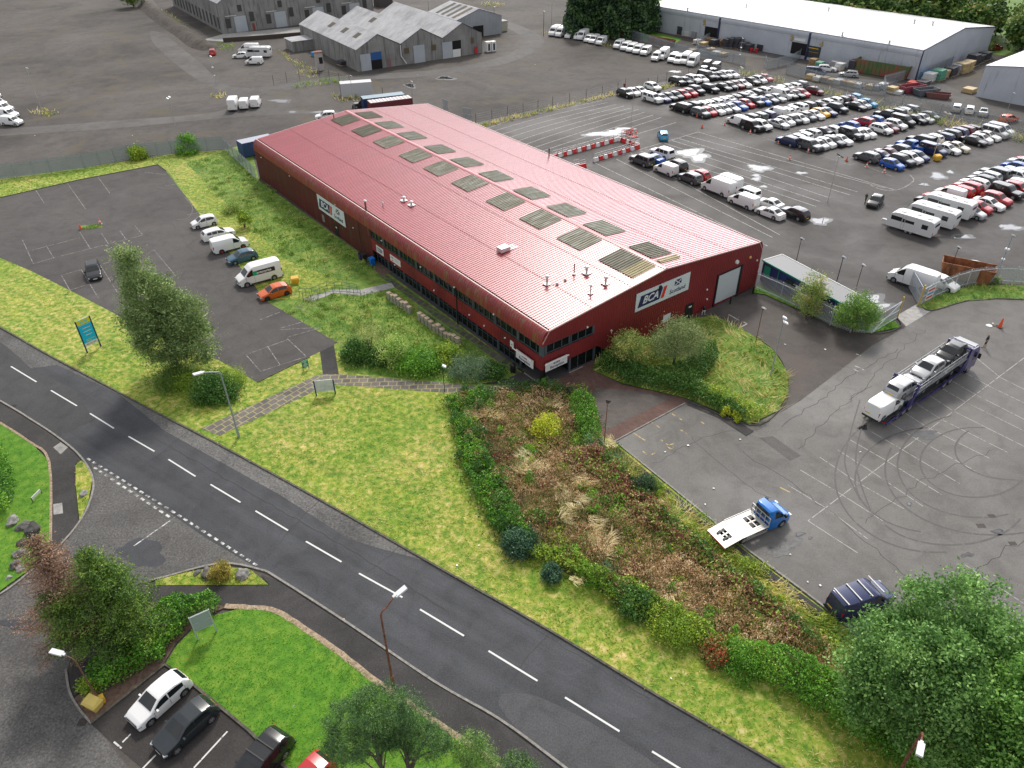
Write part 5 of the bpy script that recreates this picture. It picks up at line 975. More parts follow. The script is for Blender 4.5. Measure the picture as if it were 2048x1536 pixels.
# wheelie bins
def wheelie(px, py, c, label):
    p = g(px, py); t = thing('wheelie_bin', label, 'bin', (p.x, p.y, 0), BRZ); mm = mat('bin plastic '+str(c), c, .4); m = MB(); m.add([(-.24, -.28, .06), (.24, -.28, .06), (.24, .28, .06), (-.24, .28, .06), (-.3, -.36, 1.0), (.3, -.36, 1.0), (.3, .36, 1.0), (-.3, .36, 1.0)], [(3, 2, 1, 0), (4, 5, 6, 7), (0, 1, 5, 4), (1, 2, 6, 5), (2, 3, 7, 6), (3, 0, 4, 7)]); m.build('bin_body', mm, t)
    MB().box((0, -.02, 1.05), (.66, .8, .09)).build('lid', mm, t); MB().tube([(-.32, .3, .1), (.32, .3, .1)], .1, 10).build('wheel', TYRE, t)
wheelie(745, 530, (.0, .16, .6), 'bright blue wheelie bin at the recess in the side wall'); wheelie(729, 522, (.02, .02, .02), 'black wheelie bin beside the brown wall')
p = g(721, 519); t = thing('open_bin', 'purple and black litter bin against the brown side wall', 'bin', (p.x, p.y, 0), BRZ); MB().lathe((0, 0, 0), [(.2, 0), (.24, .9)], 12).build('bin_body', mat('purple', (.08, .03, .16), .5), t, 40); MB().lathe((0, 0, .9), [(.26, 0), (.26, .1)], 12).build('rim', BLKP, t)
# ---- grey warehouse, sheds ----
def hall(name, label, cat, org, rz, W_, L_, he, hr, mw, mr, cx=None, n=1, curved=True, group=None, doors=()):
    t = thing(name, label, cat, (org[0], org[1], 0), rz, group)
    for k in range(n):
        x0 = W_*k/n; w = W_/n; 
        def ol(s, x0=x0, w=w): q = min(s-x0, x0+w-s); return he+(hr-he)*min(1, q/(w/2))
        rows = [[(x0-.05*(k == 0), -.15, he), (x0+w/2, -.15, hr), (x0+w+.05, -.15, he)], [(x0-.05*(k == 0), L_+.1, he), (x0+w/2, L_+.1, hr), (x0+w+.05, L_+.1, he)]]
        m = MB(); m.grid(rows); m.grid([[(a, b, c+.1) for a, b, c in r] for r in rows]); m.build('roof', mr, t)
        for yy, nn in ((0, -Y), (L_, Y)):
            m = MB(); ribbed(m, Vector((0, yy)), X, nn, (x0, x0+w/2), 0, lambda s: ol(s)-.02, .03, 0, .5); ribbed(m, Vector((0, yy)), X, nn, (x0+w/2, x0+w), 0, lambda s: ol(s)-.02, .03, 0, .5); m.build('gable_wall', mw, t)
    for xx, nn in ((0, -X), (W_, X)):
        m = MB(); ribbed(m, Vector((xx, 0)), Y, nn, (0, L_), 0, he-.02, .03, 0, .5); m.build('wall', mw, t)
    return t
GW = clad('pale grey cladding', (.48, .51, .56), (.42, .45, .50), (.26, .27, .29), 1.0, .5, .5, .42); GWR = mat('pale roof sheet', (.66, .67, .66), .45)
base(GWR, mixc(GWR, ramp(GWR, noise(GWR, coord(GWR, (1, .2, 1)), .3, 5), [(.3, (0,)*3), (.7, (1,)*3)]), (.70, .70, .69), (.60, .61, .61)))
NVT = mat('navy trim', (.02, .03, .08), .5)
C0 = g(1829, 161); WRZ = math.radians(40.5)
wh = hall('warehouse', 'long pale grey warehouse with white roof and numbered doors', 'warehouse', C0, WRZ, 40, 82, 6.6, 8.8, GW, GWR)
m = MB(); m.add([(-.12, -.16, 5.3), (-.02, -.16, 6.7), (.55, -.16, 7.0), (.5, -.16, 5.6)], [(0, 1, 2, 3)]); 
m = MB(); pr = [(-.06, 5.2), (-.25, 5.8), (-.1, 6.4), (.4, 6.78), (1.2, 6.86)]
m.grid([[(x, yy, z) for x, z in pr] for yy in (-.1, 82)]); m.build('curved_eave', GW, wh, 60)
m = MB(); m.box((20, -.2, 8.86), (.3, .1, .2)); 
for a, c in (((0, 6.6), (20, 8.8)), ((20, 8.8), (40, 6.6))): m.tube([(a[0], -.2, a[1]+.05), (c[0], -.2, c[1]+.05)], .13, 4)
m.tube([(-.05, -.15, 0), (-.05, -.15, 6.5)], .16, 4); m.build('verge_trim', NVT, wh)
def wl(px, py, z): # position along the long wall of the warehouse: intersect ground pixel line
    return None
FR = frame(C0, WRZ)
def wally(px, py):   # pixel -> (y along wall, z) on plane x=0
    o, ux, uy = FR; q = g(px, py); d = Vector((q.x, q.y, -H)); t_ = o.dot(ux)/(d.x*ux.x+d.y*ux.y); pw = Vector((0, 0, H))+d*t_; return (Vector((pw.x, pw.y))-o).dot(uy), pw.z
def wallbox(p1, p2, mt, nm, dep=.08, par=None, zmin=0.0):
    y1, z1 = wally(*p1); y2, z2 = wally(*p2); m = MB(); m.span((-dep, min(y1, y2), max(zmin, min(z1, z2))), (-dep+.04-.03, max(y1, y2), max(z1, z2))); return m.build(nm, mt, par or wh)
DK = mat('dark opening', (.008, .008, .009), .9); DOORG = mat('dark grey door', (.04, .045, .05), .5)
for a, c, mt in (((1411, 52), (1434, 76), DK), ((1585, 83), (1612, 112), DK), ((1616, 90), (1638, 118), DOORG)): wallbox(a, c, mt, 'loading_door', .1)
wallbox((1618, 94), (1637, 99), mat('yellow stripe', (.75, .45, .02), .5), 'door_stripe', .13, None, 2); wallbox((1618, 103), (1637, 106), mat('yellow stripe', (.75, .45, .02), .5), 'door_stripe', .13, None, 1)
wallbox((1590, 75), (1611, 84), WPAINT, 'sign_panel', .13, None, 3.4)
for a, c in (((1355, 57), (1363, 70)), ((1515, 88), (1525, 103))): wallbox(a, c, DOORG, 'door', .1)
for yp in ((1438, 60), (1616, 95)):
    y1, z1 = wally(*yp); m = MB(); m.box((-.2, y1, 3.2), (.25, .5, 6.4)); m.build('drain_pipe', NVT, wh)
for s_, p_ in (('2', (1409, 45)), ('3', (1584, 76)), ('4', (1643, 88))):
    y1, z1 = wally(*p_); text('number', s_, 1.5, mat('number yellow', (.45, .36, .12), .5), wh, (-.16, y1, z1), (PI/2, 0, -PI/2), bold=.08)
    text('number', s_, 1.5, BLKP, wh, (-.14, y1-.05, z1-.04), (PI/2, 0, -PI/2), bold=.11)
for px, py in ((1375, 22), (1492, 15), (1684, 72), (1778, 89), (1657, 22), (1828, 47), (1543, 0), (1865, 50)):
    z_ = 8.0; o, ux, uy = FR
    for _ in range(5):
        q = g(px, py, z_)-o; x_, y_ = q.dot(ux), q.dot(uy); z_ = 6.6+2.2*min(1, max(0, min(x_, 40-x_)/20))
    m = MB(); m.lathe((x_, y_, z_), [(.2, 0), (.2, .7), (.35, .75), (.3, .95)], 8); m.build('roof_vent', GALV, wh)
C1 = g(1951, 193); wh2 = hall('warehouse', 'second pale grey warehouse cut by the right edge of the picture', 'warehouse', C1+FR[1]*0, math.radians(-49.5), 44, 60, 6.4, 9.2, GW, GWR)
wh2.location = (C1.x, C1.y, 0)
m = MB(); m.grid([[(x, yy, z) for x, z in pr] for yy in (-.1, 60)])
m = MB(); m.span((10, -.1, 0), (12.0, -.02, 2.4)); dr = m.build('door', DOORG, wh2); MB().box((11, -.13, 1.2), (.7, .02, .5)).build('door_sign', WPAINT, dr)
p = g(1990, 195); t = thing('container_box', 'dark grey steel box on a pallet against the second warehouse', 'skip', (p.x, p.y, 0), math.radians(-49.5)); MB().box((0, 0, 1.0), (4, 1.6, 1.7)).build('box_body', DOORG, t); MB().box((0, 0, .08), (4.8, 2.2, .14)).build('pallet', mat('pallet wood', (.35, .27, .17), .8), t)
ASB = clad('old asbestos wall', (.30, .295, .28), (.22, .218, .21), (.11, .11, .108), .9, .85, .2, .5)
ASR = mat('asbestos roof', (.36, .36, .37), .85); base(ASR, mixc(ASR, 1.0, ramp(ASR, noise(ASR, coord(ASR), .22, 6, .65), [(.3, (.28, .28, .285)), (.5, (.42, .42, .43)), (.7, (.50, .50, .505))]), ramp(ASR, noise(ASR, coord(ASR, (.3, 2.5, 1)), .8, 5, .7), [(.3, (.75,)*3), (.55, (1,)*3)]), 'MULTIPLY'))
SRZ = math.radians(32.7); S0 = g(717, 143.5)
sh = hall('shed', 'triple-gabled old shed with grey asbestos roof beside the yard', 'shed', S0, SRZ, 36.3, 40, 5.0, 8.0, ASB, ASR, n=3)
SF = frame(S0, SRZ)
def shedbox(par, x0, x1, z0, z1, mt, nm, y=-.12): m = MB(); m.span((x0, y, z0), (x1, y+.05, z1)); return m.build(nm, mt, par)
WD = clad('whitewashed door', (.45, .48, .50), (.38, .42, .46), (.25, .28, .32), 1.2, .7, .3, .4)
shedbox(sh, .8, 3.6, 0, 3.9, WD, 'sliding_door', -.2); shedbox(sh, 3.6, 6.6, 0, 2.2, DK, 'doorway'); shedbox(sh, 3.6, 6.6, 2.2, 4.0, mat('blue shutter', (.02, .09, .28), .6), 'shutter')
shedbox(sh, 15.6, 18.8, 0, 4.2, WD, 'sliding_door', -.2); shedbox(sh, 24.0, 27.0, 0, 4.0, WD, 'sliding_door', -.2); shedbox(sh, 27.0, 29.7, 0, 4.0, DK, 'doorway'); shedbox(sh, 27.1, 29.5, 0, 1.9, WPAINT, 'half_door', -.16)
shedbox(sh, 13.0, 14.4, 2.6, 3.9, mat('brown board', (.12, .09, .05), .8), 'window'); shedbox(sh, 21.0, 22.2, 2.4, 3.8, mat('brown board', (.12, .09, .05), .8), 'window'); shedbox(sh, 8.3, 9.0, 0, 2.0, mat('pink panel', (.25, .12, .12), .7), 'panel'); shedbox(sh, 33.6, 34.5, .2, 1.9, mat('red cabinet', (.5, .02, .03), .5), 'cabinet', -.5); shedbox(sh, 32.8, 33.6, 2.7, 4.2, mat('brown board', (.12, .09, .05), .8), 'window')
m = MB(); m.tube([(12.0, -.2, 4.8), (12.0, -.2, 2.2), (13.2, -.5, .3)], .12, 6); m.build('downpipe', WPAINT, sh)
RLO = mat('dark rooflight', (.09, .08, .06), .8)
for (x, y) in ((3.6, 24), (3.6, 15), (3.6, 7), (15.6, 24)):
    m = MB(); w = .9; m.add([(x-w, y-1.2, 5+3*(x-w if x < 12 else x-w-12.1)/6.05+.13), (x+w, y-1.2, 5+3*(x+w if x < 12 else x+w-12.1)/6.05+.13), (x+w, y+1.2, 5+3*(x+w if x < 12 else x+w-12.1)/6.05+.13), (x-w, y+1.2, 5+3*(x-w if x < 12 else x-w-12.1)/6.05+.13)], [(0, 1, 2, 3)]); m.build('rooflight', RLO, sh)
p = g(912, 72); S4 = g(905, 78); sh4 = hall('shed', 'single pitched grey shed with dark rooflight strips behind the triple shed', 'shed', g(912, 42, 5.0)+Vector((0, 0)), SRZ, 15.5, 17, 5.0, 7.4, clad('light metal wall', (.34, .36, .38), (.28, .3, .32), (.2, .2, .2), 1, .6, .4, .4), ASR)
for y in (3, 6.3, 9.6, 12.9):
    m = MB(); m.add([(.6, y-.7, 5.36), (7.2, y-.7, 7.42), (7.2, y+.7, 7.42), (.6, y+.7, 5.36)], [(0, 1, 2, 3)]); m.build('rooflight', RLO if y > 4 else mat('brown board', (.12, .09, .05), .8), sh4)
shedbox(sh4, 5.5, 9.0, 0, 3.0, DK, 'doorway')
BRZ2 = math.radians(33.5); bs = hall('shed', 'large derelict corrugated shed with four gables at the top of the yard', 'shed', g(447, 68), BRZ2, 50, 60, 8.2, 12.0, ASB, ASR, n=4)
for k in range(4):
    x = 12.5*k; shedbox(bs, x+4.0, x+7.6, 0, 4.4, WD, 'sliding_door', -.2); shedbox(bs, x+1.3, x+2.8, 1.4, 4.0, mat('boarded window', (.06, .06, .058), .9), 'window'); shedbox(bs, x+8.8, x+10.2, 2.6, 5.2, mat('boarded window', (.06, .06, .058), .9), 'window'); shedbox(bs, x+5.6, x+6.9, 5.6, 7.4, mat('boarded window', (.06, .06, .058), .9), 'window')
    m = MB(); m.box((x+3.2, -.2, 4.7), (3.4, .12, .14)); m.build('door_track', WPAINT, bs)
shedbox(bs, 9.2, 9.9, 0, 2.0, mat('rusty door', (.25, .05, .03), .7), 'door'); 
for k in range(14): m = MB(); m.box((-.1, 2.5+k*4.1, 2.7), (.12, 1.3, 3.2)); m.build('window', mat('boarded window', (.06, .06, .058), .9), bs)
# small structures
def boxthing(name, label, cat, px, py, rz, dims, mt, extra=None, group=None):
    p = g(px, py); t = thing(name, label, cat, (p.x, p.y, 0), rz, group); MB().box((0, 0, dims[2]/2+.02), dims).build('body', mt, t)
    if extra: extra(t, dims)
    return t
def container(name, label, px, py, rz, L_, c, roofc, group='shipping containers'):
    mc = mat('container '+label[:12], c, .55); mr = mat('container roof '+label[:12], roofc, .6); p = g(px, py); t = thing(name, label, 'container', (p.x, p.y, 0), rz, group)
    m = MB(); h = 2.6; w = 2.44; A = Vector((-L_/2, -w/2)); ribbed(m, A, X, -Y, (0, L_), .15, h, .04, 0, .28); ribbed(m, Vector((-L_/2, w/2)), X, Y, (0, L_), .15, h, .04, 0, .28); ribbed(m, A, Y, -X, (0, w), .15, h, .04, 0, .28); ribbed(m, Vector((L_/2, -w/2)), Y, X, (0, w), .15, h, .04, 0, .28); m.build('side_panel', mc, t)
    m = MB(); m.box((0, 0, h+.03), (L_+.06, w+.08, .06)); m.build('roof', mr, t); m = MB()
    for sx in (-1, 1):
        for sy in (-1, 1): m.box((sx*(L_/2), sy*(w/2), h/2+.05), (.16, .16, h))
    m.build('frame', mc, t); MB().box((0, 0, .12), (L_, w, .12)).build('floor_rail', BLKP, t); return t
K0 = g(765, 215); container('shipping_container', 'navy shipping container with pale letters behind the warehouse roof', 768, 216, math.radians(22), 9, (.02, .05, .14), (.22, .3, .36)); 
c2 = container('shipping_container', 'maroon container with white striped roof next to the navy one', 782, 224, math.radians(24), 9, (.16, .03, .04), (.45, .36, .36)); m = MB()
for k in range(12): m.box((-4.2+k*.76, 0, 2.69), (.3, 2.3, .03))
m.build('roof_stripe', WPAINT, c2)
container('shipping_container', 'blue-grey container tucked behind the far corner of the red warehouse', 516, 306, math.radians(38), 6, (.04, .09, .2), (.36, .38, .45))
p = g(714, 186); boxthing('trailer_box', 'white box trailer standing on dry weeds by the fence', 'trailer', 714, 190, math.radians(14), (7, 2.6, 2.9), mat('grubby white', (.5, .51, .52), .6), lambda t, d: MB().box((-3.52, .0, 1.5), (.06, 2.2, 2.4)).build('dark_end', mat('dark end', (.06, .07, .09), .6), t))
boxthing('hut', 'rusty white petrol-pump-like kiosk standing at the edge of dry grass', 'kiosk', 641, 140, .4, (1.8, 1.6, 4.2), mat('kiosk white', (.4, .37, .35), .7), lambda t, d: (MB().box((0, 0, 4.3), (2.0, 1.8, .2)).build('roof', mat('rust', (.2, .07, .04), .8), t), MB().box((.3, -.82, 2.4), (.9, .04, 1.5)).build('window', GLASS, t)))
boxthing('lean_to', 'low grey lean-to store at the far corner of the triple shed', 'shed', 601, 98, SRZ, (6, 6, 2.6), ASB, lambda t, d: MB().box((0, 0, 2.7), (6.4, 6.4, .14)).build('roof', ASR, t))
boxthing('portable_cabin', 'cream cabin with a window at the end of the single shed', 'cabin', 996, 62, SRZ, (5, 3, 2.7), mat('cream wall', (.42, .40, .32), .6), lambda t, d: (MB().box((-1.2, -1.52, 1.6), (1.8, .05, 1)).build('window', GLASS, t), MB().box((0, 0, 2.78), (5.2, 3.2, .12)).build('roof', ASR, t)))
for i, x in enumerate((976, 986)): boxthing('portable_toilet', ['white portable toilet beside the shed, left of two', 'white portable toilet beside the shed, right of two'][i], 'toilet', x, 103-i, SRZ, (1.3, 1.3, 2.5), WPAINT, lambda t, d: MB().box((0, -.67, 1.2), (.6, .04, 1.7)).build('door', DOORG, t), 'portable toilets by the shed')
boxthing('store', 'small dark brick store beside the derelict shed', 'shed', 767, 12, BRZ2, (5, 5, 3.2), mat('dark brick', (.08, .075, .07), .9), lambda t, d: MB().box((0, 0, 3.3), (5.3, 5.3, .14)).build('roof', ASR, t))
# portable office behind the palisade fence (blue with grey roof)
a = g(1527, 521, 2.7); c = g(1745, 640, 2.7); dcb = (c-a); LC_ = 14.0; dcb.normalize(); rzc = math.atan2(dcb.y, dcb.x); nrm = Vector((-dcb.y, dcb.x)); cc = a+dcb*LC_/2+nrm*1.6
t = thing('portable_office', 'long blue portable office with grey roof behind the palisade fence', 'cabin', (cc.x, cc.y, 0), rzc); BLU = clad('blue cabin panel', (.02, .03, .14), (.015, .025, .12), (.10, .12, .25), 1.5, .5, .4, .36)
MB().box((0, 0, 1.35), (LC_, 3.1, 2.7)).build('body', BLU, t); rf = MB(); rf.box((0, 0, 2.74), (LC_+.1, 3.3, .08)); rf.build('roof', mat('cabin roof grey', (.15, .155, .16), .5), t)
m = MB(); m.box((0, -1.68, 2.7), (LC_+.16, .12, .2)); m.build('roof_edge', mat('green trim', (.01, .2, .14), .5), t); MB().box((0, 1.64, 2.76), (LC_, .1, .12)).build('roof_edge', WPAINT, t); MB().box((-LC_/2-.02, 0, 2.76), (.1, 3.2, .12)).build('roof_edge', WPAINT, t)
MB().box((-6.1, -1.58, 1.5), (1.0, .06, 1.5)).build('door', mat('green door', (.0, .28, .16), .5), t)
for x in (-2.2, 2.5): MB().box((x, -1.58, 1.6), (1.3, .06, 1.0)).build('window', GLASS, t)
MB().box((-.8, -1.6, 1.7), (.9, .04, .4)).build('notice', SIGNW, t)
for x in (-4.2, .3, 4.8): MB().box((x, -1.6, 1.35), (.12, .08, 2.5)).build('joint', mat('green trim', (.01, .2, .14), .5), t)
# ================= vegetation =================
def inpoly(P, poly):
    x, y = P[:, 0], P[:, 1]; n = len(poly); c = np.zeros(len(P), bool); j = n-1
    for i in range(n):
        xi, yi = poly[i]; xj, yj = poly[j]
        k = ((yi > y) != (yj > y)) & (x < (xj-xi)*(y-yi)/((yj-yi) if yj != yi else 1e-9)+xi); c ^= k; j = i
    return c
def wpoly(px): return [(p.x, p.y) for p in gp(px)]
def sample(px, dens, falloff=0, maxn=400000):
    """points in a ground polygon (pixel corners); density per m2, thinned with distance"""
    poly = wpoly(px); A = np.array(poly); lo, hi = A.min(0), A.max(0)
    lo = np.maximum(lo, (-260, 15)); hi = np.minimum(hi, (260, 420))
    n = int(min(maxn*3, (hi-lo).prod()*dens)); P = lo+RNG.random((n, 2))*(hi-lo)
    if falloff: d = np.hypot(P[:, 0], P[:, 1]); P = P[RNG.random(n) < np.clip((falloff/d)**1.6, 0, 1)]
    # keep only what the photo can see, with a margin
    dy = P[:, 1]*math.cos(TH)+H*math.sin(TH); uu = F*P[:, 0]/dy; vv = F*(H*math.cos(TH)-P[:, 1]*math.sin(TH))/dy
    P = P[(abs(uu) < 1180) & (abs(vv) < 930)]
    return P[inpoly(P, poly)]
def vnoise(P, s, seed=0):
    """cheap smooth 2-D noise 0..1"""
    r = np.random.default_rng(seed); v = np.zeros(len(P))
    for k in range(5):
        a = r.uniform(0, 6.28); f = s*(1.0+.7*k)*r.uniform(.7, 1.3); v += np.sin((P[:, 0]*math.cos(a)+P[:, 1]*math.sin(a))*f+r.uniform(0, 6.28)+1.6*np.sin(P[:, 1]*f*.6+k))/(1+.35*k)
    return np.clip(v/5.2+.5, 0, 1)
def rawmesh(name, V, nf, k, m, rnd):
    """V: (nf*k,3) vertices, faces of k consecutive vertices; rnd: per face value"""
    me = bpy.data.meshes.new(name); me.vertices.add(nf*k); me.vertices.foreach_set('co', V.astype(np.float32).ravel())
    me.loops.add(nf*k); me.loops.foreach_set('vertex_index', np.arange(nf*k, dtype=np.int32))
    me.polygons.add(nf); me.polygons.foreach_set('loop_start', np.arange(0, nf*k, k, dtype=np.int32))
    at = me.attributes.new('rnd', 'FLOAT', 'POINT'); at.data.foreach_set('value', np.repeat(rnd, k).astype(np.float32))
    me.materials.append(m); me.update(calc_edges=True); return me
LEAFK = 1.7
def leafmat(name, stops, trans=.42, rough=.5, nscale=.0, nmul=None):
    if name in MATS: return MATS[name]
    stops = [(p_, tuple(min(.9, c_*LEAFK+.012) for c_ in col)) for p_, col in stops]
    m = mat(name, stops[0][1], rough, 0, .3); n, l, p = nodes(m); a = n.new('ShaderNodeAttribute'); a.attribute_name = 'rnd'
    c = ramp(m, a.outputs['Fac'], stops)
    if nscale: c = mixc(m, ramp(m, noise(m, coord(m), nscale, 3), [(.38, (0,)*3), (.62, (1,)*3)]), c, mixc(m, 1.0, c, nmul, 'MULTIPLY'))
    base(m, c); t = n.new('ShaderNodeBsdfTranslucent'); l(c, t.inputs[0]); s = n.new('ShaderNodeMixShader'); s.inputs[0].default_value = trans
    o = [x for x in n if x.type == 'OUTPUT_MATERIAL'][0]; l(p.outputs[0], s.inputs[1]); l(t.outputs[0], s.inputs[2]); l(s.outputs[0], o.inputs[0]); return m
def blades(P, h, w, lean, rnd, z=.0, dirn=None, coh=0.0):
    """triangular blades: P (n,2), heights h, widths w; lean = horizontal reach / height"""
    n = len(P); a = RNG.random(n)*2*PI; th = RNG.random(n)*2*PI
    if dirn is not None: th = dirn+(RNG.random(n)-.5)*2*PI*(1-coh)
    V = np.zeros((n, 3, 3)); dx, dy = np.cos(a)*w/2, np.sin(a)*w/2
    V[:, 0, 0] = P[:, 0]-dx; V[:, 0, 1] = P[:, 1]-dy; V[:, 1, 0] = P[:, 0]+dx; V[:, 1, 1] = P[:, 1]+dy; V[:, :2, 2] = z
    V[:, 2, 0] = P[:, 0]+np.cos(th)*lean*h; V[:, 2, 1] = P[:, 1]+np.sin(th)*lean*h; V[:, 2, 2] = z+h
    return V.reshape(-1, 3)
def leaves(C, s, rnd, flat=.0, asp=.6, up=0.0):
    """rhombus leaves centred at C (n,3), half-length s"""
    n = len(C); a = RNG.normal(size=(n, 3)); a[:, 2] *= (1-flat); a[:, 2] += up; a /= np.linalg.norm(a, axis=1)[:, None]+1e-9
    b = RNG.normal(size=(n, 3)); b -= a*(a*b).sum(1)[:, None]; b /= np.linalg.norm(b, axis=1)[:, None]+1e-9
    s = np.broadcast_to(s, (n,))[:, None]; V = np.stack([C-a*s, C+b*s*asp, C+a*s, C-b*s*asp], 1); return V.reshape(-1, 3)
def grass(name, px, dens, h, w, lean, m, z, fall=45, coh=0, long_=False, seed=1, hvar=.5):
    P = sample(px, dens, fall); n = len(P)
    nv = vnoise(P, .35 if not long_ else .6, seed); rnd = np.clip(nv*.75+RNG.random(n)*.5-.12, 0, 1)
    hh = h*(1-hvar+RNG.random(n)*hvar*2)*(.6+.8*vnoise(P, .9, seed+1)); d = None
    if long_: d = vnoise(P, .25, seed+5)*7+vnoise(P, .9, seed+6)*4
    V = blades(P, hh, w, lean, rnd, z, d, coh); o = link(name, rawmesh(name, V, n, 3, m, rnd)); return tag(o, kind='stuff')
GM = leafmat('grass blades', [(0, (.07, .14, .012)), (.25, (.14, .22, .022)), (.45, (.26, .29, .04)), (.66, (.40, .36, .12)), (1, (.52, .43, .24))], .45)
LM = leafmat('lawn blades', [(0, (.035, .12, .004)), (.45, (.085, .21, .008)), (.8, (.17, .28, .018)), (1, (.32, .32, .12))], .4)
LG = leafmat('long grass blades', [(0, (.06, .12, .015)), (.28, (.14, .20, .03)), (.5, (.30, .30, .07)), (.72, (.52, .42, .18)), (1, (.66, .54, .30))], .3)
BM = leafmat('bank grass blades', [(0, (.04, .10, .01)), (.35, (.10, .20, .02)), (.65, (.17, .25, .04)), (.9, (.38, .35, .15)), (1, (.45, .38, .2))], .3)
V1 = [(-100, 460), (0, 516), (60, 541), (150, 586), (265, 646), (440, 722), (515, 765), (620, 716), (640, 706), (640, 748), (402, 858)]+FARK[:5][::-1]+[(-100, 600)]
V2 = [(436, 872), (660, 770), (890, 787), (905, 800), (925, 885), (960, 985), (1010, 1085), (1100, 1135), (1230, 1205), (1380, 1275), (1540, 1365), (1700, 1445), (1840, 1535), (1900, 1600), (1650, 1600)]+FARK[4:10][::-1]
V3 = [(-100, 400), (-100, 455), (0, 398), (160, 361), (316, 330), (345, 335), (345, 308), (170, 335), (0, 357)]
V4 = [(330, 338), (345, 310), (452, 302), (519, 362), (760, 545), (606, 598), (530, 600), (400, 430)]
RIDGE = [(333, 338), (372, 326), (440, 395), (500, 450), (570, 520), (690, 565), (650, 582), (606, 598), (530, 600), (400, 430)]
V5 = [(606, 602), (780, 578), (1030, 752), (960, 770), (690, 745), (680, 690), (560, 618)]
grass('grass', V1, 26, .09, .10, 2.2, GM, .03, 42, seed=3); grass('grass', V2, 30, .09, .09, 2.2, GM, .03, 42, seed=4); grass('grass', V3, 20, .2, .14, .7, LM, .03, 60, seed=5)
tag(link('bank_ridge', MB().sheet([g(*p) for p in RIDGE], .040).mesh('bank_ridge', M_GRASS)), kind='structure'); grass('grass', RIDGE, 26, .12, .11, 2.0, GM, .04, 60, seed=16)
V4 = [(372, 326), (452, 302), (519, 362), (760, 545), (690, 565), (570, 520), (440, 395)]
grass('grass', V4, 22, .22, .15, .7, BM, .035, 60, seed=6); grass('grass', V5, 26, .2, .14, .7, BM, .035, 50, seed=7)
grass('lawn_grass', [(430, 1232), (475, 1220), (520, 1217), (560, 1229), (660, 1294), (760, 1370), (870, 1446), (1010, 1548), (580, 1540), (499, 1460), (384, 1364), (332, 1328), (356, 1290), (400, 1245)], 60, .07, .07, 1.4, LM, .105, 40, seed=8)
grass('lawn_grass', [(0, 845), (60, 884), (99, 924), (101, 1085), (103, 1108), (60, 1140), (0, 1184)], 45, .07, .07, 1.4, LM, .10, 40, seed=9)
grass('long_grass', ISL, 26, .5, .10, 1.3, LG, .1, 48, .72, True, 10); grass('long_grass', [(1490, 575), (1530, 588), (1640, 640), (1740, 668), (1800, 655), (1786, 640), (1650, 625), (1515, 575)], 20, .35, .10, .8, LM, .1, 60, .3, True, 11)
grass('long_grass', [(1830, 612), (1862, 622), (1930, 603), (2000, 598), (2100, 602), (2100, 562), (1950, 568), (1880, 588)], 22, .4, .1, .8, BM, .1, 60, .3, True, 12)
VERGER = [(1208, 880), (1222, 888), (1278, 938), (1405, 1042), (1485, 1108), (1640, 1225), (1830, 1390), (1990, 1536), (1930, 1560), (1780, 1425), (1605, 1265), (1445, 1135), (1300, 1008), (1200, 915)]
grass('long_grass', VERGER, 60, .45, .09, 1.3, LG, .04, 42, .6, True, 13)
for px in ([(152, 932), (163, 922), (180, 936), (185, 962), (177, 1006), (160, 1044), (152, 970)], [(312, 1162), (375, 1146), (440, 1134), (500, 1140), (538, 1171), (312, 1172)]): grass('grass', px, 45, .18, .08, .8, GM, .11, 40, seed=14)
# weeds along the far fence lines and dry patches in the yard
def weeds(px, dens=6, h=.5, m=LG, w=.25, seed=20, fall=150): grass('weeds', px, dens, h, w, .7, m, .02, fall, .2, True, seed)
weeds([(950, 250), (1100, 215), (1230, 186), (1230, 192), (1100, 223), (960, 257)], 8); weeds([(1295, 180), (1420, 146), (1423, 151), (1300, 187)], 8); weeds([(1480, 140), (1570, 160), (1568, 170), (1478, 150)], 6, .8); weeds([(1600, 168), (1700, 195), (1760, 205), (1750, 215), (1600, 178)], 5, .9, LG); weeds([(1760, 212), (1860, 235), (1960, 255), (1950, 265), (1850, 245), (1750, 222)], 5, 1.0); weeds([(1990, 262), (2060, 275), (2060, 290), (1980, 272)], 5, .9)
weeds([(60, 225), (85, 215), (120, 224), (100, 234), (70, 232)], 5, .5); weeds([(420, 190), (450, 184), (455, 196), (425, 200)], 5, .5); weeds([(330, 20), (360, 40), (400, 85), (385, 88), (340, 50), (300, 25)], 4, .6); weeds([(540, 95), (580, 110), (640, 145), (635, 158), (590, 150), (600, 140)], 4, .5); weeds([(575, 172), (640, 160), (690, 158), (690, 164), (600, 178)], 4, .7, BM); weeds([(430, 84), (470, 88), (465, 102), (440, 100)], 5, .5, BM); weeds([(660, 192), (720, 188), (740, 200), (680, 205)], 3, .6); weeds([(1085, 66), (1100, 60), (1200, 84), (1300, 108), (1280, 108), (1150, 80)], 4, .5)
weeds([(960, 6), (1010, 8), (1005, 14), (965, 13)], 3, .8)
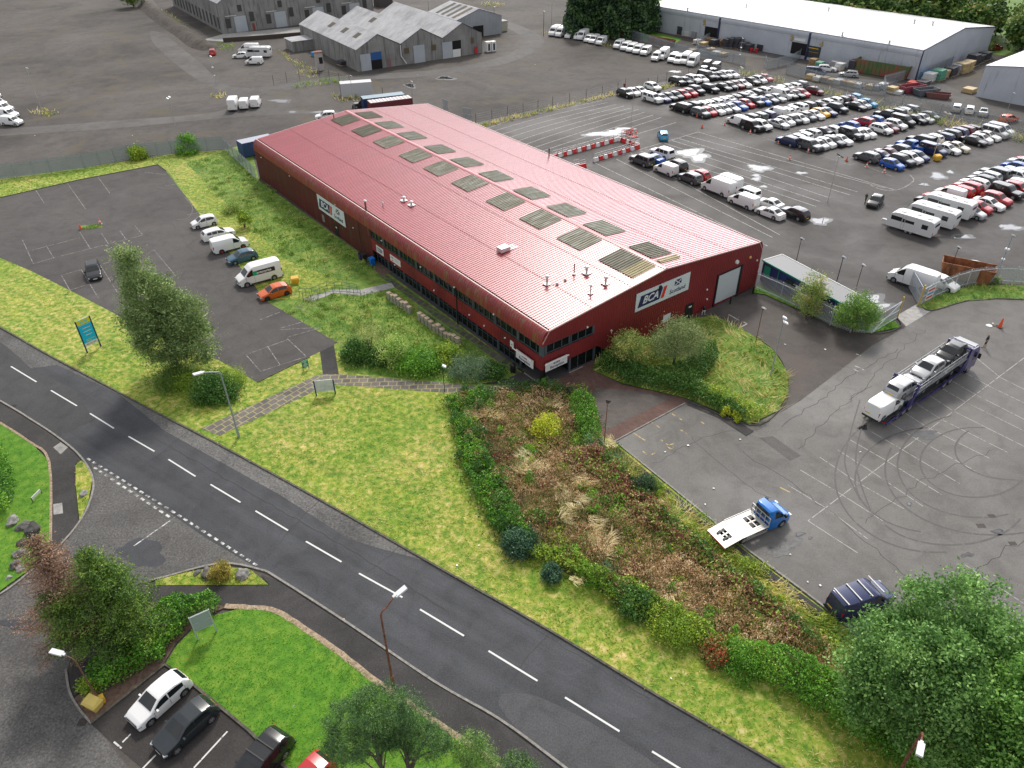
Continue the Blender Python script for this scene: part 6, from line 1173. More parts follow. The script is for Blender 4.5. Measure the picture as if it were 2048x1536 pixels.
# ---- clipped and rough shrubs: leaf shells on bumpy volumes ----
def shrub_leaves(P, ztop, dens_h, s, rnd=None):
    """leaves filling a hedge volume: P ground points, ztop per point"""
    n = len(P); zz = ztop*(1-RNG.random(n)**2.2*.75); C = np.column_stack([P, zz]); C += RNG.normal(size=C.shape)*s*.6; return C
def hedge(name, label, px, height, m, s=.09, dens=90, group=None, cat='hedge', kind=None, seed=0, edge=1.0, wob=.35, z0=0.0, fall=45, core=True, asp=.55, up=0.0):
    P = sample(px, dens*2.2, fall); poly = np.array(wpoly(px)); n = len(P)
    # distance to border
    d = np.full(n, 1e9)
    for i in range(len(poly)):
        a, b = poly[i], poly[(i+1) % len(poly)]; ab = b-a; t = np.clip(((P-a)@ab)/(ab@ab), 0, 1); d = np.minimum(d, np.linalg.norm(P-(a+t[:, None]*ab), axis=1))
    prof = np.sqrt(np.clip(1-(1-np.clip(d/edge, 0, 1))**2, 0, 1)); rag = vnoise(P, 1.9, seed+9)*.75*(wob/.35)-.1; kp = d > rag*edge*.9; P = P[kp]; d = d[kp]; prof = prof[kp]; n = len(P); ht = height*(1-wob+wob*2*vnoise(P, 1.3, seed)*1.0)*(.35+.65*prof)*(.72+.56*vnoise(P, 3.3, seed+2))
    C = shrub_leaves(P, ht, 0, s); C[:, 2] += z0; rnd = np.clip(vnoise(P, .5, seed+3)*.6+RNG.random(n)*.65-.1, 0, 1)
    o = link(name, rawmesh(name, leaves(C, s*(.7+.6*RNG.random(n)), rnd, .2, asp, up), n, 4, m, rnd))
    if kind: return tag(o, kind=kind)
    return tag(o, label, cat, group)
HG1 = leafmat('hedge leaves bright', [(0, (.02, .07, .006)), (.4, (.06, .17, .012)), (.75, (.12, .27, .02)), (1, (.24, .38, .05))], .2)
HG2 = leafmat('hedge leaves deep', [(0, (.012, .04, .008)), (.5, (.035, .10, .012)), (.85, (.09, .18, .03)), (1, (.16, .24, .06))], .2)
HG3 = leafmat('hedge leaves yellow green', [(0, (.04, .10, .008)), (.4, (.11, .20, .015)), (.75, (.24, .32, .03)), (1, (.42, .42, .06))], .25)
HG4 = leafmat('grey green leaves', [(0, (.03, .06, .03)), (.5, (.09, .15, .08)), (1, (.2, .27, .17))], .2)
RDB = leafmat('dogwood leaves', [(0, (.05, .09, .015)), (.25, (.13, .22, .03)), (.42, (.28, .33, .08)), (.55, (.20, .07, .045)), (.85, (.11, .02, .03)), (1, (.3, .08, .05))], .2)
DRY = leafmat('dry dock weeds', [(0, (.035, .07, .012)), (.25, (.08, .13, .02)), (.36, (.16, .15, .05)), (.46, (.24, .15, .07)), (.68, (.38, .24, .13)), (.86, (.50, .36, .22)), (1, (.60, .48, .32))], .25)
STRW = leafmat('straw', [(0, (.36, .28, .13)), (.5, (.55, .43, .23)), (1, (.68, .57, .36))], .3)
YLW = leafmat('yellow shrub leaves', [(0, (.10, .18, .01)), (.5, (.32, .36, .03)), (1, (.6, .52, .04))], .3)
DEAD = leafmat('dead needles', [(0, (.09, .05, .03)), (.5, (.20, .115, .07)), (1, (.34, .22, .15))], .15)
hedge('laurel_hedge', 'glossy bright green L-shaped hedge behind the grey sign back', [(445, 1205), (436, 1232), (402, 1240), (350, 1285), (330, 1325), (270, 1352), (215, 1392), (172, 1378), (190, 1335), (240, 1300), (290, 1268), (315, 1232), (330, 1212), (380, 1203)], 1.5, HG1, .10, 200, cat='hedge', seed=2, edge=.8, wob=.2, fall=60)
hedge('hedge', 'tall mixed hedge at the left edge beside the junction lawn', [(-60, 860), (5, 880), (30, 935), (42, 970), (36, 1015), (5, 1048), (-60, 1060)], 1.8, HG1, .11, 150, seed=5, edge=1.0)
ISH = [(1188, 738), (1205, 708), (1235, 722), (1300, 745), (1360, 735), (1395, 700), (1430, 690), (1440, 730), (1400, 770), (1440, 800), (1500, 838), (1480, 846), (1370, 798), (1245, 770)]
hedge('hedge', 'soft green mounded hedge round the grass island beside the gable wall', ISH, 1.3, HG2, .11, 120, seed=8, edge=1.2, wob=.25, fall=60)
hedge('hedge', 'thin lighter hedge along the outer edge of the grass island', [(1380, 796), (1400, 772), (1450, 790), (1520, 825), (1540, 838), (1500, 851)], 1.2, HG3, .10, 120, seed=9, edge=.8)
LSTRIP = [(892, 800), (935, 788), (1000, 795), (985, 815), (948, 850), (975, 900), (1002, 955), (1035, 1015), (1062, 1070), (1080, 1112), (1025, 1105), (978, 1055), (938, 985), (912, 900)]
hedge('hedge', 'rough mixed hedge strip between the verge and the brown weeds', LSTRIP, 1.1, HG1, .10, 110, seed=11, edge=.7, wob=.45)
hedge('hedge', 'low dark hedge wrapping the top of the planting bed by reception', [(980, 795), (1000, 778), (1060, 772), (1110, 776), (1160, 792), (1140, 806), (1090, 793), (1040, 798)], 1.2, HG2, .10, 140, seed=12, edge=.8)
hedge('hedge', 'rounded clipped hedge end beside the red paving and traffic cone', [(1140, 800), (1165, 795), (1190, 815), (1200, 860), (1202, 895), (1165, 905), (1150, 860), (1135, 825)], 1.5, HG1, .09, 170, seed=13, edge=.7, wob=.15)
hedge('hedge', 'yellow-green hedge along the lower edge of the planting bed', [(1060, 1100), (1130, 1100), (1230, 1160), (1330, 1205), (1400, 1250), (1480, 1300), (1510, 1345), (1440, 1325), (1340, 1275), (1230, 1215), (1120, 1145), (1050, 1120)], 1.3, HG3, .10, 120, seed=15, edge=.8, wob=.35)
hedge('hedge', 'dense clipped green hedge running down to the right corner lamp', [(1470, 1300), (1560, 1305), (1640, 1345), (1720, 1400), (1800, 1450), (1900, 1540), (1930, 1600), (1840, 1580), (1700, 1480), (1560, 1390), (1490, 1350)], 1.7, HG1, .08, 210, seed=16, edge=1.0, wob=.12, fall=50)
hedge('hedge', 'green shrub belt between the yard verge and the red dogwood', [(1205, 905), (1270, 965), (1300, 1002), (1350, 1048), (1420, 1108), (1520, 1185), (1600, 1255), (1660, 1320), (1630, 1320), (1570, 1262), (1455, 1172), (1345, 1078), (1270, 1002), (1195, 930)], 1.2, HG2, .10, 120, seed=17, edge=.7, wob=.35)
hedge('dogwood', 'long band of red and green dogwood shrubs in the planting bed', [(1195, 905), (1250, 940), (1310, 1010), (1370, 1065), (1470, 1150), (1560, 1225), (1620, 1290), (1580, 1300), (1500, 1230), (1400, 1150), (1320, 1080), (1240, 1020), (1180, 960), (1120, 925), (1140, 905)], 1.2, RDB, .11, 120, cat='shrub', seed=18, edge=.8, wob=.4)
hedge('weeds', None, BR, .8, DRY, .13, 85, kind='stuff', seed=19, edge=.6, wob=.5, z0=.05, asp=.24, up=1.3)
hedge('weeds', None, [(1480, 1150), (1640, 1270), (1680, 1330), (1720, 1400), (1600, 1330), (1480, 1290), (1400, 1240), (1430, 1180)], .9, DRY, .14, 70, kind='stuff', seed=29, edge=.6, wob=.5, z0=.05, asp=.24, up=1.3)
for i, (px, py, rx, ry) in enumerate([(965, 828, 30, 24), (1060, 938, 30, 20), (1135, 1018, 26, 30), (1190, 1060, 16, 18), (1205, 1100, 24, 22), (1100, 820, 20, 8), (1220, 895, 12, 10), (1160, 975, 22, 10), (1330, 1205, 16, 8), (1150, 1170, 14, 7)]):
    pg = [(px+rx*(1+.35*math.sin(3*a+i)+.2*math.sin(5*a+2*i))*math.cos(a), py+ry*(1+.35*math.sin(3*a+i)+.25*math.sin(4*a+i))*math.sin(a)) for a in np.linspace(0, 2*PI, 22)[:-1]]; grass('straw', pg, 95, .2, .05, 3.0, STRW, .74, 70, .88, True, 30+i)
# green docks, nettles and brambles growing through the dry weeds
def clumps(name, px, n, r, h, m, s, per, seed, z0=.05):
    P = sample(px, .6, 0); rr = np.random.default_rng(seed); P = P[rr.permutation(len(P))[:n]]; n = len(P); R = r*(.5+rr.random(n)); Hh = h*(.6+.8*rr.random(n))
    Q = np.repeat(np.column_stack([P, np.zeros(n)]), per, 0); D = rr.normal(size=Q.shape); Q += D*np.column_stack([np.repeat(R, per)*.45]*2+[np.zeros(n*per)]); Q[:, 2] = z0+np.repeat(Hh, per)*rr.random(n*per)**.6*np.exp(-(D[:, 0]**2+D[:, 1]**2)*.25)
    rnd = np.clip(np.repeat(rr.random(n), per)*.5+rr.random(n*per)*.6-.05, 0, 1); tag(link(name, rawmesh(name, leaves(Q, s*(.6+.8*rr.random(len(Q))), rnd, .1, .5), len(Q), 4, m, rnd)), kind='stuff')
clumps('weed_clumps', BR, 75, 1.1, 1.0, HG3, .09, 230, 51); clumps('weed_clumps', BR, 50, .9, 1.2, HG1, .09, 240, 52); clumps('weed_clumps', BR, 70, .9, 1.3, DRY, .09, 240, 53); clumps('weed_clumps', BR, 50, .8, .9, RDB, .09, 200, 54)
clumps('weed_clumps', V5, 60, .8, .35, BM, .09, 120, 55); clumps('weed_clumps', V4, 80, .8, .35, BM, .09, 120, 56); clumps('weed_clumps', LSTRIP, 40, 1.0, 1.6, HG2, .1, 300, 57); clumps('weed_clumps', VERGER, 60, .8, .9, HG3, .08, 150, 58)
def bush(name, label, px, py, r, h, m, s=.1, n=5000, group=None, cat='bush', trunk=0.0, loose=.0, seed=0, lean=(0, 0), asp=.55):
    """rounded leafy shrub made of clumps"""
    c = g(px, py); rr = np.random.default_rng(seed+77); t = thing(name, label, cat, (c.x, c.y, 0), 0, group)
    k = int(18+r*10); D = rr.normal(size=(k, 3)); D[:, 2] = np.abs(D[:, 2])*.9+.0; D /= np.linalg.norm(D, axis=1)[:, None]; rad = .55+.42*rr.random(k)
    C = D*rad[:, None]*np.array([r, r, h-trunk]); C[:, 2] += trunk+.1; C[:, :2] += np.outer(C[:, 2]/h, lean)
    per = n//k; Q = np.repeat(C, per, 0)+rr.normal(size=(k*per, 3))*r*(.2+loose); Q[:, 2] = np.abs(Q[:, 2]); rnd = np.clip(np.repeat(rr.random(k), per)*.45+rr.random(k*per)*.6, 0, 1)
    link('foliage', rawmesh('foliage', leaves(Q, s*(.7+.6*rr.random(len(Q))), rnd, .1, asp), len(Q), 4, m, rnd), t)
    if trunk or True:
        b = MB()
        for j in range(5): a = j*1.3+seed; b.tube([(0.05*math.cos(a), .05*math.sin(a), 0), (r*.35*math.cos(a), r*.35*math.sin(a), h*.6)], [.05, .02], 5)
        b.build('stem', BARK, t)
    return t
BARK = speckled('bark', [(.3, (.05, .04, .03)), (.6, (.12, .10, .08))], 3, None)
bush('bush', 'dark green leafy bush growing through the far palisade fence', 380, 305, 2.2, 3.2, HG1, .14, 5000, seed=1); bush('bush', 'olive green bush beside the far palisade fence', 277, 318, 1.5, 2.6, HG3, .14, 3000, seed=2)
bush('bush', 'small round green bush on the bank nearest the visitor cars', 490, 455, 1.1, 2.5, HG3, .1, 2500, seed=3, trunk=.8); bush('bush', 'sparse low bush on the bank behind the small round one', 463, 425, 1.1, 1.4, BM, .1, 1500, seed=4, loose=.2)
bush('bush', 'dark green shrub at the left of the shrub group by the slab path', 715, 715, 1.6, 2.0, HG2, .1, 6000, seed=5); bush('bush', 'pale green upright shrub with light leaves in the shrub group', 788, 722, 1.7, 3.4, leafmat('pale leaves', [(0, (.06, .13, .02)), (.5, (.18, .30, .05)), (1, (.45, .5, .18))], .3), .1, 9000, seed=6)
bush('bush', 'bare-branched thin bush behind the dark shrub by the slab path', 740, 700, 1.6, 3.3, leafmat('sparse leaves', [(0, (.1, .12, .03)), (1, (.35, .36, .15))], .3), .07, 1500, seed=7, trunk=1.2, loose=.12)
bush('bush', 'mid green shrub between the pale shrub and the spiky dark one', 840, 735, 2.2, 1.8, HG1, .1, 8000, seed=8); bush('bush', 'grey-green spiky shrub on the right of the shrub group', 940, 750, 2.1, 2.1, HG4, .1, 8000, seed=9, asp=.2); bush('bush', 'yellowish green shrub behind the spiky grey one', 900, 722, 1.8, 1.7, HG3, .1, 6000, seed=10); bush('bush', 'low green shrub nearest the side wall path', 985, 748, 1.4, 1.2, HG2, .1, 4000, seed=11)
bush('bush', 'small shrub between the dark shrub and the pale shrub', 758, 725, 1.2, 1.6, HG2, .1, 4000, seed=12)
bush('bush', 'round leafy bush with brown berries in front of the lamp by the big willow', 430, 790, 2.3, 2.0, HG2, .1, 9000, seed=13); bush('bush', 'dark feathery shrub under the willow tree', 350, 765, 2.6, 1.5, leafmat('juniper', [(0, (.02, .05, .008)), (.6, (.06, .12, .015)), (1, (.13, .2, .03))], .2), .1, 9000, seed=14, asp=.25); bush('bush', 'feathery low shrub between the willow and the berry bush', 395, 772, 2.2, 1.3, HG3, .1, 6000, seed=15, asp=.25); bush('bush', 'light green feathery shrub behind the berry bush', 455, 765, 1.8, 1.5, HG3, .09, 5000, seed=16, asp=.25)
bush('bush', 'yellow leaved bush standing in the brown weeds', 1095, 868, 1.5, 1.9, YLW, .1, 5000, seed=17); bush('bush', 'dark conifer-like bush by the slab edging', 1285, 978, 1.1, 1.5, leafmat('dark needle', [(0, (.01, .03, .012)), (1, (.05, .10, .04))], .15), .09, 4500, seed=18, asp=.25)
bush('bush', 'dark blue-green bush at the foot of the left hedge strip', 1040, 1095, 1.5, 1.5, leafmat('blue green', [(0, (.015, .04, .025)), (.7, (.04, .10, .05)), (1, (.1, .18, .1))], .2), .09, 6000, seed=19); bush('bush', 'small dark bush on the verge edge below the weeds', 1105, 1155, .8, 1.2, leafmat('blue green', []), .08, 2800, seed=20); bush('bush', 'silvery thin bush above the clipped hedge', 1212, 1150, .7, 1.4, HG4, .07, 1800, seed=21, asp=.2)
bush('bush', 'silvery shrub at the top of the dogwood band', 1185, 900, 1.2, 1.4, HG4, .08, 3500, seed=22, asp=.25); bush('bush', 'grey-green round shrub beside the yard verge', 1222, 930, .9, 1.1, HG4, .08, 2600, seed=23, asp=.25); bush('bush', 'red tinted shrub in the lower hedge', 1430, 1310, 1.1, 1.3, leafmat('reddish', [(0, (.06, .12, .02)), (.5, (.16, .16, .04)), (.75, (.35, .05, .03)), (1, (.4, .1, .05))], .2), .09, 4000, seed=24); bush('bush', 'feathery bright shrub next to the red tinted one', 1350, 1265, 1.7, 1.6, HG3, .09, 6500, seed=25, asp=.3); bush('bush', 'feathery yellow-green shrub below the straw patch', 1480, 1330, 1.6, 1.5, HG1, .09, 6500, seed=26, asp=.3); bush('bush', 'mid green shrub in the lower hedge by the road verge', 1270, 1215, 1.6, 1.4, HG2, .09, 6000, seed=27)
bush('bush', 'golden brown bush between rocks on the junction verge', 447, 1152, .95, 1.1, leafmat('golden bush', [(0, (.05, .08, .01)), (.5, (.2, .17, .03)), (1, (.4, .28, .06))], .2), .06, 3500, seed=28); bush('bush', 'yellow flowered clump at the corner of the island hedge', 1450, 830, .5, 1.0, YLW, .08, 900, seed=29); bush('bush', 'second yellow flowered clump beside the island hedge end', 1470, 840, .5, .8, YLW, .08, 900, seed=30); bush('bush', 'heap of dead brown branches under the conifers', 250, 1320, 1.7, .9, DEAD, .09, 4500, seed=31, asp=.15); bush('bush', 'weedy green plants at the pavement edge below the lamp', 185, 1372, .9, .7, HG3, .07, 2500, seed=32)
bush('bush', 'tiny yellow flowered weed in the brown bed', 1443, 1213, .25, .6, YLW, .05, 300, seed=33); bush('bush', 'low dark bushes at the fence post corner of the yard', 1985, 690//1 if False else 562, .9, .8, BM, .09, 1200, seed=34)
# ---- trees ----
def tree(name, label, px, py, height, crown, nclump, per, s, m, trunk=.25, group=None, seed=0, sig=.45, lean=(0, 0), forks=6, flat=.1, shell=.55, bark=None, asp=.55, cat='tree'):
    """crown: list of ellipsoids (dx, dy, z, rx, ry, rz)"""
    c = g(px, py); rr = np.random.default_rng(seed+5); t = thing(name, label, cat, (c.x, c.y, 0), 0, group)
    vol = np.array([e[3]*e[4]*e[5] for e in crown])**.67; Q = []; K_ = []; CC = []
    for e, n_ in zip(crown, np.round(nclump*vol/vol.sum()).astype(int)):
        D = rr.normal(size=(n_, 3)); D /= np.linalg.norm(D, axis=1)[:, None]; rad = shell+(1-shell)*rr.random(n_)**.6; rad *= 1+.14*np.sin(D[:, 0]*5+seed)*np.sin(D[:, 2]*6+D[:, 1]*4)
        C = D*rad[:, None]*np.array(e[3:6])+np.array(e[:3]); CC.append(C)
    CC = np.concatenate(CC); CC = CC[CC[:, 2] > .6]; sz = .55+.9*rr.random(len(CC)); Q = np.repeat(CC, per, 0)+rr.normal(size=(len(CC)*per, 3))*sig*np.array([1, 1, .75])*np.repeat(sz, per)[:, None]
    rnd = np.clip(np.repeat(rr.random(len(CC)), per)*.5+rr.random(len(Q))*.55, 0, 1)
    link('crown', rawmesh('crown', leaves(Q, s*(.6+.8*rr.random(len(Q))), rnd, flat, asp), len(Q), 4, m, rnd), t)
    b = MB(); tt = (lean[0], lean[1], height*.8); b.tube([(0, 0, 0), (lean[0]*.3, lean[1]*.3, height*.3), (lean[0]*.65, lean[1]*.65, height*.55), tt], [trunk, trunk*.8, trunk*.5, trunk*.15], 8)
    for k in range(forks):
        j = rr.integers(len(CC)); q = CC[j]; z = min(q[2]*.75, height*(.2+.5*k/max(1, forks))); st = Vector((lean[0]*z/height, lean[1]*z/height, z)); e = Vector(q); mid = st.lerp(e, .5)+Vector((0, 0, .25)); b.tube([st, mid, e], [trunk*.4, trunk*.22, trunk*.07], 5)
    b.build('trunk', bark or BARK, t, 50); return t
WIL = leafmat('willow leaves', [(0, (.035, .065, .02)), (.4, (.10, .155, .045)), (.75, (.20, .27, .09)), (1, (.40, .45, .22))], .3)
tree('willow_tree', 'tall silvery green willow standing between the road and visitor car park', 358, 746, 14.5, [(-.6, .5, 4.6, 3.1, 3.0, 3.4), (-.9, .4, 8.2, 2.4, 2.3, 3.4), (-1.4, .6, 11.6, 1.5, 1.4, 2.6), (-1.8, .6, 13.6, .8, .8, 1.3), (1.9, .6, 6.3, 2.2, 2.2, 2.6), (1.2, .6, 9.2, 1.3, 1.3, 2.2), (-2.2, -.2, 6.3, 1.8, 1.7, 2.2), (2.7, -.2, 3.7, 2.0, 2.0, 2.2)], 560, 95, .15, WIL, .35, seed=1, sig=.42, asp=.3, lean=(-.8, .3))
ASH = leafmat('ash leaves', [(0, (.03, .075, .015)), (.4, (.07, .16, .035)), (.75, (.14, .26, .06)), (1, (.26, .40, .13))], .28)
tree('ash_tree', 'big round ash tree overhanging the navy van at the right', 1828, 1478, 10, [(.2, .8, 6.0, 4.6, 4.2, 4.0), (-1.8, 1.8, 5.2, 3.0, 3.0, 2.8), (1.4, 2.8, 8.2, 3.0, 2.8, 2.6), (-1.4, 0, 8.0, 2.4, 2.4, 2.4), (3.2, 1.2, 6.4, 2.6, 2.6, 2.8), (-.6, -1.6, 4.0, 2.4, 2.2, 2.2), (-3.2, .6, 3.6, 1.8, 1.8, 2.0)], 620, 150, .105, ASH, .3, seed=2, sig=.40, shell=.62)
tree('ash_tree', 'bright green ash tree filling the bottom right corner', 2040, 1600, 11.5, [(0, .6, 6.4, 4.4, 4.2, 4.2), (-2.4, 2.2, 6.0, 3.0, 3.0, 3.2), (1.6, 3.4, 7.8, 3.4, 3.0, 2.8), (-2.6, -.6, 4.6, 2.6, 2.4, 2.6), (-.6, 1.0, 9.4, 2.8, 2.6, 2.0), (3.4, 2.0, 6.4, 2.4, 2.4, 2.8)], 620, 150, .105, leafmat('ash leaves bright', [(0, (.03, .085, .012)), (.4, (.075, .18, .03)), (.75, (.15, .29, .05)), (1, (.28, .44, .12))], .28), .3, seed=3, sig=.40, shell=.62)
ROW = leafmat('rowan leaves', [(0, (.05, .09, .02)), (.4, (.13, .20, .04)), (.7, (.26, .30, .08)), (.88, (.40, .34, .12)), (1, (.45, .22, .12))], .3)
tree('small_tree', 'small leafy tree on the left in front of the gable wall', 1258, 735, 4.4, [(0, 0, 2.9, 2.0, 1.9, 1.4), (-.7, .2, 2.4, 1.4, 1.3, 1.1), (.9, 0, 2.4, 1.4, 1.3, 1.1)], 150, 60, .10, ROW, .12, seed=4, sig=.34, group=None, shell=.6, asp=.35)
tree('small_tree', 'larger greyish small tree on the right in front of the gable wall', 1346, 738, 6.4, [(0, 0, 4.2, 2.5, 2.3, 1.9), (-1.2, .1, 3.2, 1.7, 1.5, 1.3), (1.2, .1, 3.4, 1.7, 1.5, 1.5), (.1, -.2, 5.4, 1.3, 1.3, 1.0)], 230, 60, .10, leafmat('greyish leaves', [(0, (.05, .075, .025)), (.5, (.13, .175, .06)), (1, (.28, .30, .14))], .3), .14, seed=5, sig=.36, asp=.3)
tree('small_tree', 'thin yellowing sapling by the palisade fence left of two', 1612, 634, 6.0, [(0, 0, 4.4, 1.3, 1.2, 1.6), (-.6, 0, 3.0, 1.5, 1.3, 1.2), (.5, 0, 3.0, 1.3, 1.2, 1.4), (.1, 0, 1.4, 1.5, 1.4, .9)], 120, 50, .10, ROW, .1, seed=6, sig=.3, asp=.4)
tree('small_tree', 'bushy green rowan by the palisade fence next to the gate', 1703, 664, 4.8, [(0, 0, 2.2, 2.3, 2.0, 1.8), (.2, 0, 3.6, 1.7, 1.5, 1.1), (1.2, 0, 2.8, 1.5, 1.3, 1.0), (-1.1, 0, 2.6, 1.3, 1.2, 1.2)], 200, 60, .10, leafmat('rowan green', [(0, (.03, .08, .015)), (.5, (.09, .19, .03)), (.85, (.2, .3, .06)), (1, (.38, .36, .12))], .3), .12, seed=7, sig=.32, asp=.4)
def conifer(name, label, px, py, height, r, m, seed, nb=26, lean=(0, 0), per=150, s=.1, z0=.12, cone=1.0, blunt=.0, droop=.12):
    c = g(px, py); rr = np.random.default_rng(seed); t = thing(name, label, 'tree', (c.x, c.y, 0), 0, None); Q = []; R = []; b = MB()
    b.tube([(0, 0, 0), (lean[0]*.5, lean[1]*.5, height*.5), (lean[0], lean[1], height)], [.22, .14, .03], 7)
    for i in range(nb):
        f = z0+(1-z0)*i/nb; z = f*height; L_ = r*((1-f)**cone+blunt*(1-f)**.25)*(.75+.5*rr.random()); o = np.array([lean[0]*f, lean[1]*f, z])
        for k in range(6):
            a = rr.random()*2*PI; l = L_*(.6+.5*rr.random()); end = o+np.array([math.cos(a)*l, math.sin(a)*l, l*.15-droop*l])
            b.tube([tuple(o), tuple(end)], [.045, .012], 4)
            n = int(per*(.25+l/r)); u = rr.random(n)**.7; P = o+(end-o)*u[:, None]; sp = .10+.26*(1-np.abs(u-.6))*min(1, l/1.2); P = P+rr.normal(size=(n, 3))*sp[:, None]*np.array([1, 1, .55]); Q.append(P); R.append(np.clip(rr.random()*.45+rr.random(n)*.55, 0, 1))
    Q = np.concatenate(Q); R = np.concatenate(R); link('crown', rawmesh('crown', leaves(Q, s*(.6+.8*rr.random(len(Q))), R, .2, .3), len(Q), 4, m, R), t); b.build('trunk', BARK, t); return t
FIR = leafmat('fir needles', [(0, (.02, .05, .008)), (.4, (.055, .12, .014)), (.75, (.12, .20, .025)), (1, (.24, .28, .05))], .2)
conifer('dead_conifer', 'bare brown dead conifer leaning beside the green one at the junction', 178, 1278, 10.2, 2.9, DEAD, 4, 34, (-.3, .3), 150, .075, .14, .7, .25)
conifer('conifer', 'green conifer with spreading branches in the shrub bed', 243, 1284, 9.2, 3.1, FIR, 5, 30, (.3, .4), 170, .10, .16, .7, .15); conifer('conifer', 'shorter green conifer leaning left in the same shrub bed', 212, 1300, 6.4, 2.7, FIR, 6, 20, (-1.4, -.2), 150, .10, .3, .6, .2); conifer('conifer', 'second green conifer trunk on the right of the shrub bed', 280, 1282, 7.6, 2.2, FIR, 7, 22, (-.2, .5), 150, .10, .22, .7, .15)
PINE = leafmat('pine needles', [(0, (.012, .035, .012)), (.5, (.04, .095, .025)), (.85, (.09, .17, .04)), (1, (.17, .25, .07))], .15)
PINE2 = leafmat('pine needles light', [(0, (.03, .07, .012)), (.5, (.08, .16, .03)), (1, (.2, .3, .06))], .15)
tree('pine_tree', 'dark green rounded pine at the bottom edge, left of its group', 775, 1590, 8.8, [(-.9, .6, 6.9, 2.0, 1.8, 1.4), (.2, .9, 7.8, 1.6, 1.5, 1.0), (-1.8, .4, 5.2, 1.3, 1.3, 1.5), (.8, .6, 6.4, 1.3, 1.2, 1.4)], 430, 90, .075, PINE, .16, seed=11, sig=.17, shell=.72, asp=.18, forks=14)
tree('pine_tree', 'open pine with visible trunk and bare branches at the bottom edge', 826, 1590, 9.4, [(.2, .6, 8.4, 1.0, 1.0, 1.0), (.9, .4, 7.0, 1.0, 1.0, .9), (1.3, .2, 5.6, 1.2, 1.0, .9), (-.5, .3, 6.6, .8, .8, 1.0), (1.9, .3, 5.4, .8, .8, .6)], 230, 85, .075, PINE, .15, seed=12, sig=.17, shell=.6, asp=.18, forks=22)
tree('pine_tree', 'small yellowish pine third from the left at the bottom edge', 950, 1595, 6.0, [(0, .4, 4.9, .9, .9, 1.0), (.3, .2, 3.6, 1.2, 1.1, 1.2)], 150, 80, .075, PINE2, .12, seed=13, sig=.17, asp=.18); tree('pine_tree', 'lowest pine tip on the right at the bottom edge', 1035, 1590, 3.6, [(0, .2, 2.6, 1.1, .9, .9), (.7, .2, 2.3, .7, .6, .6)], 90, 70, .075, PINE, .1, seed=14, sig=.16, asp=.18)
# far conifers and woods: a few built once, then copied
FARC = leafmat('far conifer', [(0, (.008, .022, .008)), (.5, (.022, .055, .018)), (1, (.06, .11, .03))], .1); FARB = leafmat('far broadleaf', [(0, (.02, .05, .01)), (.5, (.06, .12, .02)), (.9, (.14, .2, .04)), (1, (.25, .2, .06))], .2)
def far_tree(kind, seed):
    rr = np.random.default_rng(seed); t = thing(kind, 'proto', 'tree', (0, -900, 0), 0, 'far trees')
    if kind == 'conifer':
        n = 5200; f = rr.random(n)**.8; a = rr.random(n)*2*PI; R = 3.8*(1-f)**.55*(.55+.5*rr.random(n))*(1+.25*np.sin(a*3+seed)); Q = np.column_stack([np.cos(a)*R, np.sin(a)*R, .5+f*13.5]); m = FARC; s = .42
    else:
        K0 = rr.normal(size=(34, 3)); K0 /= np.linalg.norm(K0, axis=1)[:, None]; K0 = K0*np.array([4.2, 4.2, 3.4])*(.6+.4*rr.random((34, 1)))+[0, 0, 5.5]; Q = np.repeat(K0, 140, 0)+rr.normal(size=(34*140, 3))*.95; m = FARB; s = .4
    rnd = np.clip(rr.random(len(Q))*.6+.3*np.sin(Q[:, 0]+Q[:, 2]*1.3)+.2, 0, 1); link('crown', rawmesh('crown', leaves(Q, s*(.6+.8*rr.random(len(Q))), rnd, .2, .6), len(Q), 4, m, rnd), t); b = MB(); b.tube([(0, 0, 0), (0, 0, 7)], [.35, .1], 6); b.build('trunk', BARK, t); return t
FT = [far_tree('conifer', 1), far_tree('conifer', 2), far_tree('broadleaf_tree', 3), far_tree('broadleaf_tree', 4)]; used = set()
def place_far(k, p, rz, sc, label, group):
    if k not in used: used.add(k); t = FT[k]; t.location = (p[0], p[1], 0); t.rotation_euler = (0, 0, rz); t['label'] = label; t['group'] = group
    else: t = copy_tree(FT[k], (p[0], p[1], 0), rz, label, group)
    t.scale = (sc, sc, sc); return t
GC = 'tall conifers beside the grey warehouse'
for i, (x, y) in enumerate([(1150, 72), (1178, 66), (1205, 70), (1238, 78), (1268, 72), (1290, 66), (1165, 50), (1215, 52), (1250, 55), (1190, 40), (1285, 48), (1240, 35)]):
    place_far(i % 2, g(x, y), i*1.7, random.uniform(.95, 1.25), f"dark conifer, {ORD[i]} of the dense clump left of the grey warehouse", GC)
random.seed(5)
WOOD = 'trees of the wood behind the warehouses'; k = 0
Ob, ux, uy = FR
for rowi, (off, x_, n_) in enumerate([(14, 48, 10), (26, 56, 11), (42, 66, 11)]):
    for j in range(n_):
        q = Ob+ux*(x_+random.uniform(-3, 3))+uy*(-30+j*13+random.uniform(-3, 3)); kk = random.choice([2, 3, 2, 3, 0, 1]); place_far(kk, q, random.uniform(0, 6), random.uniform(.95, 1.45), f"{'dark conifer' if kk < 2 else 'broadleaf tree'} in the wood behind the warehouse, {ORD[j]} from the right, {['front', 'middle', 'back'][rowi]} line", WOOD)
for j in range(10):
    q = Ob+ux*(46+j*9+random.uniform(-2, 2))+uy*(-22-j*2+random.uniform(-6, 6)); place_far(2+j % 2, q, j, random.uniform(1.0, 1.4), f"broadleaf tree in the wood at the top right, {ORD[j]} towards the right edge", WOOD)
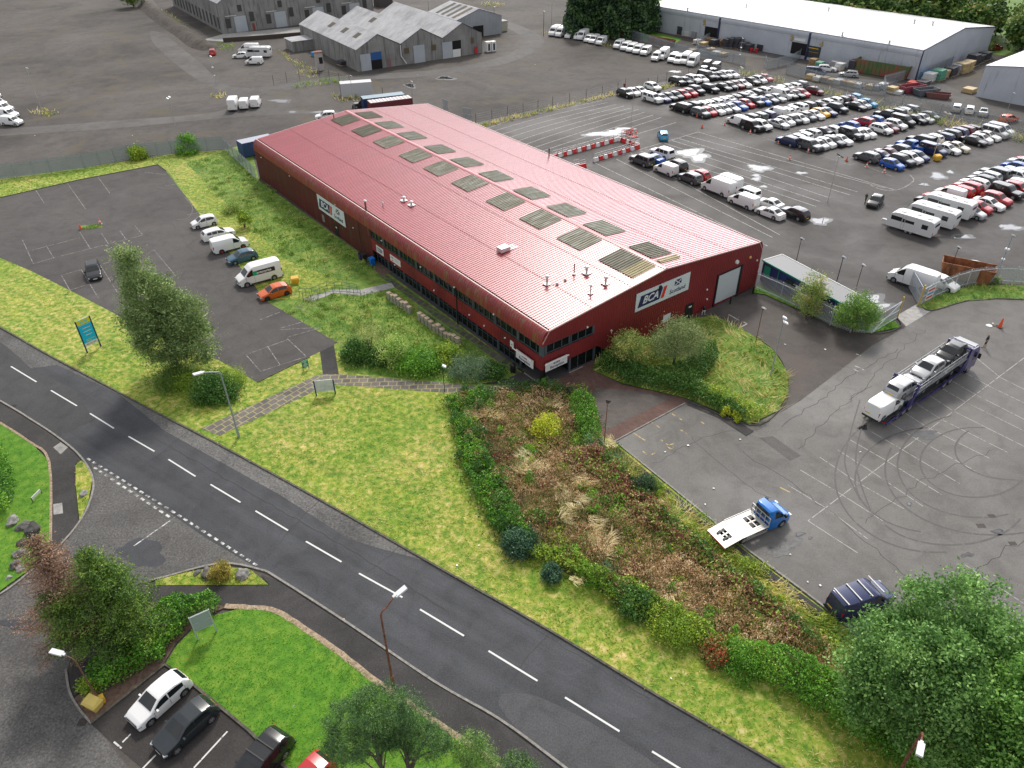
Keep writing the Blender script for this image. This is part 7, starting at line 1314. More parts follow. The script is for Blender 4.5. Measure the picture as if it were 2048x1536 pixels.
b = MB(); b.sheet([tuple(Ob+ux*41+uy*(-30)), tuple(Ob+ux*41+uy*130), tuple(Ob+ux*400+uy*130), tuple(Ob+ux*400+uy*(-30))], .03); struct('wood_floor', b, M_FARG)
hb = [tuple(Ob+ux*41.5+uy*v) for v in (2, 100)]+[tuple(Ob+ux*47+uy*v) for v in (100, 2)]
P = np.array([Ob+ux*(42+6*random.random())+uy*(100*random.random()) for _ in range(12000)]); rnd = np.clip(vnoise(P, .2, 3)*.7+RNG.random(len(P))*.4, 0, 1)
C = np.column_stack([P, RNG.random(len(P))*2.2]); tag(link('undergrowth', rawmesh('undergrowth', leaves(C, .35, rnd), len(P), 4, leafmat('undergrowth leaves', [(0, (.06, .10, .02)), (.6, (.17, .22, .05)), (1, (.3, .3, .12))], .2), rnd)), kind='stuff')
t = place_far(3, g(268, 14), 1, .8, 'round dark tree on the earth bank at the top left', None); 
def rock(px, py, r, label, seed, c=(.13, .13, .125)):
    rr = random.Random(seed); q = g(px, py); bm = bmesh.new(); bmesh.ops.create_icosphere(bm, subdivisions=3, radius=1)
    ph = [rr.uniform(0, 6) for _ in range(6)]; sx, sy, sz = r*rr.uniform(.9, 1.3), r*rr.uniform(.7, 1.0), r*rr.uniform(.6, .8)
    for v in bm.verts:
        d = 1+.16*math.sin(v.co.x*3+ph[0])*math.cos(v.co.y*3.3+ph[1])+.10*math.sin(v.co.z*5+ph[2]+v.co.x*4)+.05*math.sin(v.co.y*9+ph[3]); v.co *= d; v.co.x *= sx; v.co.y *= sy; v.co.z = v.co.z*sz+sz*.4
    me = bpy.data.meshes.new('rock'); bm.to_mesh(me); bm.free(); me.materials.append(speckled('rock '+str(c[0]), [(.3, sc3(c, .45)), (.5, c), (.7, sc3(c, 1.7))], 2.5, None, rough=.9)); me.shade_smooth(); me.set_sharp_from_angle(angle=.5)
    tag(link('rock', me, None, (q.x, q.y, 0), rr.uniform(0, 3)), label, 'rock', 'boulders at the junction')
for i, (x, y, r, lab, c) in enumerate([(27, 1045, .55, 'tan boulder at the top of the rockery line', .26), (50, 1055, .55, 'grey boulder second from the top of the rockery line', .12), (68, 1063, .7, 'large dark mossy boulder on the right of the rockery', .06), (45, 1088, .42, 'black boulder in the middle of the rockery line', .05), (40, 1110, .45, 'mottled boulder below the black one', .2), (33, 1132, .5, 'grey boulder near the bottom of the rockery', .14), (42, 1140, .35, 'light brown boulder beside the grey one near the bottom', .25), (19, 1157, .28, 'small pinkish stone last in the rockery line', .3), (168, 990, .38, 'pale boulder on the narrow junction verge', .28), (415, 1150, .55, 'dark boulder left of the golden bush', .12), (395, 1148, .3, 'brown stone next to the verge boulder', .15), (485, 1152, .6, 'pale grey boulder right of the golden bush', .24)]): rock(x, y, r, lab, i, (c, c*.96, c*.9))
# ================= fences, lamps, street furniture, people =================
def palisade(name, label, pts, h=2.4, pitch=.15, z0=0.05, mt=None, pw=.085, post=2.75, group='steel palisade fences'):
    """pts: world points; pales are one mesh, rails one, each post its own part"""
    mt = mt or STEEL; P = [Vector((p[0], p[1])) for p in pts]; t = thing(name, label, 'fence', (P[0].x, P[0].y, 0), 0, group); o = P[0]
    pm, rm = MB(), MB(); posts = []; acc = 0; dist = 0
    for a, b in zip(P, P[1:]):
        d = b-a; L_ = d.length; d.normalize(); rz = math.atan2(d.y, d.x); n = int(L_/pitch); nn = Vector((-d.y, d.x))
        for k in range(n):
            q = a+d*(k+.5)*L_/n-o; w = pw/2; x, y = q.x, q.y; hh = h+.04*math.sin(k*1.7); f = nn*.012
            pm.add([(x-d.x*w, y-d.y*w, z0), (x+d.x*w, y+d.y*w, z0), (x+d.x*w, y+d.y*w, hh-.1), (x+f.x, y+f.y, hh+.06), (x-d.x*w, y-d.y*w, hh-.1)], [(0, 1, 2, 3, 4)])
        c = (a+b)/2-o
        for zz in (.35, h-.35): rm.box((c.x-nn.x*.04, c.y-nn.y*.04, zz), (L_, .05, .06), rz)
        m = max(1, int(round(L_/post)))
        for k in range(m): q = a+d*L_*k/m-o; posts.append((q-nn*.09, rz))
    pm.build('pales', mt, t); rm.build('rail', mt, t)
    for q, rz in posts[:95]: MB().box((q.x, q.y, h/2), (.10, .07, h), rz).build('post', mt, t)
    return t
def meshfence(name, label, pts, h=2.2, post=3.0, wires=7, mt=None, lean=0, group='chain link fences', pm=None, wr=.007):
    mt = mt or STEEL; P = [Vector((p[0], p[1])) for p in pts]; o = P[0]; t = thing(name, label, 'fence', (o.x, o.y, 0), 0, group); w = MB(); n_ = 0
    for a, b in zip(P, P[1:]):
        L_ = (b-a).length; m = max(1, int(round(L_/post)))
        for k in range(wires): z = .1+(h-.15)*k/(wires-1); w.tube([(a.x-o.x, a.y-o.y, z), (b.x-o.x, b.y-o.y, z)], wr, 3, 0, False)
        mm = int(L_/.5)
        for k in range(mm): q = a.lerp(b, k/mm)-o; w.tube([(q.x, q.y, .1), (q.x, q.y, h-.05)], wr*.7, 3, 0, False)
        for k in range(m+1 if b is P[-1] else m): q = a.lerp(b, k/m)-o; MB().tube([(q.x, q.y, 0), (q.x, q.y, h+.1)], .05, 5).build('post', pm or mt, t)
    w.build('mesh_panel', mt, t); return t
FG = mat('weathered galvanised', (.30, .34, .37), .6, .1); FDK = mat('dark fence post', (.05, .05, .05), .7)
palisade('palisade_fence', 'long blue-grey palisade fence behind the visitor car park grass', gp([(-120, 382), (0, 360), (170, 337), (262, 318), (345, 309), (450, 300)]), 2.6, .17, mt=FG, pw=.12)
palisade('palisade_fence', 'short palisade fence running down the bank to the red warehouse corner', gp([(450, 300), (480, 328), (514, 361)]), 2.5, .16, mt=FG, pw=.11)
palisade('palisade_fence', 'silver palisade fence in front of the blue portable office', gp([(1510, 578), (1560, 600), (1660, 650), (1700, 664), (1745, 668)]), 2.5, .16)
palisade('palisade_fence', 'curved silver palisade fence along the grass above the front yard', smoothpoly(gp([(1832, 612), (1880, 590), (1930, 572), (1990, 566), (2060, 570), (2130, 580)]), 2), 2.4, .16)
def gate(label, a, b, h=2.4, mt=STEEL, yellow=None, sign=None):
    a, b = Vector(a), Vector(b); d = b-a; L_ = d.length; rz = math.atan2(d.y, d.x); t = thing('gate', label, 'gate', (a.x, a.y, 0), rz, 'steel gates of the site'); m = MB()
    for k in range(int(L_/.16)): m.box((.1+k*.16, 0, h/2+.05), (.07, .02, h-.1))
    m.build('pales', mt, t); m = MB()
    for z in (.15, h*.5, h-.1): m.box((L_/2, -.05, z), (L_, .06, .07))
    m.tube([(0, -.06, .15), (L_, -.06, h-.1)], .03, 5); m.build('frame', mt, t)
    if yellow is not None: MB().box((yellow*L_, 0, h/2+.2), (.16, .16, h+.5)).build('post', mat('yellow post', (.55, .36, .05), .6), t)
    if sign: MB().box((L_*.5, -.1, h*.5), (sign[0], .03, sign[1])).build('sign_panel', WPAINT, t); [MB().box((L_*.5, -.12, h*.5+(.3-j*.3)*sign[1]), (sign[0]*.8, .012, sign[1]*.16)).build('sign_band', REDS if j != 1 else mat('sign blue', (.05, .25, .55), .4), t) for j in range(3)]
    return t
gate('swung-open silver gate leaf with yellow post on the left of the yard entrance', g(1741, 668), g(1794, 636), 2.4, yellow=1.0); MBs = MB()
gate('second open gate leaf leaning inside the yard entrance', g(1836, 612), g(1816, 575), 2.4, yellow=0.0); gate('gate panel with white and red safety sign beside the yard entrance', g(1838, 611), g(1868, 595), 2.4, sign=(1.7, 1.7))
p = g(1770, 640); t = thing('round_sign', 'red round sign on the open gate leaf', 'sign', (p.x-.1, p.y-.35, 0), math.radians(40)); m = MB(); m.lathe((0, 0, 0), [(.4, 0), (.4, .03)], 20); m.v = [(x, -z_, y+1.3) for x, y, z_ in m.v]; m.build('disc', REDS, t); MB().tube([(0, .02, 0), (0, .02, 1.3)], .025, 5).build('post', STEEL, t)
meshfence('mesh_fence', 'mesh fence on dark posts dividing the auction lanes from the rough yard', gp([(952, 252), (1105, 217), (1235, 188), (1250, 180)]), 2.4, 4.4, 6, FG, pm=FDK); meshfence('mesh_fence', 'mesh fence behind the back rows of parked cars', gp([(1295, 178), (1350, 160), (1425, 142)]), 2.3, 4.0, 6, FG, pm=FDK)
meshfence('mesh_fence', 'leaning mesh fence by the dry grass below the triple shed', gp([(548, 170), (600, 160), (640, 154), (700, 172), (790, 205)]), 2.2, 4.5, 5, FG, pm=FDK)
palisade('palisade_fence', 'palisade fence below the conifers behind the white vans', gp([(1180, 60), (1250, 74), (1350, 104), (1440, 128)]), 2.4, .3, mt=FG, pw=.16, post=4); palisade('palisade_fence', 'palisade fence round the first pallet yard of the grey warehouse', gp([(1440, 72), (1392, 96), (1396, 108), (1490, 132)]), 2.4, .3, mt=FG, pw=.16, post=4)
palisade('palisade_fence', 'palisade fence on the left of the numbered yellow and black door', gp([(1608, 112), (1582, 128), (1532, 140), (1528, 128)]), 2.4, .3, mt=FG, pw=.16, post=4); palisade('palisade_fence', 'palisade fence along the second pallet yard below the numbered doors', gp([(1572, 148), (1720, 185), (1768, 190), (1764, 172), (1810, 160)]), 2.4, .3, mt=FG, pw=.16, post=4)
palisade('palisade_fence', 'long palisade fence between the estate road and the parked cars', gp([(1425, 145), (1560, 172), (1700, 205), (1860, 243), (2048, 285), (2150, 305)]), 2.1, .26, mt=FG, pw=.07, post=4.5); palisade('palisade_fence', 'palisade fence in front of the three cars at the right edge', gp([(1768, 200), (1880, 228), (2048, 262), (2150, 282)]), 2.1, .26, mt=FG, pw=.07, post=4.5)
palisade('palisade_fence', 'dark palisade fence along the gable end of the grey warehouse', gp([(1832, 165), (1900, 135), (1975, 102)]), 2.6, .3, mt=FG, pw=.12, post=4)
gate('open silver gate at the top of the auction lanes, left leaf', g(886, 222), g(897, 226), 2.6, FG); gate('open silver gate at the top of the auction lanes, right leaf', g(925, 240), g(944, 243), 2.6, FG)
# lamp posts
LAMPS = mat('lantern white', (.75, .76, .78), .3); RUST = speckled('rusty paint', [(.35, (.10, .04, .025)), (.55, (.24, .09, .05)), (.7, (.34, .16, .10))], 3, None, rough=.8); GPOST = mat('galvanised post', (.33, .37, .40), .45, .3)
def street_lamp(label, px, py, h, arm, az, mt, r=.09, angle=.35, group='street lamps beside the main road'):
    p = g(px, py); t = thing('street_lamp', label, 'street lamp', (p.x, p.y, 0), math.radians(az), group)
    MB().tube([(0, 0, 0), (0, 0, 1.3)], r*1.5, 8).build('base', mt, t, 40); MB().tube([(0, 0, 1.3), (0, 0, h-.25), (.12, 0, h), (.4, 0, h+.12)], [r, r*.7, r*.65, r*.6], 8).build('pole', mt, t, 40)
    e = (arm, 0, h+.12+arm*angle); MB().tube([(.4, 0, h+.12), e], r*.55, 7).build('arm', mt, t, 40)
    m = MB(); m.box((arm+.4, 0, e[2]+.08), (.85, .34, .13), 0, 0, 0, -angle*.5); m.box((arm-.02, 0, e[2]+.02), (.3, .16, .12), 0, 0, 0, -angle*.5); m.build('lantern', LAMPS, t)
def azto(px, py, qx, qy, z): d = g(qx, qy, z)-g(px, py); return math.degrees(math.atan2(d.y, d.x))
street_lamp('grey street lamp bending over the main road by the slab path', 478, 874, 7.7, 1.5, azto(478, 874, 400, 752, 8.1), GPOST); street_lamp('rusty street lamp standing on the pavement edge by the near lawn', 787, 1375, 8.0, 1.15, azto(787, 1375, 806, 1184, 8.6), RUST, angle=.5)
street_lamp('rusty street lamp at the bottom right corner over the verge', 1765, 1600, 7.6, 1.0, azto(1765, 1600, 1840, 1486, 7.5), RUST, .1, .15); street_lamp('short brown street lamp by the hedge and grit bin', 200, 1405, 4.9, .7, azto(200, 1405, 136, 1310, 5.2), mat('brown post', (.14, .08, .04), .6), .06, .2)
def yard_lamp(label, px, py, h, heads, mt, az=0, r=.07, cam=False, hm=None, group='yard lighting columns'):
    p = g(px, py); t = thing('lighting_column', label, 'lamp post', (p.x, p.y, 0), math.radians(az), group); MB().tube([(0, 0, 0), (0, 0, h)], [r, r*.7], 7).build('pole', mt, t, 40)
    MB().box((0, 0, h), (.1, 1.1 if heads > 1 else .3, .07)).build('bracket', mt, t)
    for k in range(heads): s_ = (k-(heads-1)/2)*1.0; MB().box((.15, s_, h+.1), (.42, .36, .14), 0, 0, 0, .5).build('lantern', hm or LAMPS, t)
    if cam: MB().box((0, 0, h*.72), (.3, .5, .2)).build('camera', LAMPS, t); MB().box((0, 0, h*.5), (.25, .4, .15)).build('camera', LAMPS, t)
POLEC = mat('pale pole', (.42, .40, .34), .6)
for a in [('leaning pale lamp column in the dry weed clump of the rough yard', 83, 219, 8.4, 1, POLEC, 40), ('lamp column with cameras behind the three vans in the rough yard', 437, 187, 7.9, 1, POLEC, 0, .07, True), ('twin-headed lamp column in front of the far palisade fence', 358, 280, 7.8, 2, POLEC, 0), ('lamp column standing at the far corner of the red roof near the navy container', 709, 222, 7.0, 1, POLEC, 0, .06, False, BLKP), ('short white-headed lamp column in the rough yard behind the red roof', 826, 210, 4.8, 1, GPOST, 20),
          ('thin lamp column in the auction lanes beside the red barrier', 1261, 262, 7.0, 1, POLEC, 0, .05), ('twin-headed lamp column between the second and fourth car rows', 1471, 206, 7.2, 2, POLEC, 0, .06), ('twin-headed dark lamp column near the lane ends', 1655, 405, 7.3, 2, POLEC, 10, .06, False, BLKP), ('yellow-footed twin lamp column beside the yellow salt bin', 1865, 317, 7.8, 2, mat('yellowish pole', (.5, .42, .22), .6), 20, .06), ('camera-topped lamp column by the roundabout of vans', 1475, 140, 7.2, 1, GPOST, 0, .06, True),
          ('small white lamp column by the lawn of the grey warehouse', 1205, 70, 5.5, 2, GPOST, 0, .05), ('tall lamp column with cameras at the right edge by the curved fence', 1988, 562, 6.2, 1, GPOST, 30, .09, True), ('rust-brown lamp post between cone and block paving', 1208, 890, 5.0, 1, RUST, 60, .05, False, BLKP), ('short rusty lamp post on the grass island edge', 1511, 686, 4.4, 1, RUST, 30, .05), ('grey twin-headed lamp post at the bulge of the grass island', 1541, 752, 6.8, 2, GPOST, -10, .08),
          ('dark lamp post rising behind the portable office, right one', 1668, 582, 4.6, 1, BLKP, 20, .06), ('dark lamp post rising behind the portable office, left one', 1591, 528, 3.6, 1, BLKP, 20, .05), ('short camera post at the end of the portable office', 1712, 577, 3.2, 1, BLKP, 10, .04), ('slim lamp post in front of the van gate with white head', 1893, 560, 4.5, 1, BLKP, 20, .05), ('plain thin pole beside the shed road', 1087, 72, 6.5, 1, FDK, 0, .08), ('tall pale pole near the conifers and vans', 1103, 52, 9.0, 1, GPOST, 0, .06), ('white topped lamp post beside the orange car', 2010, 234, 4.6, 1, GPOST, 0, .05), ('bent pole beside the single grey shed', 989, 66, 7.0, 1, FDK, 0, .07), ('thin pole behind the triple shed', 858, 30, 4.5, 1, FDK, 0, .06), ('small lamp post on the slab path by the spiky shrub', 889, 783, 3.1, 1, mat('dark green post', (.02, .06, .05), .5), 0, .05)]:
    yard_lamp(*a)
# cones
CO = mat('cone orange', (.75, .10, .03), .45); CW = mat('cone white', (.75, .75, .72), .4); CB = mat('cone base', (.04, .04, .04), .8)
def cone(px, py, label, h=.9, sleeve=True, sc=1.0):
    p = g(px, py); t = thing('traffic_cone', label, 'cone', (p.x, p.y, 0), .3, 'traffic cones'); t.scale = (sc,)*3
    MB().box((0, 0, .03), (.5, .5, .06)).build('base', CB if not sleeve else mat('cone base white', (.5, .45, .4), .6), t); MB().lathe((0, 0, .05), [(.2, 0), (.05, h), (.04, h+.02)], 14).build('cone_body', CO, t, 40)
    if sleeve: f = lambda z: .2-.15*z/h+.006; MB().lathe((0, 0, .05), [(f(.35*h), .35*h), (f(.68*h), .68*h)], 14).build('sleeve', CW, t, 40)
CL = [(162, 459, 'plain orange cone at the left end of the mossy bump in the visitor car park', False), (201, 448, 'red and white cone at the right end of the mossy bump', True), (1201, 887, 'red and white cone against the rounded hedge by the block paving', True), (1999, 655, 'tall orange cone standing in the front yard beside scattered rubbish', False), (1350, 220, 'sleeved cone beside the black pickup of the third row', True), (1394, 234, 'orange cone at the nose of the fourth row', False), (1404, 256, 'orange cone standing alone in the cross lane', False), (1449, 250, 'sleeved cone at the nose of the white van leading the fifth row', True), (1500, 267, 'sleeved cone at the corner of the boxy black car', True), (1557, 287, 'sleeved cone beside the blue car leading the seventh row', True), (1616, 304, 'sleeved cone by the grey off-road car of the eighth row', True), (1579, 319, 'sleeved cone alone on the lane border line', True), (1693, 322, 'orange cone on the line before the ninth row', False), (1733, 334, 'sleeved cone beside the grey SUV of the ninth row', True), (1768, 345, 'sleeved cone at the nose of the blue hatchback', True), (948, 249, 'cone by the mesh fence corner post', True), (1272, 267, 'cone standing behind the red barrier, right of two', True), (1265, 269, 'cone standing behind the red barrier, left of two', True)]
for x, y, lab, sl in CL: cone(x, y, lab, 1.05 if lab.startswith('tall') else .8, sl, 1.15 if y > 600 and y < 700 else 1.0)
# water filled barriers, alternately red and white, with mesh tops
BRD = mat('barrier red', (.62, .02, .02), .4); BRW = mat('barrier white', (.74, .72, .7), .45); bi = 0
def wbar(p, rz, red, label):
    t = thing('road_barrier', label, 'barrier', (p.x, p.y, 0), rz, 'red and white road barriers'); m = MB(); prof = [(-.24, 0), (-.24, .12), (-.12, .5), (-.1, .72), (.1, .72), (.12, .5), (.24, .12), (.24, 0)]
    n = len(prof); m.add([(-.72, y, z) for y, z in prof]+[(.72, y, z) for y, z in prof], [tuple(range(n)), tuple(range(2*n-1, n-1, -1))]+[(i, (i+1) % n, n+(i+1) % n, n+i) for i in range(n)]); m.build('barrier_body', BRD if red else BRW, t)
    f = MB(); f.tube([(-.6, 0, .7), (-.6, 0, 1.35), (-.5, 0, 1.45), (.5, 0, 1.45), (.6, 0, 1.35), (.6, 0, .7)], .03, 5); f.tube([(0, 0, .72), (0, 0, 1.44)], .018, 4); f.tube([(-.6, 0, 1.05), (.6, 0, 1.05)], .018, 4); f.build('mesh_top', BRW, t)
def barline(a, b, n, side, first=0):
    A_, B_ = g(*a), g(*b); d = B_-A_
    for k in range(n): wbar(A_+d*(k+.5)/n, math.atan2(d.y, d.x), (k+first) % 2 == 0, f"{'red' if (k+first) % 2 == 0 else 'white'} water-filled barrier, {ORD[k]} from the left on the {side} side of the enclosure")
barline((1105, 318), (1235, 282), 14, 'far'); barline((1235, 281), (1277, 294), 5, 'right', 1); barline((1188, 324), (1277, 297), 10, 'near', 1)
p = g(1165, 336); wbar(p, math.radians(30), True, 'red water-filled barrier peeping over the roof edge, right one'); p = g(1152, 336); wbar(p, math.radians(30), False, 'white water-filled barrier peeping over the roof edge, left one')
def chap(px, py, rz, label, lying=False):
    p = g(px, py); t = thing('plastic_barrier', label, 'barrier', (p.x, p.y, 0), rz, 'red plastic pedestrian barriers'); m = MB(); 
    m.box((0, 0, .95), (2.0, .06, .12)); m.box((0, 0, .25), (2.0, .06, .12))
    for k in range(9): m.box((-.96+k*.24, 0, .6), (.07, .05, .6))
    m.build('panel', BRD, t); MB().box((0, -.035, .62), (.9, .02, .2)).build('reflective_band', WPAINT, t)
    for x in (-.8, .8): MB().box((x, 0, .05), (.06, .6, .06)).build('foot', BRD, t)
    if lying: t.rotation_euler = (PI/2*.97, 0, rz); t.location.z = .15
chap(1252, 269, .2, 'red plastic barrier standing upright by the thin lamp column'); chap(1262, 273, .5, 'red and white plastic barrier lying flat on the lanes', True)
chap(1259, 268, .7, 'red plastic barrier behind the upright one')
# yellow grit bins
YB = mat('grit bin yellow', (.70, .42, .04), .5); YB2 = mat('faded grit bin', (.62, .48, .12), .5)
def grit(px, py, rz, label, mt, s=1.0):
    p = g(px, py); t = thing('grit_bin', label, 'grit bin', (p.x, p.y, .06), rz, 'yellow grit bins'); t.scale = (s, s, s); m = MB(); m.add([(-.42, -.3, 0), (.42, -.3, 0), (.42, .3, 0), (-.42, .3, 0), (-.55, -.38, .6), (.55, -.38, .6), (.55, .38, .6), (-.55, .38, .6)], [(3, 2, 1, 0), (4, 5, 6, 7), (0, 1, 5, 4), (1, 2, 6, 5), (2, 3, 7, 6), (3, 0, 4, 7)]); m.build('bin_body', mt, t)
    m = MB(); m.add([(-.58, -.42, .6), (.58, -.42, .6), (.58, .42, .6), (-.58, .42, .6), (-.5, -.3, .78), (.5, -.3, .78), (.45, .3, .92), (-.45, .3, .92)], [(3, 2, 1, 0), (4, 5, 6, 7), (0, 1, 5, 4), (1, 2, 6, 5), (2, 3, 7, 6), (3, 0, 4, 7)]); m.build('lid', mt, t)
grit(191, 1415, -.4, 'pale yellow grit bin with a round mark beside the shrub bed kerb', YB2, 1.0); p = g(191, 1415); grit(591, 566, .3, 'bright yellow grit bin on the bank behind the orange hatchback', YB, .95); grit(1873, 321, .2, 'yellow salt bin at the foot of the twin lamp column', YB, 1.1)
p = g(204, 1406); t = thing('plastic_box', 'small orange-yellow box behind the pale grit bin', 'box', (p.x, p.y, .1), .5); MB().box((0, 0, .25), (.5, .35, .5)).build('box_body', YB, t); MB().box((0, 0, .53), (.54, .4, .07)).build('lid', YB, t)
# signs on posts
def board(name, label, a, b, z0, z1, front, back, postm, post_r=.05, thick=.06, cat='sign', extra=None, top=0.0):
    a, b = Vector(a), Vector(b); d = b-a; L_ = d.length; rz = math.atan2(d.y, d.x); t = thing(name, label, cat, (a.x, a.y, 0), rz); MB().box((L_/2, 0, (z0+z1)/2), (L_, thick, z1-z0)).build('panel', front, t)
    if back: MB().box((L_/2, thick/2+.01, (z0+z1)/2), (L_*.98, .01, (z1-z0)*.98)).build('backing', back, t)
    for x in (.0, L_): MB().box((x, 0, (z1+top)/2), (post_r*2, post_r*2, z1+top)).build('post', postm, t)
    if extra: extra(t, L_, z0, z1, -thick/2-.01)
    return t
def sale(t, L_, z0, z1, y):
    h = z1-z0; MB().box((L_/2, y, z1-h*.09), (L_*.96, .012, h*.18)).build('header_band', mat('sign yellow', (.8, .72, .02), .4), t); MB().box((L_/2, y, z0+h*.07), (L_*.96, .012, h*.13)).build('footer_band', WPAINT, t)
    MB().box((L_/2, y-.004, z1-h*.21), (L_*.86, .012, .035)).build('rule', WPAINT, t); m = MB()
    for i, (w, zz) in enumerate(((.56, .66), (.56, .53), (.46, .40))): 
        for k in range(5): m.box((L_*(.54)+(k-2)*L_*w*.2, y-.004, z0+h*zz), (L_*w*.17, .012, .09))
    m.build('text_line', WPAINT, t); m = MB(); m.box((L_*.36, y-.012, z1-h*.10), (L_*.24, .012, h*.07)); m.box((L_*.66, y-.012, z1-h*.09), (L_*.26, .012, h*.07)); m.build('heading', mat('pale turquoise', (.25, .6, .55), .4), t)
    m = MB(); m.box((L_*.55, y-.004, z0+h*.235), (L_*.6, .012, .06)); m.box((L_*.42, y-.004, z0+h*.185), (L_*.35, .012, .09)); m.build('small_text', mat('pale green text', (.45, .65, .35), .4), t); m = MB()
    for k in range(3): m.box((L_*(.25+k*.24), y-.012, z0+h*.07), (L_*.18, .012, .1))
    m.build('phone_text', mat('pink text', (.6, .25, .35), .4), t)
board('for_sale_board', 'tall bright blue and yellow board on navy posts on the roadside verge', g(175, 706), g(202, 693), .75, 4.05, mat('sign cyan', (.0, .52, .88), .4), None, mat('navy post', (.01, .03, .14), .4), .06, extra=sale)
board('sign_board', 'wide weathered white board between navy posts beside the slab path', g(633, 792), g(671, 788), .5, 1.9, speckled('weathered board', [(.3, (.42, .45, .48)), (.6, (.6, .63, .64))], 1.5, None, rough=.5, bmp=0), None, mat('navy post', (.01, .03, .14), .4), .06)
def back_ribs(t, L_, z0, z1, y):
    for zz in (z0+.03, z1-.03, (z0+z1)/2): MB().box((L_/2, y-.01, zz), (L_, .03, .05)).build('frame', STEEL, t)
board('sign_board', 'large grey road sign seen from behind beside the laurel hedge', g(397, 1281), g(434, 1264), 1.0, 2.6, mat('sign back', (.30, .36, .35), .5), None, STEEL, .05, extra=back_ribs)
def green_txt(t, L_, z0, z1, y):
    m = MB()
    for k, w in enumerate((.75, .3, .5, .8, .45)): m.box((L_/2, y, z1-.12-k*.15), (L_*w, .012, .06))
    m.build('text_line', WPAINT, t)
board('information_sign', 'small green sign with white writing on the verge below the car park corner', g(607, 742), g(618, 737), .35, 1.2, mat('sign green', (.0, .27, .17), .4), None, mat('grey stub post', (.2, .2, .18), .6), .03, extra=green_txt)
board('street_name_sign', 'low white street name plate seen edge-on beside the rockery', g(67, 1006), g(85, 988), .35, .62, WPAINT, None, mat('brown stub', (.14, .09, .05), .7), .03)
p = g(26, 1001); t = thing('post', 'leaning galvanised post in front of the left hedge', 'post', (p.x, p.y, 0)); MB().tube([(0, 0, 0), (0, 0, 1.25)], .05, 7).build('pole', GPOST, t); MB().lathe((0, 0, 1.25), [(.055, 0), (.03, .04)], 8).build('cap', GPOST, t)
p = g(305, 1198); t = thing('marker_post', 'small white marker post by the pavement near the conifer', 'post', (p.x, p.y, .08)); MB().box((0, 0, .3), (.08, .08, .6)).build('pole', WPAINT, t); MB().box((0, 0, .63), (.1, .1, .06)).build('cap', WPAINT, t)
# stone block wall beside the side wall and ramp railings
GAB = speckled('weathered block', [(.3, (.16, .14, .11)), (.5, (.36, .33, .28)), (.7, (.5, .48, .42))], 2.5, None, rough=.9)
a, b_ = g(776, 596), g(920, 696); d = b_-a; L_ = d.length; rz = math.atan2(d.y, d.x); nb = 20
for k in range(nb):
    if k in (7, 8): continue
    q = a+d*(k+.5)/nb; lab = f"weathered concrete block, {ORD[k]} from the left in the broken row by the side wall"; t = thing('concrete_block', lab, 'block', (q.x, q.y, 0), rz+random.uniform(-.04, .04), 'row of concrete blocks'); h = random.choice([.7, .9, 1.0, 1.15]); MB().box((0, 0, h/2), (L_/nb*.72, .45, h)).build('block_body', GAB, t); MB().box((0, 0, h+.03), (L_/nb*.75, .5, .06)).build('coping', mat('tan coping', (.40, .31, .22), .8), t)
GRN2 = mat('green rail', (.13, .17, .15), .6)
def railing(name, label, px, h=1.1, z=.0):
    P = gp(px); o = P[0]; t = thing(name, label, 'railing', (o.x, o.y, z)); Q = [(p.x-o.x, p.y-o.y) for p in P]
    for hh in (h, h*.55): MB().tube([(x, y, hh) for x, y in Q], .03, 6).build('rail', GRN2, t)
    for x, y in [q for i in range(len(Q)-1) for q in (Q[i], ((Q[i][0]+Q[i+1][0])/2, (Q[i][1]+Q[i+1][1])/2))]+[Q[-1]]: MB().tube([(x, y, 0), (x, y, h)], .03, 6).build('post', GRN2, t)
railing('handrail', 'green handrail on the far side of the concrete ramp', [(600, 592), (625, 592), (655, 579), (685, 579), (715, 584)]); railing('handrail', 'green handrail on the near side of the concrete ramp', [(607, 601), (637, 597), (667, 590), (695, 592), (722, 594)])
railing('guard_rail', 'thin dark railing along the concrete block row', [(838, 630), (880, 660), (922, 690)], 1.2)
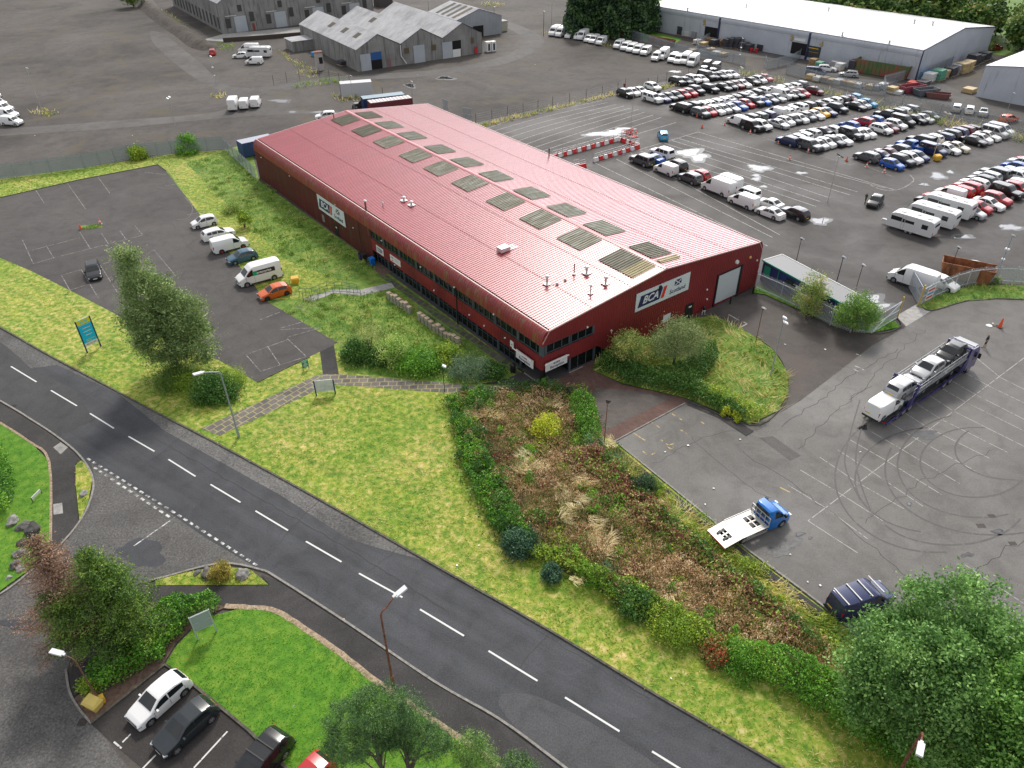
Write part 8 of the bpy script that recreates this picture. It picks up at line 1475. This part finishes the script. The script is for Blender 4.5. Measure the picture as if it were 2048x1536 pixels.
# skips, pallets and clutter
RSK = speckled('rusty steel', [(.3, (.10, .035, .015)), (.55, (.26, .10, .04)), (.75, (.36, .17, .08))], 1.5, None, rough=.85)
def skip(name, label, px, py, rz, d, mt, inner=None, group=None):
    p = g(px, py); t = thing(name, label, 'skip', (p.x, p.y, 0), rz, group); L_, w, h = d; m = MB(); c = .5
    ob = [(-L_/2+c, -w/2, .1), (L_/2-c, -w/2, .1), (L_/2-c, w/2, .1), (-L_/2+c, w/2, .1)]; ot = [(-L_/2, -w/2, h), (L_/2, -w/2, h), (L_/2, w/2, h), (-L_/2, w/2, h)]; it = [(-L_/2+.12, -w/2+.1, h), (L_/2-.12, -w/2+.1, h), (L_/2-.12, w/2-.1, h), (-L_/2+.12, w/2-.1, h)]; ib = [(-L_/2+c+.1, -w/2+.1, .3), (L_/2-c-.1, -w/2+.1, .3), (L_/2-c-.1, w/2-.1, .3), (-L_/2+c+.1, w/2-.1, .3)]
    m.add(ob+ot+it+ib, [(3, 2, 1, 0)]+[(i, (i+1) % 4, 4+(i+1) % 4, 4+i) for i in range(4)]+[(4+i, 4+(i+1) % 4, 8+(i+1) % 4, 8+i) for i in range(4)]+[(8+i, 8+(i+1) % 4, 12+(i+1) % 4, 12+i) for i in range(4)]+[(12, 13, 14, 15)]); r = m
    for k in range(int(L_)): 
        for sd in (1, -1): r.box((-L_/2+.6+k*(L_-1.2)/max(1, int(L_)-1), sd*(w/2+.04), h*.55), (.1, .08, h*.8))
    m.build('skip_body', mt, t); MB().box((0, w/2-.05, h+.03), (L_, .12, .08)).build('rim', mt, t); MB().box((0, -w/2+.05, h+.03), (L_, .12, .08)).build('rim', mt, t); return t
skip('skip', 'large rusty orange open skip behind the white hatchback at the gate', 1928, 556, math.radians(-30), (6.2, 2.5, 2.0), RSK); skip('skip', 'green and red ribbed waste skip against the grey warehouse wall', 1762, 150, math.radians(-44), (13, 3, 3.0), speckled('red green skip', [(.35, (.05, .13, .04)), (.5, (.12, .12, .05)), (.62, (.28, .06, .04))], .5, None, rough=.7)); skip('skip', 'pink-red open skip with green end in the pallet yard', 1822, 184, math.radians(20), (6, 2.4, 1.5), mat('skip red', (.25, .05, .07), .6)); skip('skip', 'rusty low skip beside the gravel by the first warehouse lawn', 1322, 88, math.radians(-44), (8, 2.6, 1.4), RSK); skip('skip', 'orange skip near the conifers and lawn', 1250, 72, math.radians(-44), (7, 2.4, 1.5), mat('skip orange', (.45, .2, .06), .7)); skip('skip', 'dark red skip between the estate road fences', 1875, 196, math.radians(-30), (5, 2.2, 1.1), mat('skip dark red', (.16, .06, .055), .7)); skip('skip', 'dark grey skip beyond the second pallet row', 1850, 190, math.radians(15), (5.5, 2.4, 1.4), mat('skip grey', (.12, .14, .16), .6))
WOODM = mat('pallet wood', (.35, .27, .17), .8); PLC = {'tan': (.48, .36, .18), 'green': (.10, .32, .22), 'white': (.6, .6, .58), 'grey': (.3, .3, .32), 'dark': (.05, .05, .06), 'blue': (.02, .25, .55), 'red': (.5, .06, .04), 'brown': (.32, .2, .1)}
def pallet(px, py, c, h, label, w=2.4, group='pallet stacks in the warehouse yards', rz=.7):
    p = g(px, py); t = thing('pallet_stack', label, 'pallet stack', (p.x, p.y, 0), rz+random.uniform(-.1, .1), group); m = MB()
    for k in range(3): m.box(((k-1)*w*.4, 0, .06), (.14, w*.8, .12))
    m.box((0, 0, .15), (w, w*.8, .05)); m.build('pallet', WOODM, t); m = MB(); n = max(1, int(h/.4)); r = random.Random(px)
    for k in range(n): m.box((r.uniform(-.1, .1), r.uniform(-.1, .1), .2+(k+.5)*h/n), (w*.92-r.uniform(0, .3), w*.75-r.uniform(0, .3), h/n*.9), r.uniform(-.06, .06))
    m.build('load', mat('load '+c, PLC[c], .6), t)
NUM = iter(range(200))
for px, py, c, h in [(1362, 70, 'dark', 2.2), (1378, 73, 'white', 1.2), (1390, 76, 'grey', 1.6)]: pallet(px, py, c, h, f"pallet stack of {c} goods on the lawn edge of the grey warehouse")
CLU = [(1395, 88, 'white', 1), (1405, 93, 'tan', 1), (1417, 86, 'brown', 1.2), (1428, 92, 'dark', 1.5), (1420, 104, 'tan', .8), (1432, 110, 'white', .8), (1445, 112, 'tan', .7), (1440, 90, 'brown', 1.2), (1453, 94, 'dark', 2), (1463, 95, 'dark', 2.3), (1474, 96, 'dark', 2.4), (1486, 100, 'dark', 1.8), (1497, 102, 'dark', 1.6), (1385, 104, 'tan', .6)]
for i, (px, py, c, h) in enumerate(CLU): pallet(px, py, c, h, f"{c} pallet stack in the first fenced pallet yard, {ORD[i]} listed from its left", w=2.6)
for i, (px, py, c, h) in enumerate([(1620, 158, 'tan', .9), (1634, 162, 'white', .9), (1648, 163, 'brown', .9), (1662, 166, 'tan', .8), (1676, 168, 'white', .9), (1690, 170, 'brown', .8), (1704, 173, 'tan', .9), (1716, 175, 'white', .8), (1740, 178, 'tan', .8), (1752, 179, 'grey', .8), (1765, 177, 'white', 1.0), (1782, 186, 'tan', 1.2), (1795, 188, 'white', .6)]): pallet(px, py, c, h, f"low {c} pallet stack in the fenced strip below the cars, {ORD[i]} from the left")
for i, (px, py, c, h) in enumerate([(1626, 130, 'brown', 1.4), (1638, 135, 'green', 1.2), (1668, 137, 'grey', 1.6), (1678, 141, 'white', 1.6), (1704, 142, 'dark', 2.4)]): pallet(px, py, c, h, f"{c} stack by the grey warehouse wall near the silver estate, {ORD[i]} from the left")
for i, (px, py, c, h) in enumerate([(1825, 172, 'red', .8), (1845, 172, 'dark', 1.0), (1846, 158, 'blue', 1.6), (1856, 163, 'white', 1.8), (1874, 160, 'green', 2.2), (1886, 154, 'tan', 1.6), (1898, 152, 'dark', 1.9), (1910, 147, 'grey', 2.0), (1921, 146, 'tan', 2.2), (1932, 142, 'tan', 2.2), (1942, 132, 'dark', 2.6), (1953, 126, 'dark', 1.8), (1966, 120, 'dark', 1.8)]): pallet(px, py, c, h, f"{c} pallet stack along the gable end of the grey warehouse, {ORD[i]} from the near end", w=3.2)
for i, (px, py, c, h) in enumerate([(1502, 105, 'red', 1.2), (1512, 106, 'red', 1.2)]): wheelie(px, py, (.45, .02, .03), ['red trade bin left of the warehouse door', 'red trade bin next to the warehouse door'][i]); bpy.context.scene.objects[-1]
pallet(1938, 185, 'tan', .8, 'brown timber heap against the corner of the second warehouse', 3)
pallet(688, 130, 'dark', 1.0, 'dark scrap heap along the side wall of the triple shed', 3, None); pallet(633, 112, 'blue', .9, 'blue and grey scrap beside the triple shed wall', 2.4, None)
# low loading-bank wall in front of the derelict shed
b = MB(); P = gp([(447, 84), (520, 79), (605, 72)]); strip(b, P, .6, 0, 0, 1.1); tag(b.build('retaining_wall', mat('dark stone', (.07, .055, .045), .9)), 'low dark retaining wall in front of the derelict shed', 'wall')
b = MB(); b.sheet(gp([(405, 80), (447, 68), (640, 50), (640, 62), (605, 70), (520, 77), (447, 83)]), .0165); struct('shed_apron', b, M_CONC)
# earth bank at the top left
rows = []; P = smoothpoly(gp([(285, 0), (300, 18), (335, 45), (370, 68), (400, 90), (425, 98)]), 5)
for i, p in enumerate(P):
    d = (P[min(i+1, len(P)-1)]-P[max(0, i-1)]).normalized(); nn = Vector((-d.y, d.x)); hh = 1.5*min(1, (len(P)-1-i)/3+.05)*(1+.25*math.sin(i*1.9)); rows.append([((p+nn*w).x, (p+nn*w).y, h*hh+.01) for w, h in ((-3.2, 0), (-1.6, .6), (-.5, 1), (.8, .95), (2.4, .35), (3.4, 0))])
b = MB(); b.grid(rows); o = b.build('earth_bank', speckled('bank earth', [(.3, (.035, .03, .028)), (.6, (.09, .075, .06))], .8, None, rough=.95), None, 60); tag(o, kind='structure')
# loose litter and debris
b = MB(); r = random.Random(3); LT = [(589, 1414), (687, 1240), (1342, 1358), (1427, 978), (1090, 1064), (958, 1092), (914, 1132), (1580, 1110), (430, 876), (1200, 935), (1985, 648), (1977, 652), (1720, 905), (1480, 880), (1410, 1010), (1615, 1165), (1640, 1172), (510, 200), (835, 90//1+60), (1650, 700), (1570, 690), (1330, 905), (1376, 892), (265, 272), (70, 272), (1130, 240), (1160, 205), (1070, 130)]
for x, y in LT: p = g(x, y); b.box((p.x, p.y, .09), (r.uniform(.08, .22), r.uniform(.06, .16), .03), r.uniform(0, 3))
tag(b.build('litter', WPAINT), kind='stuff')
b = MB(); c = g(201, 451); b.add([(0, 0, 0)], []); b = MB(); e = blob(182, 454, 20, 3.5, 20, .2, 4); b.sheet(e, .05); struct('moss_strip', b, M_MOSSY)
P = sample([(162, 458), (182, 450), (203, 449), (200, 456), (170, 461)], 60); grass('weeds', [(162, 458), (182, 450), (203, 449), (200, 456), (170, 461)], 60, .2, .1, .6, BM, .05, 200, seed=44)
p = g(1978, 652); t = thing('broken_wheel', 'discarded wheel trim and cable lying left of the tall orange cone', 'debris', (p.x, p.y, 0)); b = MB(); b.lathe((0, 0, 0), [(.32, .0), (.36, .05), (.3, .1)], 14); b.build('wheel_trim', WPAINT, t); b = MB(); b.tube([(.2, 0, .05), (.6, -.1, .05), (.8, .1, .05), (1.1, 0, .05)], .04, 5); b.build('cable', BLKP, t)
# people
def person(px, py, az, label, top, legs, skin=(.42, .25, .17), hair=(.1, .08, .06), shorts=False, stride=.12, cap=None, h=1.9, dummy=0):
    p = g(px, py); t = thing('person', label, 'person', (p.x, p.y, 0), math.radians(az), 'people on the site'); k = h/1.78
    me = bpy.data.meshes.new('body'); V = [(0, 0, .95), (0, 0, 1.12), (.0, 0, 1.38), (.01, 0, 1.5), (.03, 0, 1.60), (.03, 0, 1.70), (0, .19, 1.42), (-.05, .25, 1.16), (.06, .25, .92), (.10, .25, .84), (0, -.19, 1.42), (.05, -.25, 1.16), (.14, -.24, .93), (.18, -.24, .85), (.02, .10, .9), (stride*.6, .10, .5), (stride, .1, .09), (stride+.16, .1, .05), (-.02, -.10, .9), (-stride*.3, -.10, .5), (-stride, -.1, .1), (-stride+.16, -.1, .05)]
    E_ = [(0, 1), (1, 2), (2, 3), (3, 4), (4, 5), (2, 6), (6, 7), (7, 8), (8, 9), (2, 10), (10, 11), (11, 12), (12, 13), (0, 14), (14, 15), (15, 16), (16, 17), (0, 18), (18, 19), (19, 20), (20, 21)]
    R_ = [.15, .15, .17, .06, .095, .085, .07, .05, .035, .03, .07, .05, .035, .03, .10, .065, .045, .04, .10, .065, .045, .04]
    me.from_pydata([(x*k, y*k, z*k) for x, y, z in V], E_, []); o = link('body', me, t); sk = o.modifiers.new('skin', 'SKIN'); 
    if not me.skin_vertices: 
        bm = bmesh.new(); bm.from_mesh(me); bm.verts.layers.skin.verify(); bm.to_mesh(me); bm.free()
    for i, v in enumerate(me.skin_vertices[0].data): v.radius = (R_[i]*k, R_[i]*k*.9 if i not in (0, 1, 2) else R_[i]*k*.72); v.use_root = i == 0
    o.modifiers.new('sub', 'SUBSURF').levels = 1; o.modifiers['sub'].render_levels = 1; bpy.context.view_layer.update(); dg = bpy.context.evaluated_depsgraph_get(); me2 = bpy.data.meshes.new_from_object(o.evaluated_get(dg)); o.modifiers.clear(); o.data = me2; me2.materials.clear()
    for m_ in (mat('skin tone', skin, .5), mat('cloth '+str(top), top, .8), mat('cloth '+str(legs), legs, .8), mat('hair '+str(hair), hair, .7), mat('shoe black', (.02, .02, .02), .6)): me2.materials.append(m_)
    for f in me2.polygons:
        c = f.center/k; i = 0
        if c.z > 1.64 and (c.x < .06 or c.z > 1.74): i = 3
        elif c.z > 1.5: i = 0
        elif abs(c.y) > .17 and c.z < 1.2: i = 0 if abs(c.y) > .19 or c.z > .8 else 2
        elif c.z > .98: i = 1
        elif c.z > (.55 if shorts else .12): i = 2
        elif c.z > .12: i = 0
        else: i = 4
        f.material_index = i
    me2.shade_smooth()
    if cap: MB().lathe((.02, 0, 1.70*k), [(.11, 0), (.11, .05), (.06, .11), (.01, .12)], 12).build('cap', mat('cap '+str(cap), cap, .6), t, 60)
    for nz_ in (1,): MB().box((.125*k, 0, 1.62*k), (.04, .025, .05)).build('nose', mat('skin tone', skin, .5), t)
    return t
person(1968, 696, 150, 'man in dark T-shirt and shorts walking by the front of the transporter', (.02, .03, .05), (.02, .02, .025), shorts=True, hair=(.42, .25, .18))
person(1737, 826, 40, 'person in orange high-visibility top at the tail of the transporter', (.75, .14, .03), (.03, .03, .04)); person(1729, 408, 10, 'person in dark clothing with yellow vest beside the moving black car', (.05, .06, .03), (.02, .02, .03)); person(1587, 112, 90, 'worker in yellow high-visibility jacket at the warehouse door', (.55, .65, .05), (.03, .03, .05)); person(1248, 182, 60, 'person in dark red standing by the mesh fence corner', (.15, .02, .03), (.02, .02, .03))
